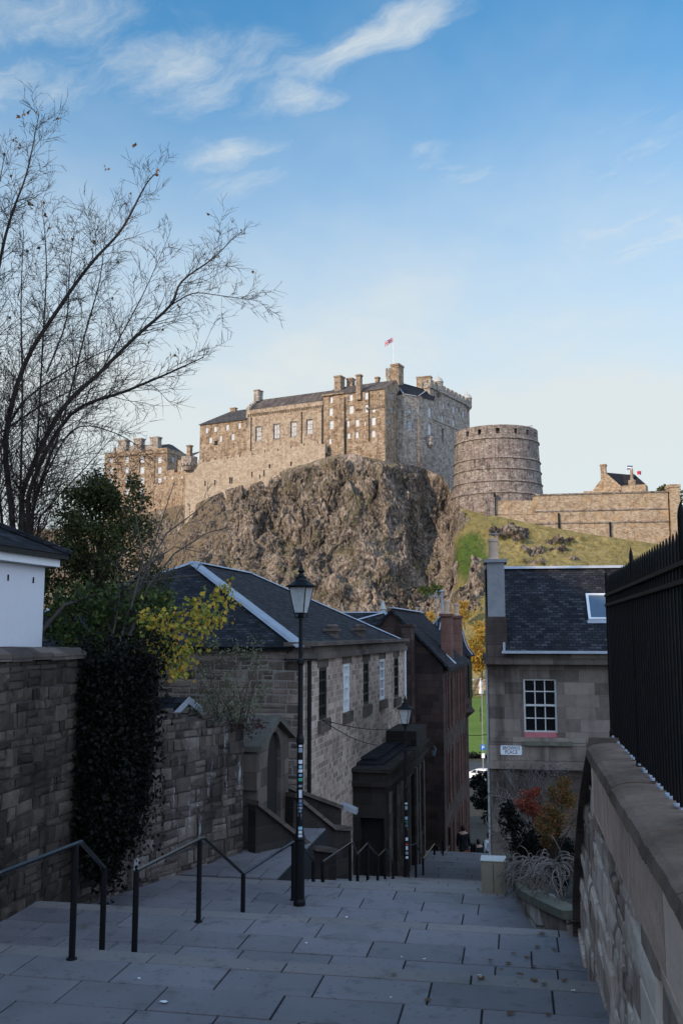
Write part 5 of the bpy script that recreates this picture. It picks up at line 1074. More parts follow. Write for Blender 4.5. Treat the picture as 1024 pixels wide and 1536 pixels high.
# little slate roof with pale bargeboard showing over the wall
q0 = at(283, 1046, 17.2); root = thing('garden_shed', 'little slate roof with pale bargeboards peeping over the lower left wall', 'shed', (q0.x, q0.y, q0.z-1.2))
Lf, Rt = at(259, 1071, 16.9), at(303, 1062, 17.5); bk = Vector((-1.3, 0.45, 0.0))
mb = MB(); mb.quad(Lf, q0, q0+bk, Lf+bk); mb.quad(q0, Rt, Rt+bk, q0+bk); mb.build('roof', M['slate_dark'], root)
mb = MB(); dn = Vector((0, 0, -0.11)); f_ = Vector((0.02, -0.05, 0)); mb.extr([Lf+f_+dn, q0+f_+dn, q0+f_+Vector((0, 0, 0.02)), Lf+f_+Vector((0, 0, 0.02))], Vector((0.0, -0.04, 0))); mb.extr([q0+f_+dn, Rt+f_+dn, Rt+f_+Vector((0, 0, 0.02)), q0+f_+Vector((0, 0, 0.02))], Vector((0, -0.04, 0))); mb.build('bargeboard', M['lead'], root)
mb = MB(); dd = Vector((0, 0, -1.2)); mb.poly([Lf+dd, Rt+dd, Rt, q0, Lf]); mb.quad(Lf+dd, Lf, Lf+bk, Lf+bk+dd); mb.build('wall', M['rubble_dark'], root)

# ================================================================== SCHOOL BUILDING with hipped slate roof
A = at(455, 985, 22.0); BF = Fr((A.x, A.y), AF); SL = BF.b_at(605, 985); SW = 9.3
zt, zp0 = T(963)*22, T(987)*22; ZB = -8.6
root = thing('school_building', 'long stone building with hipped slate roof and a row of narrow tall windows', 'building', BF.p(-SW/2, SL/2, ZB))
pA, pB, pC, pD = BF.p(0, 0, 0), BF.p(0, SL, 0), BF.p(-SW, 0, 0), BF.p(-SW, SL, 0)
wr = [(250, 288, 515, 765), (368, 398, 497, 728), (463, 490, 485, 695), (542, 566, 475, 670), (610, 632, 463, 660)]
ops = pxops(pA, pB, wr, (400, 840), 3.2)
mb = MB(); mb.wall(pC, pA, ZB, zp0+0.3); fw_ = mb.build('front_wall', M['mortar_pale'], root); laid_stones(Fr((pC.x, pC.y), AF+90), 0.0, 0, SW, lambda u: -6.2, lambda u: zp0+0.28, (0.11, 0.24), (0.18, 0.6), 1, 0.05, 0.02, 0.012, 0.012, 0.009).build('front_stones', M['block_front'], fw_); mb = MB(); mb.wall(pA, pB, ZB, zp0, ops, 0.12); mb.wall(pB, pD, ZB, zp0+0.3); mb.wall(pD, pC, ZB, zp0+0.3); mb.build('wall', M['school_stone'], root)
mb = MB(); obar(mb, pA, pB, -0.14, SL+0.1, -0.14, 0.4, zp0-0.06, zp0+0.1); obar(mb, pA, pB, -0.06, SL, -0.06, 0.35, zp0+0.1, zt-0.1); obar(mb, pA, pB, -0.2, SL+0.15, -0.22, 0.42, zt-0.1, zt); mb.build('parapet', M['dressed_dark'], root)
mb = MB(); obar(mb, pC, pA, 0, SW-0.25, -0.14, 0.02, zt-0.2, zt-0.1); mb.build('gutter', M['black_iron'], root)
for i, o in enumerate(ops):
    wn = window(root, pA, pB, o, 0.11, 2, 4, 0.09, 'white_paint' if i in (1, 3) else 'wood_dark', 'glass_blind' if i in (1,) else 'glass_dark')
    s0, s1, z0, z1 = o; mb = MB(); obar(mb, pA, pB, s0-0.12, s1+0.12, -0.09, 0.2, z0-0.3, z0-0.003); mb.build('sill', M['dressed_dark'], wn)
    mb = MB(); obar(mb, pA, pB, s0-0.15, s1+0.15, -0.015, 0.2, z1+0.003, z1+0.26); mb.build('lintel', M['dressed_dark'], wn)
h = SW/2; zr = T(840)*(A + BF.f*h).y; ze = zt-0.12
C0, C1, C2, C3 = BF.p(-SW-0.2, -0.2, ze), BF.p(0.05, -0.2, ze), BF.p(0.05, SL, ze), BF.p(-SW-0.2, SL, ze); R0, R1 = BF.p(-h, h, zr), BF.p(-h, SL-h, zr)
mb = MB(); mb.poly([C0, C1, R0]); mb.quad(C1, C2, R1, R0); mb.poly([C2, C3, R1]); mb.quad(C3, C0, R0, R1); mb.build('roof', M['slate_blue'], root)
def flash(mb, a, b, w_, t_=0.03):
    d = (b-a).normalized(); s = d.cross(Vector((0, 0, 1))).normalized(); up = s.cross(d); o = up*t_
    mb.hexa([a-s*w_, a+s*w_, b+s*w_, b-s*w_, a-s*w_*0.6+o*1.6, a+s*w_*0.6+o*1.6, b+s*w_*0.6+o*1.6, b-s*w_*0.6+o*1.6])
for (a, b, w_) in ((C1, R0, 0.19), (C0, R0, 0.12), (R0, R1, 0.12), (C2, R1, 0.12)): mb = MB(); flash(mb, a, b, w_); mb.build('hip_flashing' if a is not R0 else 'ridge_flashing', M['lead'], root)
for (px, py) in ((371, 935),):
    mb = MB(); q = (C1*0.35+C0*0.3+R0*0.35); fr = Fr((q.x, q.y), AF); mb.box(fr, -0.14, 0.14, -0.1, 0.16, q.z-0.05, q.z+0.12); mb.build('roof_vent', M['lead'], root)
for px in (521.5, 559.5):
    s = online(pA, pB, px, 945); q = lp(pA, pB, s, 0, 0.45); mb = MB(); fr = Fr((q.x, q.y), AF); w_ = 0.17 if px < 530 else 0.2; zc = zt - 0.1
    zq = T(936)*q.y; mb.box(fr, -0.16, 0.16, -w_, w_, zc, zq-0.2); mb.box(fr, -0.22, 0.22, -w_-0.06, w_+0.06, zq-0.2, zq-0.13); mb.lathe((q.x, q.y, 0), [(0.17, zq-0.13), (0.19, zq-0.06), (0.1, zq)], 8); mb.build('vent_stack', M['dressed_dark'], root)
mb = MB(); s = 0.22; q = lp(pA, pB, s, 0, -0.09); mb.tube([(q.x, q.y, ZB), (q.x, q.y, zp0)], 0.055, 8); q = lp(pA, pB, SL-0.25, 0, -0.09); mb.build('drainpipe', M['black_iron'], root)
mb = MB(); mb.tube([(q.x, q.y, ZB), (q.x, q.y, zp0)], 0.05, 8); mb.build('drainpipe', M['white_paint'], root)

M['mossy_slab'] = plain('mossy_stone_slab', (0.095, 0.085, 0.066), 0.95, 0, 0.45, 5, 0.01)
# ================================================================== ARCHED DOORWAY PORCH
Yp = 17.9; q = at(386, 1122, Yp); PF = Fr((q.x, q.y), AF); D = PF.b_at(433, 1106); zE = T(1122)*Yp; zA = T(1086)*(Yp+D*0.45); zB = -5.2; dp = 0.85
root = thing('arched_porch', 'narrow gabled stone porch with a pointed arch doorway beside the rubble wall', 'porch', PF.p(-dp/2, D/2, zB))
def arch_face(fr, L, zb, ze, za, s0, s1, zo, n=10, a=0.0):
    """gabled face in the plane a=0 from b=0..L with an arched opening"""
    mb = MB(); P = lambda s, z: fr.p(a, s, z); mid = (s0+s1)/2; r = (s1-s0)/2; arc = [(mid - r*math.cos(math.pi*k/n), zo + r*1.25*math.sin(math.pi*k/n)) for k in range(n+1)]
    mb.quad(P(0, zb), P(s0, zb), P(s0, zo), P(0, zo)); mb.quad(P(s1, zb), P(L, zb), P(L, zo), P(s1, zo))
    outer = [(0, zo), (0, ze), (L/2, za), (L, ze), (L, zo)]
    top = lambda s: ze+(za-ze)*(s/(L/2) if s < L/2 else (L-s)/(L/2))
    xs = sorted({0, L, L/2} | {p[0] for p in arc})
    for x0, x1 in zip(xs, xs[1:]):
        def low(s):
            if s <= s0 or s >= s1: return zo
            return zo + 1.25*math.sqrt(max(0, r*r-(s-mid)**2))
        mb.quad(P(x0, low(x0)), P(x1, low(x1)), P(x1, top(x1)), P(x0, top(x0)))
    for (x0, z0), (x1, z1) in zip(arc, arc[1:]): mb.quad(fr.p(a, x0, z0), fr.p(a-0.09, x0, z0), fr.p(a-0.09, x1, z1), fr.p(a, x1, z1))
    for s in (s0, s1): mb.quad(fr.p(a, s, zb), fr.p(a, s, zo), fr.p(a-0.09, s, zo), fr.p(a-0.09, s, zb))
    return mb
mb = arch_face(PF, D, zB, zE, zA, D*0.3, D*0.74, T(1142)*(Yp+D*0.5))
mb.quad(PF.p(-dp, 0, zB), PF.p(0, 0, zB), PF.p(0, 0, zE), PF.p(-dp, 0, zE)); mb.quad(PF.p(0, D, zB), PF.p(-dp, D, zB), PF.p(-dp, D, zE), PF.p(0, D, zE)); mb.build('wall', M['dressed_dark'], root)
mb = MB(); o = 0.13
for (s0, z0, s1, z1) in ((-o, zE-0.06, D/2, zA+0.06), (D/2, zA+0.06, D+o, zE-0.06)):
    mb.hexa([PF.p(-dp-0.3, s0, z0), PF.p(o, s0, z0), PF.p(o, s1, z1), PF.p(-dp-0.3, s1, z1), PF.p(-dp-0.3, s0, z0+0.1), PF.p(o, s0, z0+0.1), PF.p(o, s1, z1+0.1), PF.p(-dp-0.3, s1, z1+0.1)])
mb.build('roof_slab', M['mossy_slab'], root)
mb = MB(); mb.box(PF, -0.11, -0.085, D*0.25, D*0.8, zB, zE+0.12); mb.build('door', M['wood_dark'], root)
mb = MB(); mb.box(PF, -dp-0.1, 0.05, -0.16, -0.002, zE-0.75, zE-0.1); mb.build('corbel', M['dressed_dark'], root)
# ---- sloping walls of the stair down from the porch
def slope_wall(label, pts, th, zb, mat='dressed_dark', cop='dressed_dark'):
    rt = thing('stair_wall', label, 'wall', (pts[0].x, pts[0].y, zb), 'sloping walls beside the porch stair'); mb = MB(); ribbon2 = []
    for a, b in zip(pts, pts[1:]):
        d = (b-a); d.z = 0; d.normalize(); s = Vector((-d.y, d.x, 0))*th; mb.hexa([Vector((a.x, a.y, zb)), Vector((b.x, b.y, zb)), Vector((b.x, b.y, zb))+s, Vector((a.x, a.y, zb))+s, a, b, b+s, a+s])
    mb.build('wall_body', M['near_black_stone'], rt); mb = MB()
    for a, b in zip(pts, pts[1:]):
        d = (b-a); d.z = 0; d.normalize(); s = Vector((-d.y, d.x, 0)); u = Vector((0, 0, 0.004)); U = Vector((0, 0, 0.09)); o0, o1 = -s*0.07, s*(th+0.07)
        mb.hexa([a+o0+u, b+o0+u, b+o1+u, a+o1+u, a+o0+U, b+o0+U, b+o1+U, a+o1+U])
    mb.build('coping', M[cop], rt)
slope_wall('lower sloping stair wall falling from the porch to behind the lamp post', [at(384, 1208, 17.6), at(470, 1276, 18.6), at(504, 1280, 19.0)], 0.22, -6.2)
slope_wall('middle sloping stair wall with a level end in front of the dark passage', [at(440, 1196, 19.6), at(500, 1245, 20.6), at(526, 1246, 21.0)], 0.22, -7.0)
slope_wall('upper stair wall coping with its end painted as lit, below the long side wall', [at(424, 1180, 20.4), at(452, 1192, 20.8), at(512, 1214, 21.6)], 0.25, -7.4)
a_, b_ = at(512, 1213, 21.6), at(534, 1222, 22.0); mb = MB(); s = Vector((0.05, 0.3, 0)); U = Vector((0, 0, 0.1)); mb.hexa([a_, b_, b_+s, a_+s, a_+U, b_+U, b_+s+U, a_+s+U]); tag(mb.build('lit_tone_coping', M['render_grey']), 'coping end of the upper stair wall, painted pale as if lit', 'stone')  # lit stretch of the coping, its brightness painted in as a pale block

# ================================================================== FLAT ROOFED ANNEXE
q = at(577, 1166, 27.0); NF = Fr((q.x, q.y), AF); wN = -NF.a_at(499, 1170); LN = NF.b_at(636, 1125); zT_ = T(1153)*27.0
root = thing('porch_annexe', 'flat roofed stone annexe with stepped lead roof in front of the long side wall', 'building', NF.p(-wN/2, LN/2, -9))
P0_, P1_, P2_ = NF.p(-wN, 0, 0), NF.p(0, 0, 0), NF.p(0, LN, 0)
zc = T(1180)*27
ops1 = [(wN*0.52, wN*0.98, -9, T(1228)*27)]; ops2 = [(1.0, 1.9, -9.2, zc-0.45), (3.0, 3.5, zc-2.4, zc-0.5), (4.4, 5.5, -9.2, zc-0.4), (6.6, 7.2, zc-2.6, zc-0.5)]
mb = MB(); mb.wall(P0_, P1_, -9.6, zc, ops1, 0.5); mb.wall(P1_, P2_, -9.6, zc, ops2, 0.35); mb.wall(P2_, P2_+NF.e*-2, -9.6, zc); mb.build('wall', M['near_black_stone'], root)
for o in ops1 + ops2:
    pa_, pb_ = (P0_, P1_) if o in ops1 else (P1_, P2_); mb = MB(); d_ = 0.48 if o in ops1 else 0.33; q = lambda s, z: lp(pa_, pb_, s, z, d_); mb.quad(q(o[0], o[2]), q(o[1], o[2]), q(o[1], o[3]), q(o[0], o[3])); mb.build('door' if o[2] < -8.9 else 'window', M['wood_dark'] if o[2] < -8.9 else M['glass_dark'], root)
mb = MB()
for s in (0.75, 2.1, 2.75, 3.7, 4.15, 5.7, 6.35, 7.4): obar(mb, P1_, P2_, s-0.13, s+0.1, -0.07, 0.01, -9.6, zc-0.25)
mb.build('pilasters', M['dressed_dark'], root)
mb = MB(); mb.box(NF, -wN-0.1, 0.14, -0.14, LN+0.1, zc, zc+0.14); mb.box(NF, -wN-0.03, 0.06, -0.06, LN, zc+0.14, zT_-0.1); mb.box(NF, -wN-0.12, 0.17, -0.17, LN+0.12, zT_-0.1, zT_); mb.build('cornice', M['near_black_stone'], root)
mb = MB(); zu = T(1131)*29; mb.box(NF, -wN-0.4, -0.5, 1.2, 5.4, zT_, zu-0.06); mb.box(NF, -wN-0.4, -0.42, 1.1, 5.5, zu-0.06, zu); mb.box(NF, -wN-0.2, -0.15, 0.5, LN-0.4, zT_, zT_+0.07); mb.build('lead_roof', M['slate_dark'], root)
mb = MB(); mb.box(NF, -1.1, 0.1, LN-2.6, LN-0.1, zT_+0.002, zT_+0.5); mb.build('parapet_block', M['near_black_stone'], root)

# ================================================================== RED SANDSTONE TENEMENT
E1 = at(667.5, 999, 38.0); RF = Fr((E1.x, E1.y), AF); zE = E1.z; zR = T(918)*38.5; LR = RF.b_at(699, 994); WR = 4.3; ZB = -12.5
root = thing('red_tenement', 'dark red sandstone tenement with slate roof leaning over the narrow street', 'building', RF.p(-2, 4, ZB))
g0, g1, g2 = RF.p(-WR-6, 0, 0), RF.p(-0.1, 0, 0), RF.p(-0.1, LR, 0)
sops = []
for s in (1.0, 2.2, 4.6, 5.8, 7.6):
    for (za, zb_) in ((zE-2.6, zE-0.6), (zE-5.6, zE-3.6), (zE-8.6, zE-6.6)): sops.append((s, s+0.75, za, zb_))
gops = [(8.3, 9.0, zE-1.8, zE-0.6), (8.3, 9.0, zE-5.0, zE-3.4)]
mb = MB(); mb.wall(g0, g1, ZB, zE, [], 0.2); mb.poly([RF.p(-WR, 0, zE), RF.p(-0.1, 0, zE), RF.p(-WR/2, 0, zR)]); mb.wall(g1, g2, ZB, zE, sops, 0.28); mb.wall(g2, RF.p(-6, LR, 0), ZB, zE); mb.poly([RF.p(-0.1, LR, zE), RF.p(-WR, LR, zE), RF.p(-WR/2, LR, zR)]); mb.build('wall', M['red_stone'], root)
for o in sops: 
    wn = window(root, g1, g2, o, 0.25, 1, 2, 0.07, 'sash_grey', 'glass_dark'); mb = MB(); obar(mb, g1, g2, o[0]-0.14, o[0]-0.002, -0.05, 0.1, o[2]-0.1, o[3]+0.2); obar(mb, g1, g2, o[1]+0.002, o[1]+0.14, -0.05, 0.1, o[2]-0.1, o[3]+0.2); mb.build('margin', M['red_stack'], wn)
mb = MB(); ev = 0.2
mb.hexa([RF.p(-WR/2, -0.12, zR), RF.p(ev, -0.12, zE-0.2), RF.p(ev, LR+0.1, zE-0.2), RF.p(-WR/2, LR+0.1, zR), RF.p(-WR/2, -0.12, zR+0.13), RF.p(ev, -0.12, zE-0.07), RF.p(ev, LR+0.1, zE-0.07), RF.p(-WR/2, LR+0.1, zR+0.13)])
mb.hexa([RF.p(-WR-0.2, -0.12, zE-0.2), RF.p(-WR/2, -0.12, zR), RF.p(-WR/2, LR+0.1, zR), RF.p(-WR-0.2, LR+0.1, zE-0.2), RF.p(-WR-0.2, -0.12, zE-0.07), RF.p(-WR/2, -0.12, zR+0.13), RF.p(-WR/2, LR+0.1, zR+0.13), RF.p(-WR-0.2, LR+0.1, zE-0.07)]); mb.build('roof', M['slate_dark'], root)
mb = MB(); flash(mb, RF.p(-WR/2, -0.1, zR+0.15), RF.p(-WR/2, LR, zR+0.15), 0.12); mb.build('ridge_flashing', M['lead'], root)
mb = MB(); q = RF.p(-0.72, 0, 0); 
sA = RF.b_at(660.5, 960, -0.35); sB = RF.b_at(690, 960, -0.35)
c1b, c2b = RF.b_at(661, 960, -0.5), 0
mb = MB(); k0 = RF.b_at(672, 960, -0.3); zS = T(921)*41.5
for s in (3.2, 7.35):
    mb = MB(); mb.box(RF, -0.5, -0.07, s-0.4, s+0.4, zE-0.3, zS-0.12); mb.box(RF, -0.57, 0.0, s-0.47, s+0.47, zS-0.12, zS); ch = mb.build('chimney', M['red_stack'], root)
    mb = MB(); q = RF.p(-0.29, s, zS); mb.lathe(q, [(0.15, 0), (0.14, 0.08), (0.115, 0.1), (0.125, 0.46), (0.15, 0.48), (0.15, 0.58), (0.115, 0.6)], 14); mb.build('chimney_pot', M['pot'], ch)
mb = MB(); q = RF.p(-0.62, 4.3, zS-1.0); mb.tube([q, q+Vector((0, 0, 2.0))], 0.05, 8); mb.lathe(q+Vector((0, 0, 2.0)), [(0.06, 0), (0.13, 0.03), (0.05, 0.1)], 8); mb.build('flue_pipe', M['lead'], root)
mb = MB(); a_ = RF.p(-0.75, 3.1, zE+0.75); flash(mb, RF.p(-0.3, 2.7, zE+0.38), RF.p(0.12, 2.7, zE-0.0), 0.16); mb.build('lead_flashing', M['lead'], root)
# aerial on the stack
q = RF.p(-0.78, 3.6, zS-0.5); root = thing('television_aerial', 'thin television aerial fixed beside the red chimney stack', 'aerial', q)
mb = MB(); mb.bar(q, q+Vector((0, 0, 1.55)), 0.022, 5); mb.build('mast', M['lead'], root)
mb = MB(); t_ = q+Vector((0, 0, 1.3)); mb.bar(t_-Vector((0.35, 0, 0)), t_+Vector((0.3, 0, 0)), 0.015, 5)
for k in range(6): x = -0.33+0.12*k; mb.bar(t_+Vector((x, 0.05, -0.12)), t_+Vector((x, -0.05, 0.12)), 0.012, 4)
mb.build('antenna_array', M['lead'], root)
# stub chimney at the near corner of the gable
q = RF.p(-2.0, -0.7, 0); root = thing('chimney_stub', 'squat red stone stub beside the roof between the two buildings', 'chimney', RF.p(-2, -0.7, -3))
X0, X1 = RF.a_at(602, 960, -0.9), RF.a_at(617, 960, -0.9); mb = MB(); mb.box(RF, X0, X1, -0.95, -0.06, -9, T(940)*37); mb.box(RF, X0-0.07, X1+0.07, -1.0, -0.02, T(940)*37, T(936.5)*37); mb.build('stack', M['red_stone'], root)
# domed corner turret
Yt = 48.5; cx = at(707, 1000, Yt).x - 1.22; root = thing('domed_turret', 'round red corner turret with slate bell shaped dome at the end of the tenement', 'turret', (cx, Yt, ZB))
zz = lambda y: T(y)*Yt
mb = MB(); mb.lathe((cx, Yt, 0), [(1.0, ZB), (1.0, zz(1075)), (1.35, zz(1066)), (1.2, zz(1060)), (1.2, zz(985))], 20); mb.build('wall', M['red_stone'], root)
cdx = at(676.5, 930, Yt).x
mb = MB(); mb.lathe((cx-0.02, Yt, 0), [(1.42, zz(984)), (1.4, zz(981)), (1.12, zz(972)), (0.95, zz(960)), (0.85, zz(947)), (0.68, zz(935)), (0.4, zz(926)), (0.06, zz(922)), (0.02, zz(915))], 20); dm = mb.build('dome', M['slate_dark'], root)
for k in range(8):
    an = k*math.pi/4+0.2; pr = [(1.42, zz(981.5)), (1.14, zz(972)), (0.97, zz(960)), (0.87, zz(947)), (0.7, zz(935)), (0.42, zz(926)), (0.08, zz(921.5))]
    mb = MB(); mb.tube([(cx-0.02+r*math.cos(an), Yt+r*math.sin(an), z) for r, z in pr], 0.035, 5); mb.build('dome_rib', M['lead'], dm)
for k, an in enumerate((-1.9, -1.2, -0.5)):
    mb = MB(); q = (cx+1.17*math.cos(an), Yt+1.17*math.sin(an)); fr = Fr(q, 90-math.degrees(an)); fr = Fr(q, -math.degrees(an)-90); mb.box(fr, -0.22, 0.22, -0.06, 0.3, zz(1045), zz(992)); mb.build('window', M['glass_dark'], root)
# ---- roofs and chimneys farther back
q = at(577, 918, 41); BF2 = Fr((q.x, q.y), AF); root = thing('back_house', 'low slate roof with pale hips showing between the long building and the red tenement', 'building', BF2.p(-1, 2, -8))
zr = T(919)*41; ze2 = T(965)*38; a0 = at(500, 921, 41.5)
Rr, Rl = BF2.p(0, 0, zr), BF2.p(-2.6, 0.6, zr); e0_, e1_, e2_, e3_ = BF2.p(-4.4, -2.2, ze2), BF2.p(1.6, -2.0, ze2), BF2.p(1.6, 3, ze2), BF2.p(-4.4, 3, ze2)
mb = MB(); mb.quad(e0_, e1_, Rr, Rl); mb.poly([e1_, e2_, Rr]); mb.quad(e2_, e3_, Rl, Rr); mb.poly([e3_, e0_, Rl]); mb.build('roof', M['slate_blue'], root)
mb = MB(); mb.quad(e0_, e1_, e1_-Vector((0, 0, 6)), e0_-Vector((0, 0, 6))); mb.quad(e1_, e2_, e2_-Vector((0, 0, 6)), e1_-Vector((0, 0, 6))); mb.build('wall', M['school_stone'], root)
for (a, b) in ((Rr, e1_), (Rr, e0_.lerp(Rr, 0.2)), (Rl, Rr)): mb = MB(); flash(mb, a, b, 0.09); mb.build('hip_flashing', M['lead'], root)
def far_stack(label, px0, px1, ytop, ybot, Y, pots, ph):
    c = at((px0+px1)/2, ytop, Y); rt = thing('chimney_stack', label, 'chimney', (c.x, c.y, T(ybot)*Y)); w_ = (px1-px0)/FOC*Y; fr = Fr((c.x, c.y), 10)
    mb = MB(); mb.box(fr, -w_/2, w_/2, -0.3, 0.3, T(ybot)*Y, c.z-0.1); mb.box(fr, -w_/2-0.06, w_/2+0.06, -0.36, 0.36, c.z-0.1, c.z); mb.build('stack', M['render_grey'], rt)
    for i in range(pots):
        x = w_*((i+0.5)/pots-0.5); q = fr.p(x, 0, c.z); h_ = ph/FOC*Y; r = min(w_/pots*0.42, 0.2); mb = MB(); mb.lathe(q, [(r, 0), (r*0.8, h_*0.2), (r*0.85, h_*0.8), (r, h_*0.86), (r*0.85, h_)], 12); mb.build('chimney_pot', M['pot'], rt)
far_stack('pale chimney with two clay pots behind the slate roofs', 622, 634, 923, 950, 58, 2, 12)
far_stack('distant chimney with a row of three small pots behind the pale ridge', 590, 612, 922.5, 950, 62, 3, 6)
c = at(574, 918, 52); root = thing('stone_finial', 'small pale pointed finial standing behind the slate ridge', 'finial', (c.x, c.y, c.z-1)); mb = MB(); mb.lathe((c.x, c.y, c.z), [(0.16, -1), (0.16, 0.1), (0.2, 0.15), (0.05, 0.62), (0.01, 0.65)], 10); mb.build('spike', M['lead_dome'], root)
# cables across the side wall and the street
for (lab, a, b, sag) in (('thin black cable sagging along the long side wall to the second lamp', at(484, 1080, 21.8), at(603, 1092, 30), 0.12), ('second thin cable falling from the side wall to the annexe roof', at(484, 1081, 21.8), at(566, 1118, 28), 0.1), ('thin cable crossing the gap of the street to the grey house', at(690, 1101, 42), at(738, 1101, 27), 0.05)):
    pts = [a.lerp(b, t/10) - Vector((0, 0, sag*math.sin(math.pi*t/10))) for t in range(11)]; mb = MB(); mb.tube(pts, 0.011, 5); tag(mb.build('cable', M['black_iron']), lab, 'cable')

# ================================================================== RIGHT HOUSE
H0 = at(735, 1150, 26.0); HF = Fr((H0.x, H0.y), 8.0); HW, HD = 9.5, 6.6; HZ = -9.0
hz = lambda y, b=0.0: T(y)*(26.0+b)
root = thing('stone_house', 'grey stone house with slate roof and one large sash window facing the steps', 'building', HF.p(HW/2, HD/2, HZ))
h0, h1 = HF.p(0, 0, 0), HF.p(HW, 0, 0); hb = HF.p(0, HD, 0)
wop = pxops(h0, h1, [(785, 835, 1018, 1110)])[0]
lower = [(1.3, 3.4, HZ, hz(1166)), (3.9, 5.2, HZ, hz(1170))]
zcor = hz(996)
lower = [(0.75, 3.0, HZ, hz(1156)), (3.35, 8.8, HZ, hz(1156))]
mb = MB(); mb.wall(h0, h1, HZ, zcor, [wop] + lower, 0.16); mb.wall(hb, h0, HZ, zcor); mb.wall(h1, HF.p(HW, HD, 0), HZ, zcor); mb.wall(HF.p(HW, HD, 0), hb, HZ, zcor)
zrg = T(854)*(26+3.3); 
mb.poly([HF.p(0, 0, zcor), HF.p(0, HD, zcor), HF.p(0, 3.3, zrg-0.1)]); mb.build('wall', M['house_stone'], root)
for o in lower:
    mb = MB(); q = lambda s, z: lp(h0, h1, s, z, 0.15); mb.quad(q(o[0], o[2]), q(o[1], o[2]), q(o[1], o[3]), q(o[0], o[3])); mb.build('basement_recess', M['dressed_dark'], root)
mb = MB()
obar(mb, h0, h1, -0.12, HW, -0.26, 0.3, zcor, hz(990)); obar(mb, h0, h1, -0.06, HW, -0.14, 0.3, hz(990), hz(987)); obar(mb, hb, h0, 0, HD+0.02, -0.1, 0.02, zcor, hz(987)); mb.build('cornice', M['dressed_dark'], root)
mb = MB(); obar(mb, h0, h1, 0.5, HW, -0.06, 0.32, hz(986.8), hz(977.5)); mb.build('blocking_course', M['house_trim'], root)
mb = MB(); obar(mb, h0, h1, 0.0, HW, -0.055, 0.05, hz(1112), hz(1105)); obar(mb, h0, h1, -0.02, HW, -0.03, 0.05, hz(1139.5), hz(1112.2)); obar(mb, h0, h1, -0.04, HW, -0.13, 0.05, hz(1152), hz(1140)); mb.build('string_course', M['house_trim'], root)
mb = MB(); obar(mb, h0, h1, online(h0, h1, 773), online(h0, h1, 843), -0.14, 0.0, hz(1116.5), hz(1110.5)); mb.build('sill', M['moss_coping'], root)
# sash window with twelve panes, pink board below
s0, s1, z0, z1 = wop; zb2 = hz(1097.5)
mb = MB(); fw = 0.05
obar(mb, h0, h1, s0, s0+fw, 0.05, 0.15, z0, z1); obar(mb, h0, h1, s1-fw, s1, 0.05, 0.15, z0, z1); obar(mb, h0, h1, s0+fw, s1-fw, 0.05, 0.15, z1-0.05, z1); obar(mb, h0, h1, s0+fw, s1-fw, 0.06, 0.15, zb2, zb2+0.04); zm = (zb2+z1)/2
obar(mb, h0, h1, s0+fw, s1-fw, 0.04, 0.15, zm-0.025, zm+0.025)
for k in (1, 2): x = s0+fw+(s1-s0-2*fw)*k/3; obar(mb, h0, h1, x-0.014, x+0.014, 0.075, 0.148, zb2+0.04, z1-0.05)
for za in (zb2, zm): 
    z = za + (zm-zb2)/2 + 0.01; obar(mb, h0, h1, s0+fw, s1-fw, 0.08, 0.146, z-0.014, z+0.014)
wn = mb.build('window', M['sash_grey'], root)
mb = MB(); q = lambda s, z: lp(h0, h1, s, z, 0.13); mb.quad(q(s0, zb2), q(s1, zb2), q(s1, z1), q(s0, z1)); mb.build('pane', M['glass_dark'], wn)
mb = MB(); obar(mb, h0, h1, s0, s1, 0.045, 0.155, z0, zb2-0.002); mb.build('apron_board', M['pink_paint'], wn)
mb = MB(); obar(mb, h0, h1, s0-0.17, s0-0.003, -0.012, 0.1, z0-0.1, z1+0.003); obar(mb, h0, h1, s1+0.003, s1+0.17, -0.012, 0.1, z0-0.1, z1+0.003); obar(mb, h0, h1, s0-0.17, s1+0.17, -0.014, 0.1, z1+0.006, z1+0.2); mb.build('surround', M['house_stone'], wn)
# roof
ze_ = hz(977.0); rb = 3.3
Pe0, Pe1, Pr0, Pr1 = HF.p(0.42, -0.2, ze_), HF.p(HW+0.1, -0.2, ze_), HF.p(0.42, rb, zrg), HF.p(HW+0.1, rb, zrg)
mb = MB(); mb.quad(Pe0, Pe1, Pr1, Pr0); mb.quad(HF.p(HW+0.1, HD+0.2, ze_), HF.p(0.0, HD+0.2, ze_), HF.p(0, rb, zrg), Pr1); rfo = mb.build('roof', M['slate_blue'], root)
mb = MB(); obar(mb, h0, h1, 0.36, HW+0.1, -0.3, -0.2, ze_-0.05, ze_+0.02); mb.build('gutter', M['lead'], root)
mb = MB(); flash(mb, Pr0, Pr1, 0.13, 0.05); mb.build('ridge_flashing', M['lead_blue'] if 'lead_blue' in M else M['lead'], root)
mb = MB(); obar(mb, h0, h1, 0.4, 0.46, -0.24, -0.16, ze_-0.02, ze_+0.25); mb.build('flashing_end', M['lead'], root)
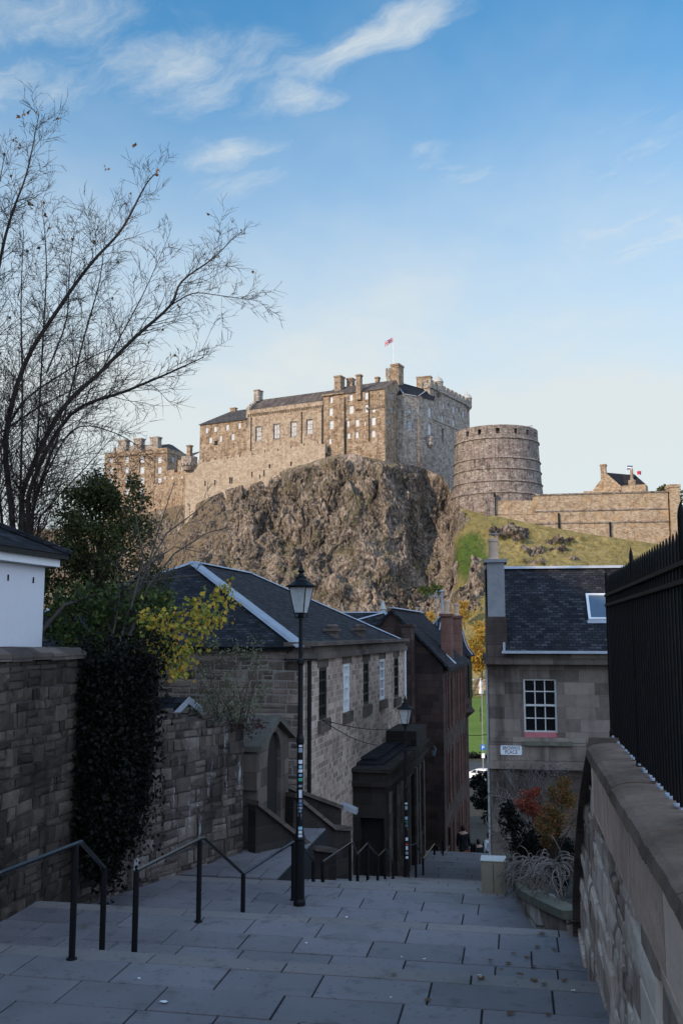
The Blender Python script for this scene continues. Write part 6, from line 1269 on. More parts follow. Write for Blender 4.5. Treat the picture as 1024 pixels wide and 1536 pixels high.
# roof window
nrm = (Pe1-Pe0).cross(Pr0-Pe0).normalized()
def onroof(px, py):
    d = Vector(ray(px, py)); t = Pe0.dot(nrm)/d.dot(nrm); return d*t
A_, B_, C_, D_ = onroof(882, 931), onroof(918, 931), onroof(913.5, 893), onroof(877.5, 893)
up = nrm*0.07
def rbar(mb, a, b, w_, inward):
    o = inward.normalized()*w_; mb.hexa([a, b, b+o, a+o, a+up, b+up, b+o+up, a+o+up])
ex, ey = (B_-A_), (D_-A_)
mb = MB(); rbar(mb, A_, B_, 0.07, ey); rbar(mb, D_, C_, 0.07, -ey); rbar(mb, A_+ey*0.06, D_-ey*0.06, 0.07, ex); rbar(mb, B_+ey*0.06, C_-ey*0.06, 0.07, -ex); sk = mb.build('roof_window', M['white_paint'], root)
mb = MB(); mb.quad(A_+up*0.6, B_+up*0.6, C_+up*0.6, D_+up*0.6); mb.build('pane', M['glass_sky'], sk)
mb = MB(); mb.quad(A_-ey*0.1-ex*0.05+nrm*0.01, B_-ey*0.1+ex*0.05+nrm*0.01, B_+nrm*0.012+ex*0.05, A_+nrm*0.012-ex*0.05); mb.build('apron_flashing', M['lead'], sk)
# chimney on the gable
zc_ = T(839)*26; mb = MB(); cw = 0.52
mb.box(HF, 0.02, cw-0.03, 0.0, 0.95, hz(925), zc_-0.09); mb.box(HF, -0.06, cw+0.05, -0.07, 1.02, zc_-0.09, zc_); ch = mb.build('chimney', M['render_grey'], root)
mb = MB(); mb.box(HF, -0.02, cw, -0.03, 0.97, zcor-0.05, hz(925)); mb.build('stack_base', M['dressed_dark'], ch); q = HF.p(0.21, 0.45, zc_); mb = MB(); mb.lathe(q, [(0.165, 0), (0.16, 0.05), (0.145, 0.07), (0.135, 0.52), (0.155, 0.54), (0.155, 0.6), (0.12, 0.62)], 16); pt_ = mb.build('chimney_pot', M['pot'], ch)
mb = MB(); z = q.z+0.62
for a in (-1, 1): mb.bar((q.x+0.1*a, q.y, z), (q.x+0.1*a, q.y, z+0.12), 0.012, 5)
mb.lathe((q.x, q.y, z+0.12), [(0.14, 0), (0.14, 0.02)], 10); mb.build('cowl', M['lead'], pt_)
mb = MB(); q = HF.p(-0.05, 0.12, 0); mb.tube([(q.x, q.y, HZ), (q.x, q.y, hz(1000))], 0.035, 8); mb.build('drainpipe', M['sash_grey'], root)
# street name sign
sg0, sg1 = online(h0, h1, 750, 1124), online(h0, h1, 782, 1124); zs0, zs1 = hz(1131.5), hz(1117.5)
c = lp(h0, h1, (sg0+sg1)/2, zs0, -0.06); root = thing('street_sign', "white street name plate reading BROWN'S PLACE on the grey stone house", 'sign', c)
mb = MB(); w_, hh = (sg1-sg0), (zs1-zs0); r = 0.04; ring = []
for (cx_, cz_, a0) in ((w_-r, r, -90), (w_-r, hh-r, 0), (r, hh-r, 90), (r, r, 180)):
    for k in range(5): an = math.radians(a0+90*k/4); ring.append(lp(h0, h1, sg0+cx_+r*math.cos(an), zs0+cz_+r*math.sin(an), -0.055))
mb.extr(ring, HF.f*0.02); mb.build('plate', M['white_paint'], root)
def text(txt, origin, right, upv, size, mat, parent, name='lettering', extr=0.002, width=None):
    cu = bpy.data.curves.new('t', 'FONT'); cu.body = txt; cu.size = size; cu.extrude = extr; cu.align_x = 'CENTER'; tmp = bpy.data.objects.new('t', cu); C.objects.link(tmp)
    bpy.context.view_layer.update(); me = bpy.data.meshes.new_from_object(tmp.evaluated_get(bpy.context.evaluated_depsgraph_get())); bpy.data.objects.remove(tmp)
    R_, U_ = right.normalized(), upv.normalized(); N_ = R_.cross(U_)
    k = 1.0
    if width:
        xs = [v.co.x for v in me.vertices]; k = width/(max(xs)-min(xs))
    po = parent_world(parent)
    for v in me.vertices: q = origin + R_*(v.co.x*k) + U_*v.co.y + N_*v.co.z - po; v.co = q
    me.materials.clear(); me.materials.append(mat); ob = bpy.data.objects.new(name, me); C.objects.link(ob); ob.parent = parent; return ob
M['ink'] = plain('black_lettering', (0.03, 0.03, 0.035), 0.7)
UPZ = Vector((0, 0, 1))
for (t_, fz, wd) in (("BROWN'S", 0.56, 0.8), ("PLACE", 0.13, 0.58)): text(t_, lp(h0, h1, (sg0+sg1)/2, zs0+hh*fz, -0.058), HF.e, UPZ, 0.135, M['ink'], root, width=w_*wd)
# ================================================================== UNSEEN TENEMENTS ADDED BEHIND AND LEFT OF THE VIEWER (to shade the street)
def terrace(name, p0, p1, dep, zb, ze, mat):
    d = (p1-p0); L = d.length; n = max(2, int(L/3.2)); ops = []
    for i in range(n):
        for z in range(int((ze-zb-2)/3.3)): s = L*(i+0.5)/n; ops.append((s-0.55, s+0.55, zb+1.6+3.3*z, zb+3.5+3.3*z))
    rt = bpy.data.objects.new(name, None); C.objects.link(rt); rt.location = p0; tag(rt, kind='structure')
    inn = Vector((-d.y, d.x, 0)).normalized(); mb = MB(); mb.wall(p0, p1, zb, ze, ops, 0.25); mb.wall(p1, p1+inn*dep, zb, ze); mb.wall(p1+inn*dep, p0+inn*dep, zb, ze); mb.wall(p0+inn*dep, p0, zb, ze); mb.build('wall', M[mat], rt)
    mb = MB(); q = lambda s, z: lp(p0, p1, s, z, 0.22)
    for o in ops: mb.quad(q(o[0], o[2]), q(o[1], o[2]), q(o[1], o[3]), q(o[0], o[3]))
    mb.build('window_panes', M['glass_dark'], rt)
    mb = MB(); q = lambda s, i, z: lp(p0, p1, s, z, i); mb.quad(q(-0.2, -0.3, ze), q(L+0.2, -0.3, ze), q(L+0.2, dep/2, ze+3.2), q(-0.2, dep/2, ze+3.2)); mb.quad(q(L+0.2, dep+0.3, ze), q(-0.2, dep+0.3, ze), q(-0.2, dep/2, ze+3.2), q(L+0.2, dep/2, ze+3.2)); mb.poly([q(L, 0, ze), q(L, dep, ze), q(L, dep/2, ze+3.1)]); mb.poly([q(0, dep, ze), q(0, 0, ze), q(0, dep/2, ze+3.1)]); mb.build('roof', M['slate_dark'], rt)
terrace('shade_terrace', Vector((-27, -46, 0)), Vector((-24, 38, 0)), 11, -6, 19.5, 'dressed_dark')
# ================================================================== VEGETATION
def leafq(mb, p, s, nrm=None, asp=0.6, fold=0.25):
    d = Vector((rnd.gauss(0, 1), rnd.gauss(0, 1), rnd.gauss(0, 0.7))).normalized(); a = d.orthogonal().normalized(); a = (a*math.cos(rnd.uniform(0, 6.3)) + d.cross(a)*math.sin(rnd.uniform(0, 6.3))).normalized(); b = d.cross(a)
    L = a*s; Wd = b*s*asp*0.5; up = d*s*fold
    o = len(mb.v); mb.v.extend([tuple(p), tuple(p+L*0.45+Wd+up*0.5), tuple(p+L), tuple(p+L*0.45-Wd+up*0.5)]); mb.f.extend([(o, o+1, o+2), (o, o+2, o+3)]); mb.m.extend([0, 0])
def cluster_crown(mb, centers, n, spread, s0, s1, per=None):
    for _ in range(n):
        c, r = centers[rnd.randrange(len(centers))]; d = Vector((rnd.gauss(0, 1), rnd.gauss(0, 1), rnd.gauss(0, 1))); d = d.normalized()*r*(rnd.random()**0.45)
        leafq(mb, c+d*spread, rnd.uniform(s0, s1))
def curve_pts(p, d, L, n, bend, wob):
    pts = [p]; d = d.normalized(); st = L/n
    for i in range(n):
        d = (d + bend*st + Vector((rnd.gauss(0, wob), rnd.gauss(0, wob), rnd.gauss(0, wob)))).normalized(); pts.append(pts[-1]+d*st)
    return pts
def perp(d):
    a = d.orthogonal().normalized(); t = rnd.uniform(0, 2*math.pi); return a*math.cos(t)+d.cross(a)*math.sin(t)
def twigs(mbB, mbT, pts, r0, r1, step, lenf, tips, upb=0.25, flat=0.6, dens=1.0, t0=0.12):
    """side branches, twigs and fine shoots along a limb"""
    segs = list(zip(pts, pts[1:])); tot = sum((b-a).length for a, b in segs); acc = 0; nxt = tot*t0
    for a, b in segs:
        L = (b-a).length
        while nxt < acc+L:
            t = (nxt-acc)/L; p = a.lerp(b, t); f = nxt/tot; d = (b-a).normalized(); rr = r0+(r1-r0)*f
            s = perp(d); s.y *= flat; q = (d*rnd.uniform(0.35, 0.9) + s*0.85 + Vector((0, 0, upb))).normalized()
            bl = lenf*(1.1-0.6*f)*rnd.uniform(0.3, 1.25); bp = curve_pts(p, q, bl, 7, Vector((rnd.uniform(-0.15, 0.15), 0, rnd.uniform(-0.35, 0.5))), 0.07)
            br = max(0.0042, min(rr*0.4, 0.011)); mbB.tube(bp, [br*(1-0.72*k/7) for k in range(8)], 4, False)
            for k in range(int(8*dens)):
                i = rnd.uniform(0.9, 7); j = min(6, int(i)); tp = bp[j].lerp(bp[j+1], i-j); td = (bp[j+1]-bp[j]).normalized(); tq = (td*0.75+perp(td)*0.75+Vector((0, 0, 0.1))).normalized(); tl = bl*rnd.uniform(0.2, 0.5)
                tw = curve_pts(tp, tq, tl, 4, Vector((0, 0, rnd.uniform(-0.6, 0.6))), 0.09); mbT.tube(tw, [0.0046, 0.0042, 0.0036, 0.003, 0.002], 3, False); tips.append(tw[-1])
                for _ in range(2):
                    if rnd.random() < 0.5:
                        i2 = rnd.randrange(1, 4); sd_ = (tw[i2+1]-tw[i2]).normalized(); t2 = curve_pts(tw[i2], (sd_+perp(sd_)*0.75).normalized(), tl*rnd.uniform(0.35, 0.65), 3, Vector((0, 0, rnd.uniform(-0.5, 0.5))), 0.1); mbT.tube(t2, [0.0038, 0.0034, 0.0028, 0.0018], 3, False)
            tips.append(bp[-1]); nxt += step*rnd.uniform(0.6, 1.4)
        acc += L
# ---- big bare tree
TY = 19.0; tb = at(40, 842, TY); base = Vector((tb.x, tb.y, -2.6))
root = thing('bare_tree', 'tall bare tree with spreading fine twigs behind the white outbuilding', 'tree', base)
LIMBS = [  # (pixel polyline, depth offsets, r0, r1)
    ([(42, 800), (48, 728), (105, 623), (191, 586), (255, 559), (305, 536)], (0, -0.3, -0.8, -1.2, -1.5, -1.8), 0.075, 0.012),
    ([(34, 800), (38, 728), (91, 618), (150, 559), (205, 504), (255, 459), (273, 422), (319, 388), (355, 352)], (0, 0.1, 0.2, 0.4, 0.5, 0.6, 0.7, 0.7, 0.8), 0.08, 0.009),
    ([(258, 457), (290, 440), (328, 443), (392, 452)], (0.6, 0.4, 0.2, -0.2), 0.018, 0.006),
    ([(20, 800), (9, 664), (36, 550), (91, 459), (137, 395), (182, 345), (219, 277), (237, 258)], (0, 0.5, 0.7, 0.9, 1.1, 1.2, 1.3, 1.3), 0.09, 0.008),
    ([(-30, 800), (-25, 560), (0, 395), (18, 322), (41, 258), (59, 170)], (0.4, 0.2, 0, -0.1, -0.2, -0.3), 0.07, 0.008),
    ([(30, 790), (34, 595), (32, 459), (36, 345)], (0, -0.6, -0.8, -0.9), 0.04, 0.007),
    ([(50, 780), (64, 527), (70, 390), (62, 300)], (0.2, 0.8, 1.0, 1.1), 0.035, 0.007),
    ([(5, 800), (-5, 700), (30, 610), (95, 560), (150, 530), (200, 515)], (0.3, 0.6, 0.8, 1.0, 1.3, 1.5), 0.045, 0.008),
    ([(44, 800), (80, 690), (120, 640), (185, 655), (230, 690)], (0.2, 0.5, 0.8, 1.0, 1.0), 0.035, 0.006),
    ([(46, 790), (70, 700), (92, 640), (128, 500), (150, 420), (160, 330)], (0, -0.5, -0.8, -1.0, -1.1, -1.1), 0.04, 0.007),
    ([(0, 800), (-40, 640), (-30, 480), (-10, 330), (8, 230)], (-0.4, -0.4, -0.5, -0.6, -0.6), 0.06, 0.008),
    ([(55, 810), (75, 760), (130, 700), (165, 660)], (-0.3, -0.6, -0.8, -0.9), 0.03, 0.006),
    ([(70, 560), (100, 480), (105, 400), (115, 330)], (0.3, 0.5, 0.6, 0.6), 0.022, 0.006),
    ([(150, 560), (200, 470), (225, 420), (255, 350)], (0.4, 0.2, 0.1, 0.0), 0.018, 0.006),
    ([(0, 650), (60, 610), (110, 585), (160, 560)], (0.0, -0.5, -0.7, -0.8), 0.025, 0.006)]
mbL, mbB, mbT, tips = MB(), MB(), MB(), []
for (pl, dy, r0, r1) in LIMBS:
    pts = [at(px, py, TY+d) for (px, py), d in zip(pl, dy)]
    if pl[0][1] > 770: pts = [Vector((base.x + (pts[0].x-base.x)*0.5, base.y + (pts[0].y-base.y)*0.5, -1.6))] + pts
    fine = [pts[0]]
    for i, (a, b) in enumerate(zip(pts, pts[1:])):
        pm = pts[max(i-1, 0)]; pn = pts[min(i+2, len(pts)-1)]
        for k in range(1, 5):
            t = k/4; t2, t3 = t*t, t*t*t; fine.append(0.5*((2*a) + (b-pm)*t + (2*pm-5*a+4*b-pn)*t2 + (3*a-pm-3*b+pn)*t3))
    n = len(fine); r0 *= 0.72; mbL.tube(fine, [max(r1*0.8, r0*(1-i/(n-1))**0.8 + r1*0.5) for i in range(n)], 8)
    long_ = sum((b-a).length for a, b in zip(fine, fine[1:])); half = fine[int(n*0.12):]
    twigs(mbB, mbT, half, r0, r1, 0.1, 1.6 if long_ > 4 else 1.05, tips, 0.2, 0.6, 1.05, 0.1)
for k in range(12):      # basal shoots in the dense lower left
    p = at(rnd.uniform(-40, 70), rnd.uniform(700, 810), TY+rnd.uniform(-0.8, 0.8)); pts = curve_pts(p, Vector((rnd.uniform(-0.1, 0.35), rnd.uniform(-0.2, 0.2), 1)), rnd.uniform(1.5, 3.2), 8, Vector((0.02, 0, 0.05)), 0.05)
    mbB.tube(pts, [0.016*(1-0.8*i/8) for i in range(9)], 4, False); twigs(mbB, mbT, pts, 0.016, 0.005, 0.25, 0.6, tips, 0.2, 0.6, 0.8)
mbL.tube([base-Vector((0, 0, 1.2)), base+Vector((0.02, 0, 0.4)), base+Vector((0, 0, 1.3))], [0.26, 0.2, 0.17], 10)
mbL.build('trunk', M['bark'], root); mbB.build('branches', M['bark'], root); tw = mbT.build('crown', M['bark'], root)
mb = MB(); hi = [t for t in tips if t.z > 5.5]; rnd.shuffle(hi)
for t in hi[:46] + rnd.sample(tips, 40): leafq(mb, t, rnd.uniform(0.05, 0.1), asp=0.8)
for (px, py) in ((22, 210), (27, 217), (48, 308), (52, 312), (66, 325), (145, 368), (150, 365), (30, 175), (40, 170), (58, 165), (85, 183), (160, 255), (237, 261), (200, 220)):
    for k in range(3): leafq(mb, at(px+rnd.uniform(-4, 4), py+rnd.uniform(-4, 4), TY), rnd.uniform(0.07, 0.12), asp=0.8)
mb.build('leaves', M['leaf_brown'], tw)
# ---- evergreen tree
EY = 18.0; c0 = at(150, 960, EY); root = thing('evergreen_tree', 'dense dark evergreen tree between the white outbuilding and the slate roofs', 'tree', (c0.x, c0.y, -4.0))
cen = []
prof = [(735, 150, 28), (755, 140, 50), (790, 135, 68), (830, 140, 82), (870, 150, 92), (910, 155, 95), (950, 160, 90), (985, 165, 80)]
for k in range(150):
    i = rnd.randrange(len(prof)); y, xc, hw = prof[i]; x = xc + rnd.uniform(-1, 1)*hw*(1 if rnd.random() < 0.75 else 0.6); r = rnd.uniform(0.13, 0.32)
    cen.append((at(x, y+rnd.uniform(-18, 18), EY+rnd.uniform(-1.0, 1.0)*min(1, hw/70)), r))
for (x, y, r) in ((205, 738, 0.2), (212, 765, 0.26), (200, 722, 0.14), (222, 800, 0.24), (205, 790, 0.26), (215, 830, 0.26), (228, 850, 0.22), (195, 760, 0.2), (210, 748, 0.2), (218, 785, 0.2), (208, 815, 0.26), (120, 745, 0.2), (95, 770, 0.22), (145, 718, 0.12), (158, 728, 0.16)): cen.append((at(x, y, EY+rnd.uniform(-0.5, 0.5)), r))
mb = MB(); cluster_crown(mb, cen, 26000, 1.2, 0.045, 0.085); mb.build('crown', M['leaf_ever'], root)
mb = MB(); mb.tube([Vector((c0.x, c0.y, -4.2)), Vector((c0.x, c0.y, -1.0)), at(150, 860, EY), at(150, 760, EY)], [0.16, 0.12, 0.07, 0.02], 8)
for (c, r) in cen[::4]: mb.tube([at(150, 930-rnd.uniform(0, 100), EY), c], [0.03, 0.008], 5, False)
mb.build('trunk', M['bark'], root)
# ---- laurel hedge
root = thing('laurel_bush', 'green laurel bush low behind the left wall under the evergreen', 'bush', at(150, 970, 16.2)-Vector((0, 0, 1.5)))
cen = [(at(rnd.uniform(78, 262), rnd.uniform(885, 975), 16.2+rnd.uniform(-0.5, 0.5)), rnd.uniform(0.14, 0.28)) for k in range(45)]
mb = MB(); cluster_crown(mb, cen, 2600, 1.1, 0.07, 0.13); mb.build('foliage', M['leaf_hedge'], root)
mb = MB()
for (c, r) in cen[::4]: mb.tube([at(160, 1010, 16.3), c], [0.02, 0.006], 5, False)
mb.build('stems', M['bark'], root)
# ---- bare sapling over the ivy
SY = 15.6; b0 = at(178, 1000, SY); root = thing('bare_sapling', 'leafless grey sapling with arching side branch in front of the evergreen', 'tree', b0-Vector((0, 0, 1)))
mbL, mbB, mbT, tips = MB(), MB(), MB(), []
for (pl, r0) in (([(172, 1005), (180, 960), (195, 915), (222, 850), (240, 790), (262, 722)], 0.03), ([(176, 1000), (200, 940), (222, 880), (262, 830), (310, 800), (345, 790)], 0.025), ([(60, 950), (96, 908), (137, 894), (187, 879), (250, 868), (300, 862)], 0.04), ([(196, 915), (215, 840), (205, 780), (190, 730)], 0.018), ([(187, 879), (225, 845), (262, 820), (330, 835)], 0.02), ([(222, 850), (250, 800), (290, 770), (320, 745)], 0.018), ([(168, 1000), (170, 950), (180, 900), (175, 840)], 0.02)):
    pts = [at(x, y, SY+0.15*i) for i, (x, y) in enumerate(pl)]; n = len(pts); mbL.tube(pts, [r0*(1-0.8*i/(n-1)) for i in range(n)], 7); twigs(mbB, mbT, pts, r0, 0.005, 0.2, 0.75, tips, 0.2, 0.7, 0.7, 0.25)
mbL.build('trunk', M['bark_grey'], root); mbB.build('branches', M['bark_grey'], root); mbT.build('crown', M['bark_grey'], root)
# ---- yellow autumn tree
YY = 15.1; root = thing('yellow_leaved_tree', 'small tree with large yellow autumn leaves hanging over the ivy covered wall', 'tree', at(230, 1020, YY)-Vector((0, 0, 1)))
cl_ = [(338, 888, 12), (345, 905, 9), (322, 900, 14), (300, 912, 16), (315, 925, 12), (285, 918, 18), (262, 928, 18), (275, 945, 20), (250, 950, 20), (295, 950, 16), (240, 935, 16), (230, 955, 16), (262, 978, 18), (280, 985, 14), (248, 985, 16), (268, 1003, 14), (258, 1012, 10), (232, 975, 12), (310, 940, 12), (222, 925, 12), (335, 930, 8)]
mb = MB(); mg = MB()
for (x, y, r) in cl_:
    for k in range(int(r*3.2)):
        p = at(x+rnd.gauss(0, r*0.75), y+rnd.gauss(0, r*0.6), YY+rnd.gauss(0, 0.28)); leafq(mb, p, rnd.uniform(0.06, 0.11), asp=0.8, fold=0.25)
mb.build('crown', M['leaf_yellow'], root)
for (pl) in ([(185, 1000), (210, 960), (250, 930), (300, 905), (345, 885)], [(210, 960), (240, 965), (268, 985), (262, 1010)], [(250, 930), (285, 940), (320, 935)], [(200, 980), (235, 945), (262, 915)]):
    mg.tube([at(x, y, YY+0.1) for x, y in pl], [0.018, 0.013, 0.009, 0.006, 0.004][:len(pl)], 5)
mg.build('trunk', M['bark'], root)
# ---- grey green shrub on the wall
GY = 17.2; root = thing('wall_shrub', 'grey green small leaved shrub growing on top of the lower left wall', 'shrub', at(340, 1085, GY))
cen = [(at(rnd.uniform(292, 395), rnd.uniform(965, 1070), GY+rnd.uniform(-0.4, 0.4)), rnd.uniform(0.1, 0.24)) for k in range(40)] + [(at(x, y, GY), 0.16) for x, y in ((300, 1060), (320, 1072), (345, 1078), (365, 1075), (380, 1050), (395, 1030), (385, 965), (350, 985))]
mb = MB(); cluster_crown(mb, cen, 2600, 1.25, 0.03, 0.06); mb.build('foliage', M['leaf_grey'], root)
mb = MB(); mt = MB(); tp = []
for k in range(26):
    p = at(rnd.uniform(320, 370), 1085, GY+rnd.uniform(-0.2, 0.2)); pts = curve_pts(p, Vector((rnd.uniform(-0.5, 0.5), rnd.uniform(-0.3, 0.3), 1)), rnd.uniform(0.6, 1.5), 6, Vector((0, 0, 0)), 0.07); mb.tube(pts, [0.009*(1-0.7*i/6) for i in range(7)], 4, False)
mb.build('stems', M['bark'], root)
root = thing('red_creeper', 'patch of dull red creeper trailing beside the arched porch roof', 'creeper', at(372, 1092, 17.4)); mb = MB(); cluster_crown(mb, [(at(x, y, 17.35), 0.12) for x, y in ((355, 1080), (368, 1086), (382, 1082), (345, 1088), (375, 1096), (392, 1088))], 420, 1.3, 0.03, 0.06); mb.build('foliage', leafm('dull_red_leaves', [(0.03, 0.015, 0.012), (0.09, 0.03, 0.025), (0.06, 0.04, 0.02)], 0.2), root)
# ---- ivy
IY = 13.75; ivp = [(985, 128, 232), (1020, 118, 238), (1060, 117, 236), (1100, 116, 233), (1140, 116, 230), (1180, 116, 226), (1215, 117, 216), (1245, 120, 205), (1270, 126, 193), (1295, 134, 178), (1312, 148, 165)]
root = thing('ivy_curtain', 'almost black curtain of ivy hanging over the rubble wall', 'ivy', at(170, 1315, IY))
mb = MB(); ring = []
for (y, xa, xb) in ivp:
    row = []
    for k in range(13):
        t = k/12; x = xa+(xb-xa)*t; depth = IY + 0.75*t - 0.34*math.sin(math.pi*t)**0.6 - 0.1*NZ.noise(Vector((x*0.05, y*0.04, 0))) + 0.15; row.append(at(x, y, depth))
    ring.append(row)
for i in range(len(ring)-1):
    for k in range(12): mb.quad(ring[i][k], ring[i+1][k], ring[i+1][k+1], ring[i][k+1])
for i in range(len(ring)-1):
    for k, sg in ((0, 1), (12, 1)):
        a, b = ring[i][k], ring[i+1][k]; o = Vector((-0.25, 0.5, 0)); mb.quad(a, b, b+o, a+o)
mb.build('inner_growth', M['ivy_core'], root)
mb = MB()
for k in range(9000):
    i = rnd.uniform(0, len(ivp)-1.001); j = int(i); f = i-j; y = ivp[j][0]+(ivp[j+1][0]-ivp[j][0])*f; xa = ivp[j][1]+(ivp[j+1][1]-ivp[j][1])*f; xb = ivp[j][2]+(ivp[j+1][2]-ivp[j][2])*f
    t = rnd.random(); ed = 1.0 if 0.12 < t < 0.88 else 2.0; xa += 12*NZ.noise(Vector((y*0.045, 1, 0))); xb += 16*NZ.noise(Vector((y*0.05, 9, 0))); p = at(xa+(xb-xa)*t+rnd.gauss(0, 5*ed), y+rnd.gauss(0, 9)*ed, IY+0.75*t-0.34*math.sin(math.pi*t)**0.6+rnd.uniform(-0.1, 0.1)); leafq(mb, p, rnd.uniform(0.035, 0.1), asp=0.8)
cluster_crown(mb, [(at(rnd.uniform(122, 250), rnd.uniform(955, 1000), IY+0.3+rnd.uniform(0, 0.5)), rnd.uniform(0.1, 0.22)) for _ in range(26)], 1800, 1.2, 0.035, 0.09)
for k in range(60):      # trailing stems with leaves
    x = rnd.choice((rnd.uniform(108, 130), rnd.uniform(205, 250), rnd.uniform(120, 240))); y = rnd.uniform(985, 1240); q = at(x, y, IY+0.3+0.3*(x-118)/115)
    if x > 205 and y > 1150: x -= 22
    for n_ in range(14): leafq(mb, q+Vector((rnd.gauss(0, 0.03), rnd.gauss(0, 0.04), -0.045*n_)), rnd.uniform(0.03, 0.07), asp=0.8)
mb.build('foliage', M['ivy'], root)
# ---- right garden: red shrub, mixed shrub, dark hedge, pale creeper
def bush(name, label, cat, blobs, Y, n, mat, s0, s1, basepx, spread=1.15, dy=0.4):
    root = thing(name, label, cat, at(basepx[0], basepx[1], Y)); cen = [(at(x+rnd.gauss(0, r*0.3), y+rnd.gauss(0, r*0.3), Y+rnd.uniform(-dy, dy)), r/FOC*Y*rnd.uniform(0.5, 0.9)) for (x, y, r) in blobs for _ in range(4)]
    mb = MB(); cluster_crown(mb, cen, n, spread, s0, s1); mb.build('foliage', M[mat], root); mb = MB()
    for (c, r) in cen[::2]: mb.tube(curve_pts(root.location, c-Vector(root.location), (c-Vector(root.location)).length, 4, Vector((0, 0, 0)), 0.08), [0.014, 0.012, 0.009, 0.006, 0.004], 4, False)
    mb.build('stems', M['bark'], root); return root
bush('red_shrub', 'shrub with dull red autumn leaves below the street name plate', 'shrub', [(795, 1200, 16), (785, 1212, 12), (805, 1215, 14), (798, 1190, 9)], 16.5, 1500, 'leaf_red', 0.03, 0.06, (800, 1290))
bush('autumn_shrub', 'green and orange shrub leaning on the curved end of the right wall', 'shrub', [(835, 1190, 16), (848, 1180, 12), (825, 1215, 18), (838, 1225, 18), (815, 1240, 15), (830, 1250, 15), (850, 1205, 14), (822, 1262, 10)], 14.6, 3600, 'leaf_mixed', 0.03, 0.055, (830, 1300))
bush('dark_hedge', 'dark twiggy hedge under the garden shrubs', 'hedge', [(770, 1240, 20), (790, 1250, 22), (780, 1275, 20), (805, 1275, 22), (830, 1285, 20), (760, 1215, 12), (848, 1270, 14), (820, 1300, 18), (795, 1300, 16), (840, 1320, 14)], 15.6, 4200, 'ivy', 0.04, 0.08, (800, 1330))
root = thing('dry_hydrangea', 'withered purple grey shrub against the dark foot of the stone house', 'shrub', at(800, 1235, 20)); mb = MB(); tp = []
for k in range(140):
    p = at(rnd.uniform(752, 852), rnd.uniform(1180, 1230), 20+rnd.uniform(-1, 1)); pts = curve_pts(p, Vector((rnd.uniform(-0.6, 0.6), rnd.uniform(-0.4, 0.4), 1)), rnd.uniform(0.3, 0.75), 4, Vector((0, 0, -0.1)), 0.14); mb.tube(pts, [0.008, 0.007, 0.006, 0.005, 0.004], 3, False)
mb.build('stems', M['bark_grey'], root); mb = MB(); cluster_crown(mb, [(at(rnd.uniform(752, 850), rnd.uniform(1150, 1195), 20+rnd.uniform(-1, 1)), 0.14) for _ in range(30)], 1100, 1.2, 0.03, 0.05); mb.build('flower_heads', leafm('withered_flowers', [(0.07, 0.06, 0.065), (0.14, 0.12, 0.125), (0.1, 0.075, 0.06)], 0.2), root)
# gnarled creeper: looping pale stems hung over the garden wall
root = thing('gnarled_creeper', 'tangle of pale leafless creeper stems draped over the low garden wall', 'creeper', at(800, 1345, 14.0)); mb = MB()
track = [(752, 1200, 18.5), (757, 1225, 17.6), (762, 1250, 16.8), (768, 1278, 16.0), (776, 1300, 15.2), (790, 1306, 14.4), (806, 1306, 13.6), (824, 1302, 12.9), (842, 1298, 12.4)]
for k in range(300):
    i = rnd.uniform(0, len(track)-1.001); j = int(i); f = i-j; px, py, Y = [track[j][q]+(track[j+1][q]-track[j][q])*f for q in range(3)]
    if i > 4: px += rnd.gauss(0, 6); py += rnd.gauss(4, 14)
    else: px += rnd.gauss(0, 7); py += rnd.gauss(0, 14)
    p = at(px, py, Y+rnd.uniform(-0.25, 0.25)); hang = i > 4
    d = Vector((rnd.gauss(0, 1), rnd.gauss(0, 0.6), rnd.gauss(0, 1))).normalized(); ax = perp(d); st_ = rnd.uniform(0.028, 0.05); pts = [p]; tw_ = rnd.uniform(0.12, 0.5)*rnd.choice((-1, 1))
    for q in range(11):
        d = (d*math.cos(tw_) + ax.cross(d)*math.sin(tw_) + Vector((rnd.gauss(0, 0.12), rnd.gauss(0, 0.08), rnd.gauss(0, 0.12) - (0.1 if hang else 0.03)))).normalized(); pts.append(pts[-1]+d*st_)
        if q % 4 == 3: tw_ = rnd.uniform(0.1, 0.55)*rnd.choice((-1, 1))
    r = rnd.uniform(0.007, 0.017) if hang else rnd.uniform(0.005, 0.012)
    if hang and k % 5 < 3:
        pts = curve_pts(at(px, rnd.uniform(1288, 1312), Y-0.1), Vector((rnd.uniform(-0.7, 0.7), rnd.uniform(-0.8, 0), rnd.uniform(0.2, 1.0))), rnd.uniform(0.3, 0.55), 11, Vector((rnd.uniform(-3, 3), rnd.uniform(-1.5, 1.5), -9)), 0.16); r *= 0.8
    mb.tube(pts, [r*(1-0.4*q/11) for q in range(12)], 6)
mb.build('stems', M['vine'], root, smooth=True)
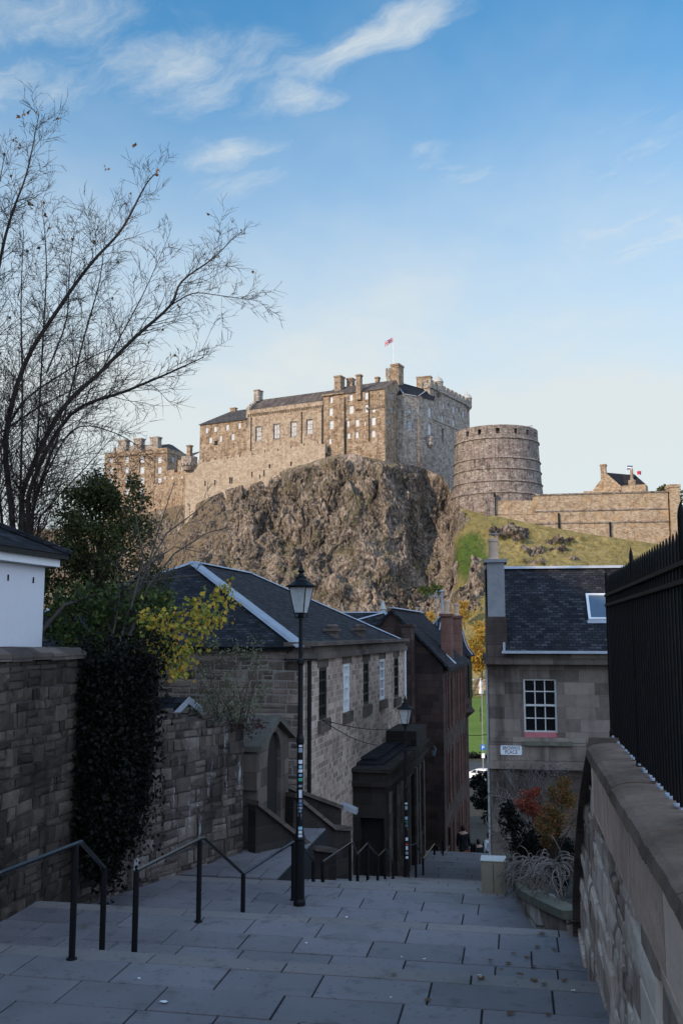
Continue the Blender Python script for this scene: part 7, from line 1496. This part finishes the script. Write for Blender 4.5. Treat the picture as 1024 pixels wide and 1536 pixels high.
# ---- street tree, autumn trees and bushes farther away
def far_tree(name, label, cat, blobs, Y, n, mat, s0, s1, foot, group=None, dy=1.5):
    root = thing(name, label, cat, at(foot[0], foot[1], Y), group); cen = [(at(x+rnd.gauss(0, r*0.4), y+rnd.gauss(0, r*0.4), Y+rnd.uniform(-dy, dy)), r/FOC*Y*rnd.uniform(0.45, 0.8)) for (x, y, r) in blobs for _ in range(4)]
    mb = MB(); cluster_crown(mb, cen, n, 1.15, s0, s1); mb.build('crown', M[mat], root); mb = MB(); f = Vector(root.location); t_ = sum((c for c, r in cen), Vector())/len(cen); k = (t_-f).length
    mb.tube([f, f.lerp(t_, 0.5), t_], [0.05*k**0.6, 0.035*k**0.6, 0.015*k**0.6], 7)
    for (c, r) in cen[::3]: mb.tube([f.lerp(t_, rnd.uniform(0.4, 0.9)), c], [0.02*k**0.5, 0.006*k**0.5], 4, False)
    mb.build('trunk', M['bark'], root); return root
far_tree('street_tree', 'dark leafy tree overhanging the road below the white car', 'tree', [(722, 1178, 12), (731, 1190, 10), (716, 1196, 9), (728, 1208, 9), (733, 1220, 7), (720, 1170, 9), (712, 1175, 6), (738, 1175, 12), (745, 1200, 12), (733, 1163, 6)], 72, 3400, 'ivy', 0.16, 0.3, (752, 1262), dy=1.2)
far_tree('autumn_tree', 'orange and yellow autumn tree at the hill foot in the street gap', 'tree', [(722, 950, 12), (714, 965, 12), (724, 975, 13), (710, 985, 9), (720, 1000, 12), (732, 960, 12), (728, 990, 12), (730, 935, 8), (738, 985, 12)], 192, 5000, 'leaf_orange', 0.35, 0.7, (722, 1020), dy=3)
for (lab, bl, Y, n, mt, ft) in (('green bush on the cliff foot left of the red chimney pots', [(650, 882, 9), (640, 888, 8), (660, 886, 9), (634, 884, 6)], 226, 900, 'leaf_hedge', (650, 900)), ('yellow green bush behind the domed turret', [(694, 905, 8), (700, 925, 10), (690, 918, 7)], 214, 900, 'leaf_orange', (697, 945)), ('small ochre bush right of the red chimney stack', [(640, 935, 7), (632, 930, 6), (645, 925, 6)], 214, 500, 'leaf_orange', (640, 950))):
    far_tree('hillside_bush', lab, 'bush', bl, Y, n, mt, 0.35, 0.7, ft, 'bushes at the cliff foot', 2)
far_tree('far_tree', 'dark thin tree standing beyond the right end of the castle wall', 'tree', [(1016, 750, 9), (1022, 765, 10), (1014, 775, 8), (1026, 745, 10), (1019, 790, 9), (1030, 780, 12)], 330, 700, 'leaf_ever', 0.7, 1.4, (1020, 830), dy=4)
far_tree('far_tree', 'small dark treetop showing just left of the end pier of the castle wall', 'tree', [(992, 735, 5), (997, 732, 4), (987, 738, 4)], 330, 260, 'leaf_ever', 0.6, 1.2, (993, 760), dy=3)

# ================================================================== THE FOOT OF THE STREET
def person(label, p, h, heading, coat, legs, hair='hair_dark', stride=0.12, bag=None):
    rt = thing('person', label, 'person', p); fr = Fr((p.x, p.y), heading); z = p.z; s = h/1.75
    def skin(name, joints, edges, mat, par, root_i=0):
        me = bpy.data.meshes.new(name); o = parent_world(par); me.from_pydata([tuple(fr.p(a*s, b*s, z+c*s)-o) for (a, b, c, r) in joints], edges, []); me.materials.append(M[mat]); ob = bpy.data.objects.new(name, me); C.objects.link(ob); ob.parent = par
        md = ob.modifiers.new('skin', 'SKIN'); md.use_smooth_shade = True
        if not me.skin_vertices: me.attributes
        for i, (a, b, c, r) in enumerate(joints): me.skin_vertices[0].data[i].radius = (r*s*(1.25 if name == 'jacket' and i in (0, 1) else 1), r*s); me.skin_vertices[0].data[i].use_root = (i == root_i)
        sb = ob.modifiers.new('sub', 'SUBSURF'); sb.levels = 1; sb.render_levels = 2; return ob
    st = stride
    J = [(0, 0, 0.95, 0.12), (0, 0, 1.2, 0.13), (0, 0, 1.42, 0.11), (0, 0.01, 1.52, 0.05), (0, 0.02, 1.62, 0.085), (0, 0.02, 1.7, 0.075),
         (-0.2, 0, 1.4, 0.055), (-0.24, -0.04, 1.12, 0.045), (-0.24, 0.06, 0.88, 0.035), (-0.24, 0.09, 0.78, 0.035), (0.2, 0, 1.4, 0.055), (0.24, 0.02, 1.12, 0.045), (0.25, 0.1, 0.88, 0.035), (0.25, 0.13, 0.78, 0.035),
         (-0.09, 0, 0.86, 0.085), (-0.1, st*0.6, 0.48, 0.06), (-0.1, -st*0.2, 0.08, 0.045), (-0.1, st*0.6, 0.04, 0.04), (0.09, 0, 0.86, 0.085), (0.1, -st*0.1, 0.48, 0.06), (0.1, -st, 0.08, 0.045), (0.1, -st+0.14, 0.04, 0.04)]
    Eg = [(0, 1), (1, 2), (2, 3), (3, 4), (4, 5), (2, 6), (6, 7), (7, 8), (8, 9), (2, 10), (10, 11), (11, 12), (12, 13), (0, 14), (14, 15), (15, 16), (16, 17), (0, 18), (18, 19), (19, 20), (20, 21)]
    body = skin('body', J, Eg, 'skin', rt)
    g = lambda i, k: (J[i][0], J[i][1], J[i][2], J[i][3]+k)
    skin('jacket', [g(0, 0.035), g(1, 0.035), g(2, 0.03), g(6, 0.02), g(7, 0.02), g(8, 0.018), g(10, 0.02), g(11, 0.02), g(12, 0.018), (0, 0, 0.78, 0.15)], [(0, 1), (1, 2), (2, 3), (3, 4), (4, 5), (2, 6), (6, 7), (7, 8), (0, 9)], coat, rt)
    skin('trousers', [g(0, 0.02), g(14, 0.02), g(15, 0.02), g(16, 0.022), g(18, 0.02), g(19, 0.02), g(20, 0.022)], [(0, 1), (1, 2), (2, 3), (0, 4), (4, 5), (5, 6)], legs, rt)
    mb = MB(); mb.lathe(fr.p(0, 0.0, z+1.6*s), [(0.06, -0.08), (0.1, -0.03), (0.105, 0.06), (0.09, 0.13), (0.04, 0.17)], 12); mb.build('hair', M[hair], rt, smooth=True)
    return rt
M['skin'] = plain('skin', (0.45, 0.28, 0.2), 0.6, 0, 0.1); M['hair_dark'] = plain('dark_hair', (0.02, 0.015, 0.012), 0.6); M['cloth_black'] = plain('black_cloth', (0.012, 0.012, 0.014), 0.9); M['cloth_navy'] = plain('navy_cloth', (0.018, 0.02, 0.03), 0.9); M['cloth_white'] = plain('white_cloth', (0.6, 0.62, 0.64), 0.85); M['cloth_orange'] = plain('orange_cloth', (0.4, 0.09, 0.03), 0.8)
def foot(px, py_head, Y, h): q = at(px, py_head, Y); return Vector((q.x, q.y, q.z-h))
person('person in black jacket walking away, left one of the pair in the street', foot(717, 1259, 46, 1.75), 1.75, 8, 'cloth_black', 'cloth_navy')
person('person in navy coat walking away, right one of the pair in the street', foot(726.5, 1263, 46.5, 1.68), 1.68, 14, 'cloth_navy', 'cloth_black', stride=0.2)
person('person in a white top standing close to the corner of the grey stone house', foot(733, 1249, 44, 1.7), 1.7, -20, 'cloth_white', 'cloth_navy', stride=0.05)
pr = person('person in black at the left side of the street foot, bag at the feet', foot(694, 1238, 41, 1.75), 1.75, 10, 'cloth_black', 'cloth_black', stride=0.1)
q = at(700.5, 1292, 40.6); root = thing('shoulder_bag', 'dark orange bag standing on the ground beside the person in black', 'bag', q); mb = MB(); fr = Fr((q.x, q.y), 10)
mb.hexa([fr.p(-0.15, -0.1, q.z), fr.p(0.15, -0.1, q.z), fr.p(0.15, 0.1, q.z), fr.p(-0.15, 0.1, q.z), fr.p(-0.11, -0.04, q.z+0.42), fr.p(0.11, -0.04, q.z+0.42), fr.p(0.11, 0.04, q.z+0.42), fr.p(-0.11, 0.04, q.z+0.42)]); mb.build('bag_body', M['cloth_orange'], root); mb = MB(); mb.tube([fr.p(-0.07, 0, q.z+0.41), fr.p(-0.05, 0, q.z+0.55), fr.p(0.05, 0, q.z+0.55), fr.p(0.07, 0, q.z+0.41)], 0.012, 6); mb.build('strap', M['cloth_black'], root)
for i, px in enumerate((707.0, 711.5)):
    q = at(px, 1264, 45); mb = MB(); mb.lathe((q.x, q.y, q.z-1.0), [(0.07, 0), (0.065, 0.8), (0.085, 0.83), (0.085, 0.9), (0.03, 1.0)], 10); tag(mb.build('bollard', M['black_iron']), 'slim dark bollard beside the pair of people, %s one' % ('left', 'right')[i], 'bollard', 'bollards at the street foot')
# ---- white car
def car(label, p, heading, sc=1.0):
    rt = thing('parked_car', label, 'car', p); fr = Fr((p.x, p.y), heading); P = lambda a, b, z: fr.p(a, b, p.z+z)     # b along the length, front at +b
    prof = [(-2.15, 0.35), (-2.2, 0.75), (-2.12, 0.95), (-1.9, 1.4), (-1.4, 1.47), (-0.2, 1.47), (0.35, 1.36), (1.0, 0.98), (1.9, 0.85), (2.15, 0.65), (2.18, 0.35)]
    mb = MB(); hw = lambda z: 0.87 if z < 0.95 else 0.87-(z-0.95)*0.42
    L_ = [P(-hw(z), b, z) for b, z in prof]; R_ = [P(hw(z), b, z) for b, z in prof]; n = len(prof)
    mb.poly(L_); mb.poly(R_[::-1])
    for i in range(n): mb.quad(L_[i], R_[i], R_[(i+1) % n], L_[(i+1) % n])
    mb.build('body', M['car_white'], rt)
    for sx in (-1, 1):
        for (b0, b1, zt0, zt1, b0t, b1t) in ((-1.85, -1.0, 1.38, 1.4, -1.68, -1.0), (-0.95, -0.1, 1.4, 1.4, -0.95, -0.1), (-0.03, 0.8, 1.38, 1.34, -0.03, 0.3)):
            mb = MB(); a0, a1 = sx*(hw(1.0)+0.006), sx*(hw(1.38)+0.006); mb.quad(P(a0, b0, 1.0), P(a0, b1, 1.0), P(a1, b1t, 1.37), P(a1, b0t, 1.37)); mb.build('side_window', M['glass_dark'], rt)
    mb = MB(); mb.quad(P(-0.68, -2.115, 0.98), P(0.68, -2.115, 0.98), P(0.58, -1.925, 1.37), P(-0.58, -1.925, 1.37)); mb.build('rear_window', M['glass_dark'], rt)
    mb = MB(); mb.quad(P(0.7, 1.0, 1.0), P(-0.7, 1.0, 1.0), P(-0.6, 0.37, 1.37), P(0.6, 0.37, 1.37)); mb.build('windscreen', M['glass_dark'], rt)
    for sx in (-1, 1):
        mb = MB(); mb.box(fr, sx*0.78-0.09, sx*0.78+0.09, -2.23, -2.1, p.z+0.72, p.z+0.94); mb.build('tail_light', M['tail_red'], rt)
        for b in (-1.35, 1.35):
            mb = MB(); n = 16; c = [P(sx*0.8, b+0.32*math.cos(2*math.pi*k/n), 0.32+0.32*math.sin(2*math.pi*k/n)) for k in range(n)]; mb.extr(c, fr.e*(sx*0.1)); wh = mb.build('wheel', M['tyre'], rt)
            mb = MB(); c = [P(sx*0.905, b+0.2*math.cos(2*math.pi*k/n), 0.32+0.2*math.sin(2*math.pi*k/n)) for k in range(n)]; mb.extr(c, fr.e*(sx*0.01)); mb.build('rim', M['lead'], wh)
    mb = MB(); mb.box(fr, -0.25, 0.25, -2.225, -2.16, p.z+0.5, p.z+0.62); mb.build('number_plate', M['pot'], rt); return rt
M['car_white'] = plain('white_car_paint', (0.75, 0.77, 0.8), 0.25, 0, 0.03, 3); M['tyre'] = plain('tyre_rubber', (0.015, 0.015, 0.016), 0.8); M['tail_red'] = plain('tail_lamp_red', (0.35, 0.02, 0.02), 0.3)
qc = at(717, 1167, 122); car('white estate car parked across the foot of the street', Vector((qc.x, qc.y, gz(122)+0.03)), -62)
# ---- signs, street lamp, railings at the road
Yr = 121; q = at(724.5, 1150, Yr); root = thing('parking_sign', 'blue square sign with white letter P above a small white plate', 'sign', (q.x, q.y, gz(118)))
mb = MB(); mb.bar((q.x, q.y, gz(118)), (q.x, q.y, T(1113)*Yr), 0.05, 8); mb.build('post', M['render_grey'], root)
M['sign_blue'] = plain('sign_blue', (0.02, 0.12, 0.42), 0.5, 0, 0.05)
mb = MB(); fr = Fr((q.x, q.y), 8); mb.box(fr, -0.33, 0.33, -0.1, -0.06, T(1125)*Yr, T(1117)*Yr); mb.build('sign_panel', M['sign_blue'], root)
mb = MB(); mb.box(fr, -0.2, 0.2, -0.1, -0.06, T(1137)*Yr, T(1130)*Yr); mb.build('lower_plate', M['white_paint'], root)
text('P', fr.p(0, -0.105, T(1123.7)*Yr), fr.e, UPZ, 0.62, M['white_paint'], root)
q = at(723.5, 1110, 138); root = thing('street_lamp', 'slender swan necked street lamp standing in front of the lawn', 'street lamp', (q.x, q.y, -19.4)); mb = MB()
mb.tube([(q.x, q.y, -19.4), (q.x, q.y, T(1024)*138), (q.x-0.15, q.y, T(1019)*138), (q.x-0.6, q.y, T(1017.5)*138), (q.x-1.1, q.y, T(1019)*138)], [0.09, 0.06, 0.055, 0.05, 0.045], 8); mb.build('post', M['render_grey'], root); mb = MB(); mb.lathe((q.x-1.2, q.y, T(1020.5)*138), [(0.22, 0), (0.2, 0.1), (0.05, 0.22)], 10); mb.build('lamp_head', M['lead'], root)
q = at(720.5, 1080, 170); root = thing('lawn_post', 'short dark post with small cross pieces standing on the lawn', 'post', (q.x, q.y, T(1083)*170)); mb = MB(); mb.bar((q.x, q.y, T(1083)*170), (q.x, q.y, T(1060)*170), 0.08, 6); mb.bar((q.x-0.25, q.y, T(1066)*170), (q.x+0.25, q.y, T(1066)*170), 0.06, 5); mb.bar((q.x-0.2, q.y, T(1072)*170), (q.x+0.2, q.y, T(1072)*170), 0.06, 5); mb.build('upright', M['black_iron'], root)
a_, b_ = at(690, 1041, 203), at(760, 1041, 203); mb = MB()
rough(Fr((a_.x, a_.y), 90), mb, 0, (b_-a_).length, 0, lambda u: T(1050)*203-1, lambda u: T(1022+6*math.sin(u*0.7))*203, 0.4, 12, 0.35); root = thing('retaining_wall', 'pale rocky retaining wall at the top edge of the lawn', 'wall', (a_+b_)/2); mb.build('stones', M['forewall'], root)
q = at(721, 1036, 200); root = thing('monument', 'white stone figure beside a leaning dark slab at the head of the lawn', 'monument', q); mb = MB(); mb.lathe(q, [(0.5, -0.6), (0.45, 0.1), (0.3, 0.5), (0.42, 1.1), (0.38, 1.7), (0.2, 2.0), (0.26, 2.3), (0.1, 2.6)], 9); mb.build('figure', M['white_render'], root); mb = MB(); mb.hexa([q+Vector(v) for v in ((-2.3, 0, -0.9), (-1.5, 0, -0.9), (-1.5, 0.4, -0.9), (-2.3, 0.4, -0.9), (-0.5, 0, 2.6), (0.0, 0, 2.9), (0.0, 0.4, 2.9), (-0.5, 0.4, 2.6))]); mb.build('slab', M['dressed_dark'], root)
# hedge and railing along the road, below the lawn
root = thing('road_hedge', 'dark clipped hedge between the road and the lawn', 'hedge', at(718, 1150, 151)); cen = [(at(x, rnd.uniform(1134, 1150), 150.5+rnd.uniform(-0.6, 0.6)), 0.8) for x in range(640, 800, 3)]
mb = MB(); cluster_crown(mb, cen, 5000, 1.0, 0.25, 0.5); mb.build('foliage', M['ivy'], root)
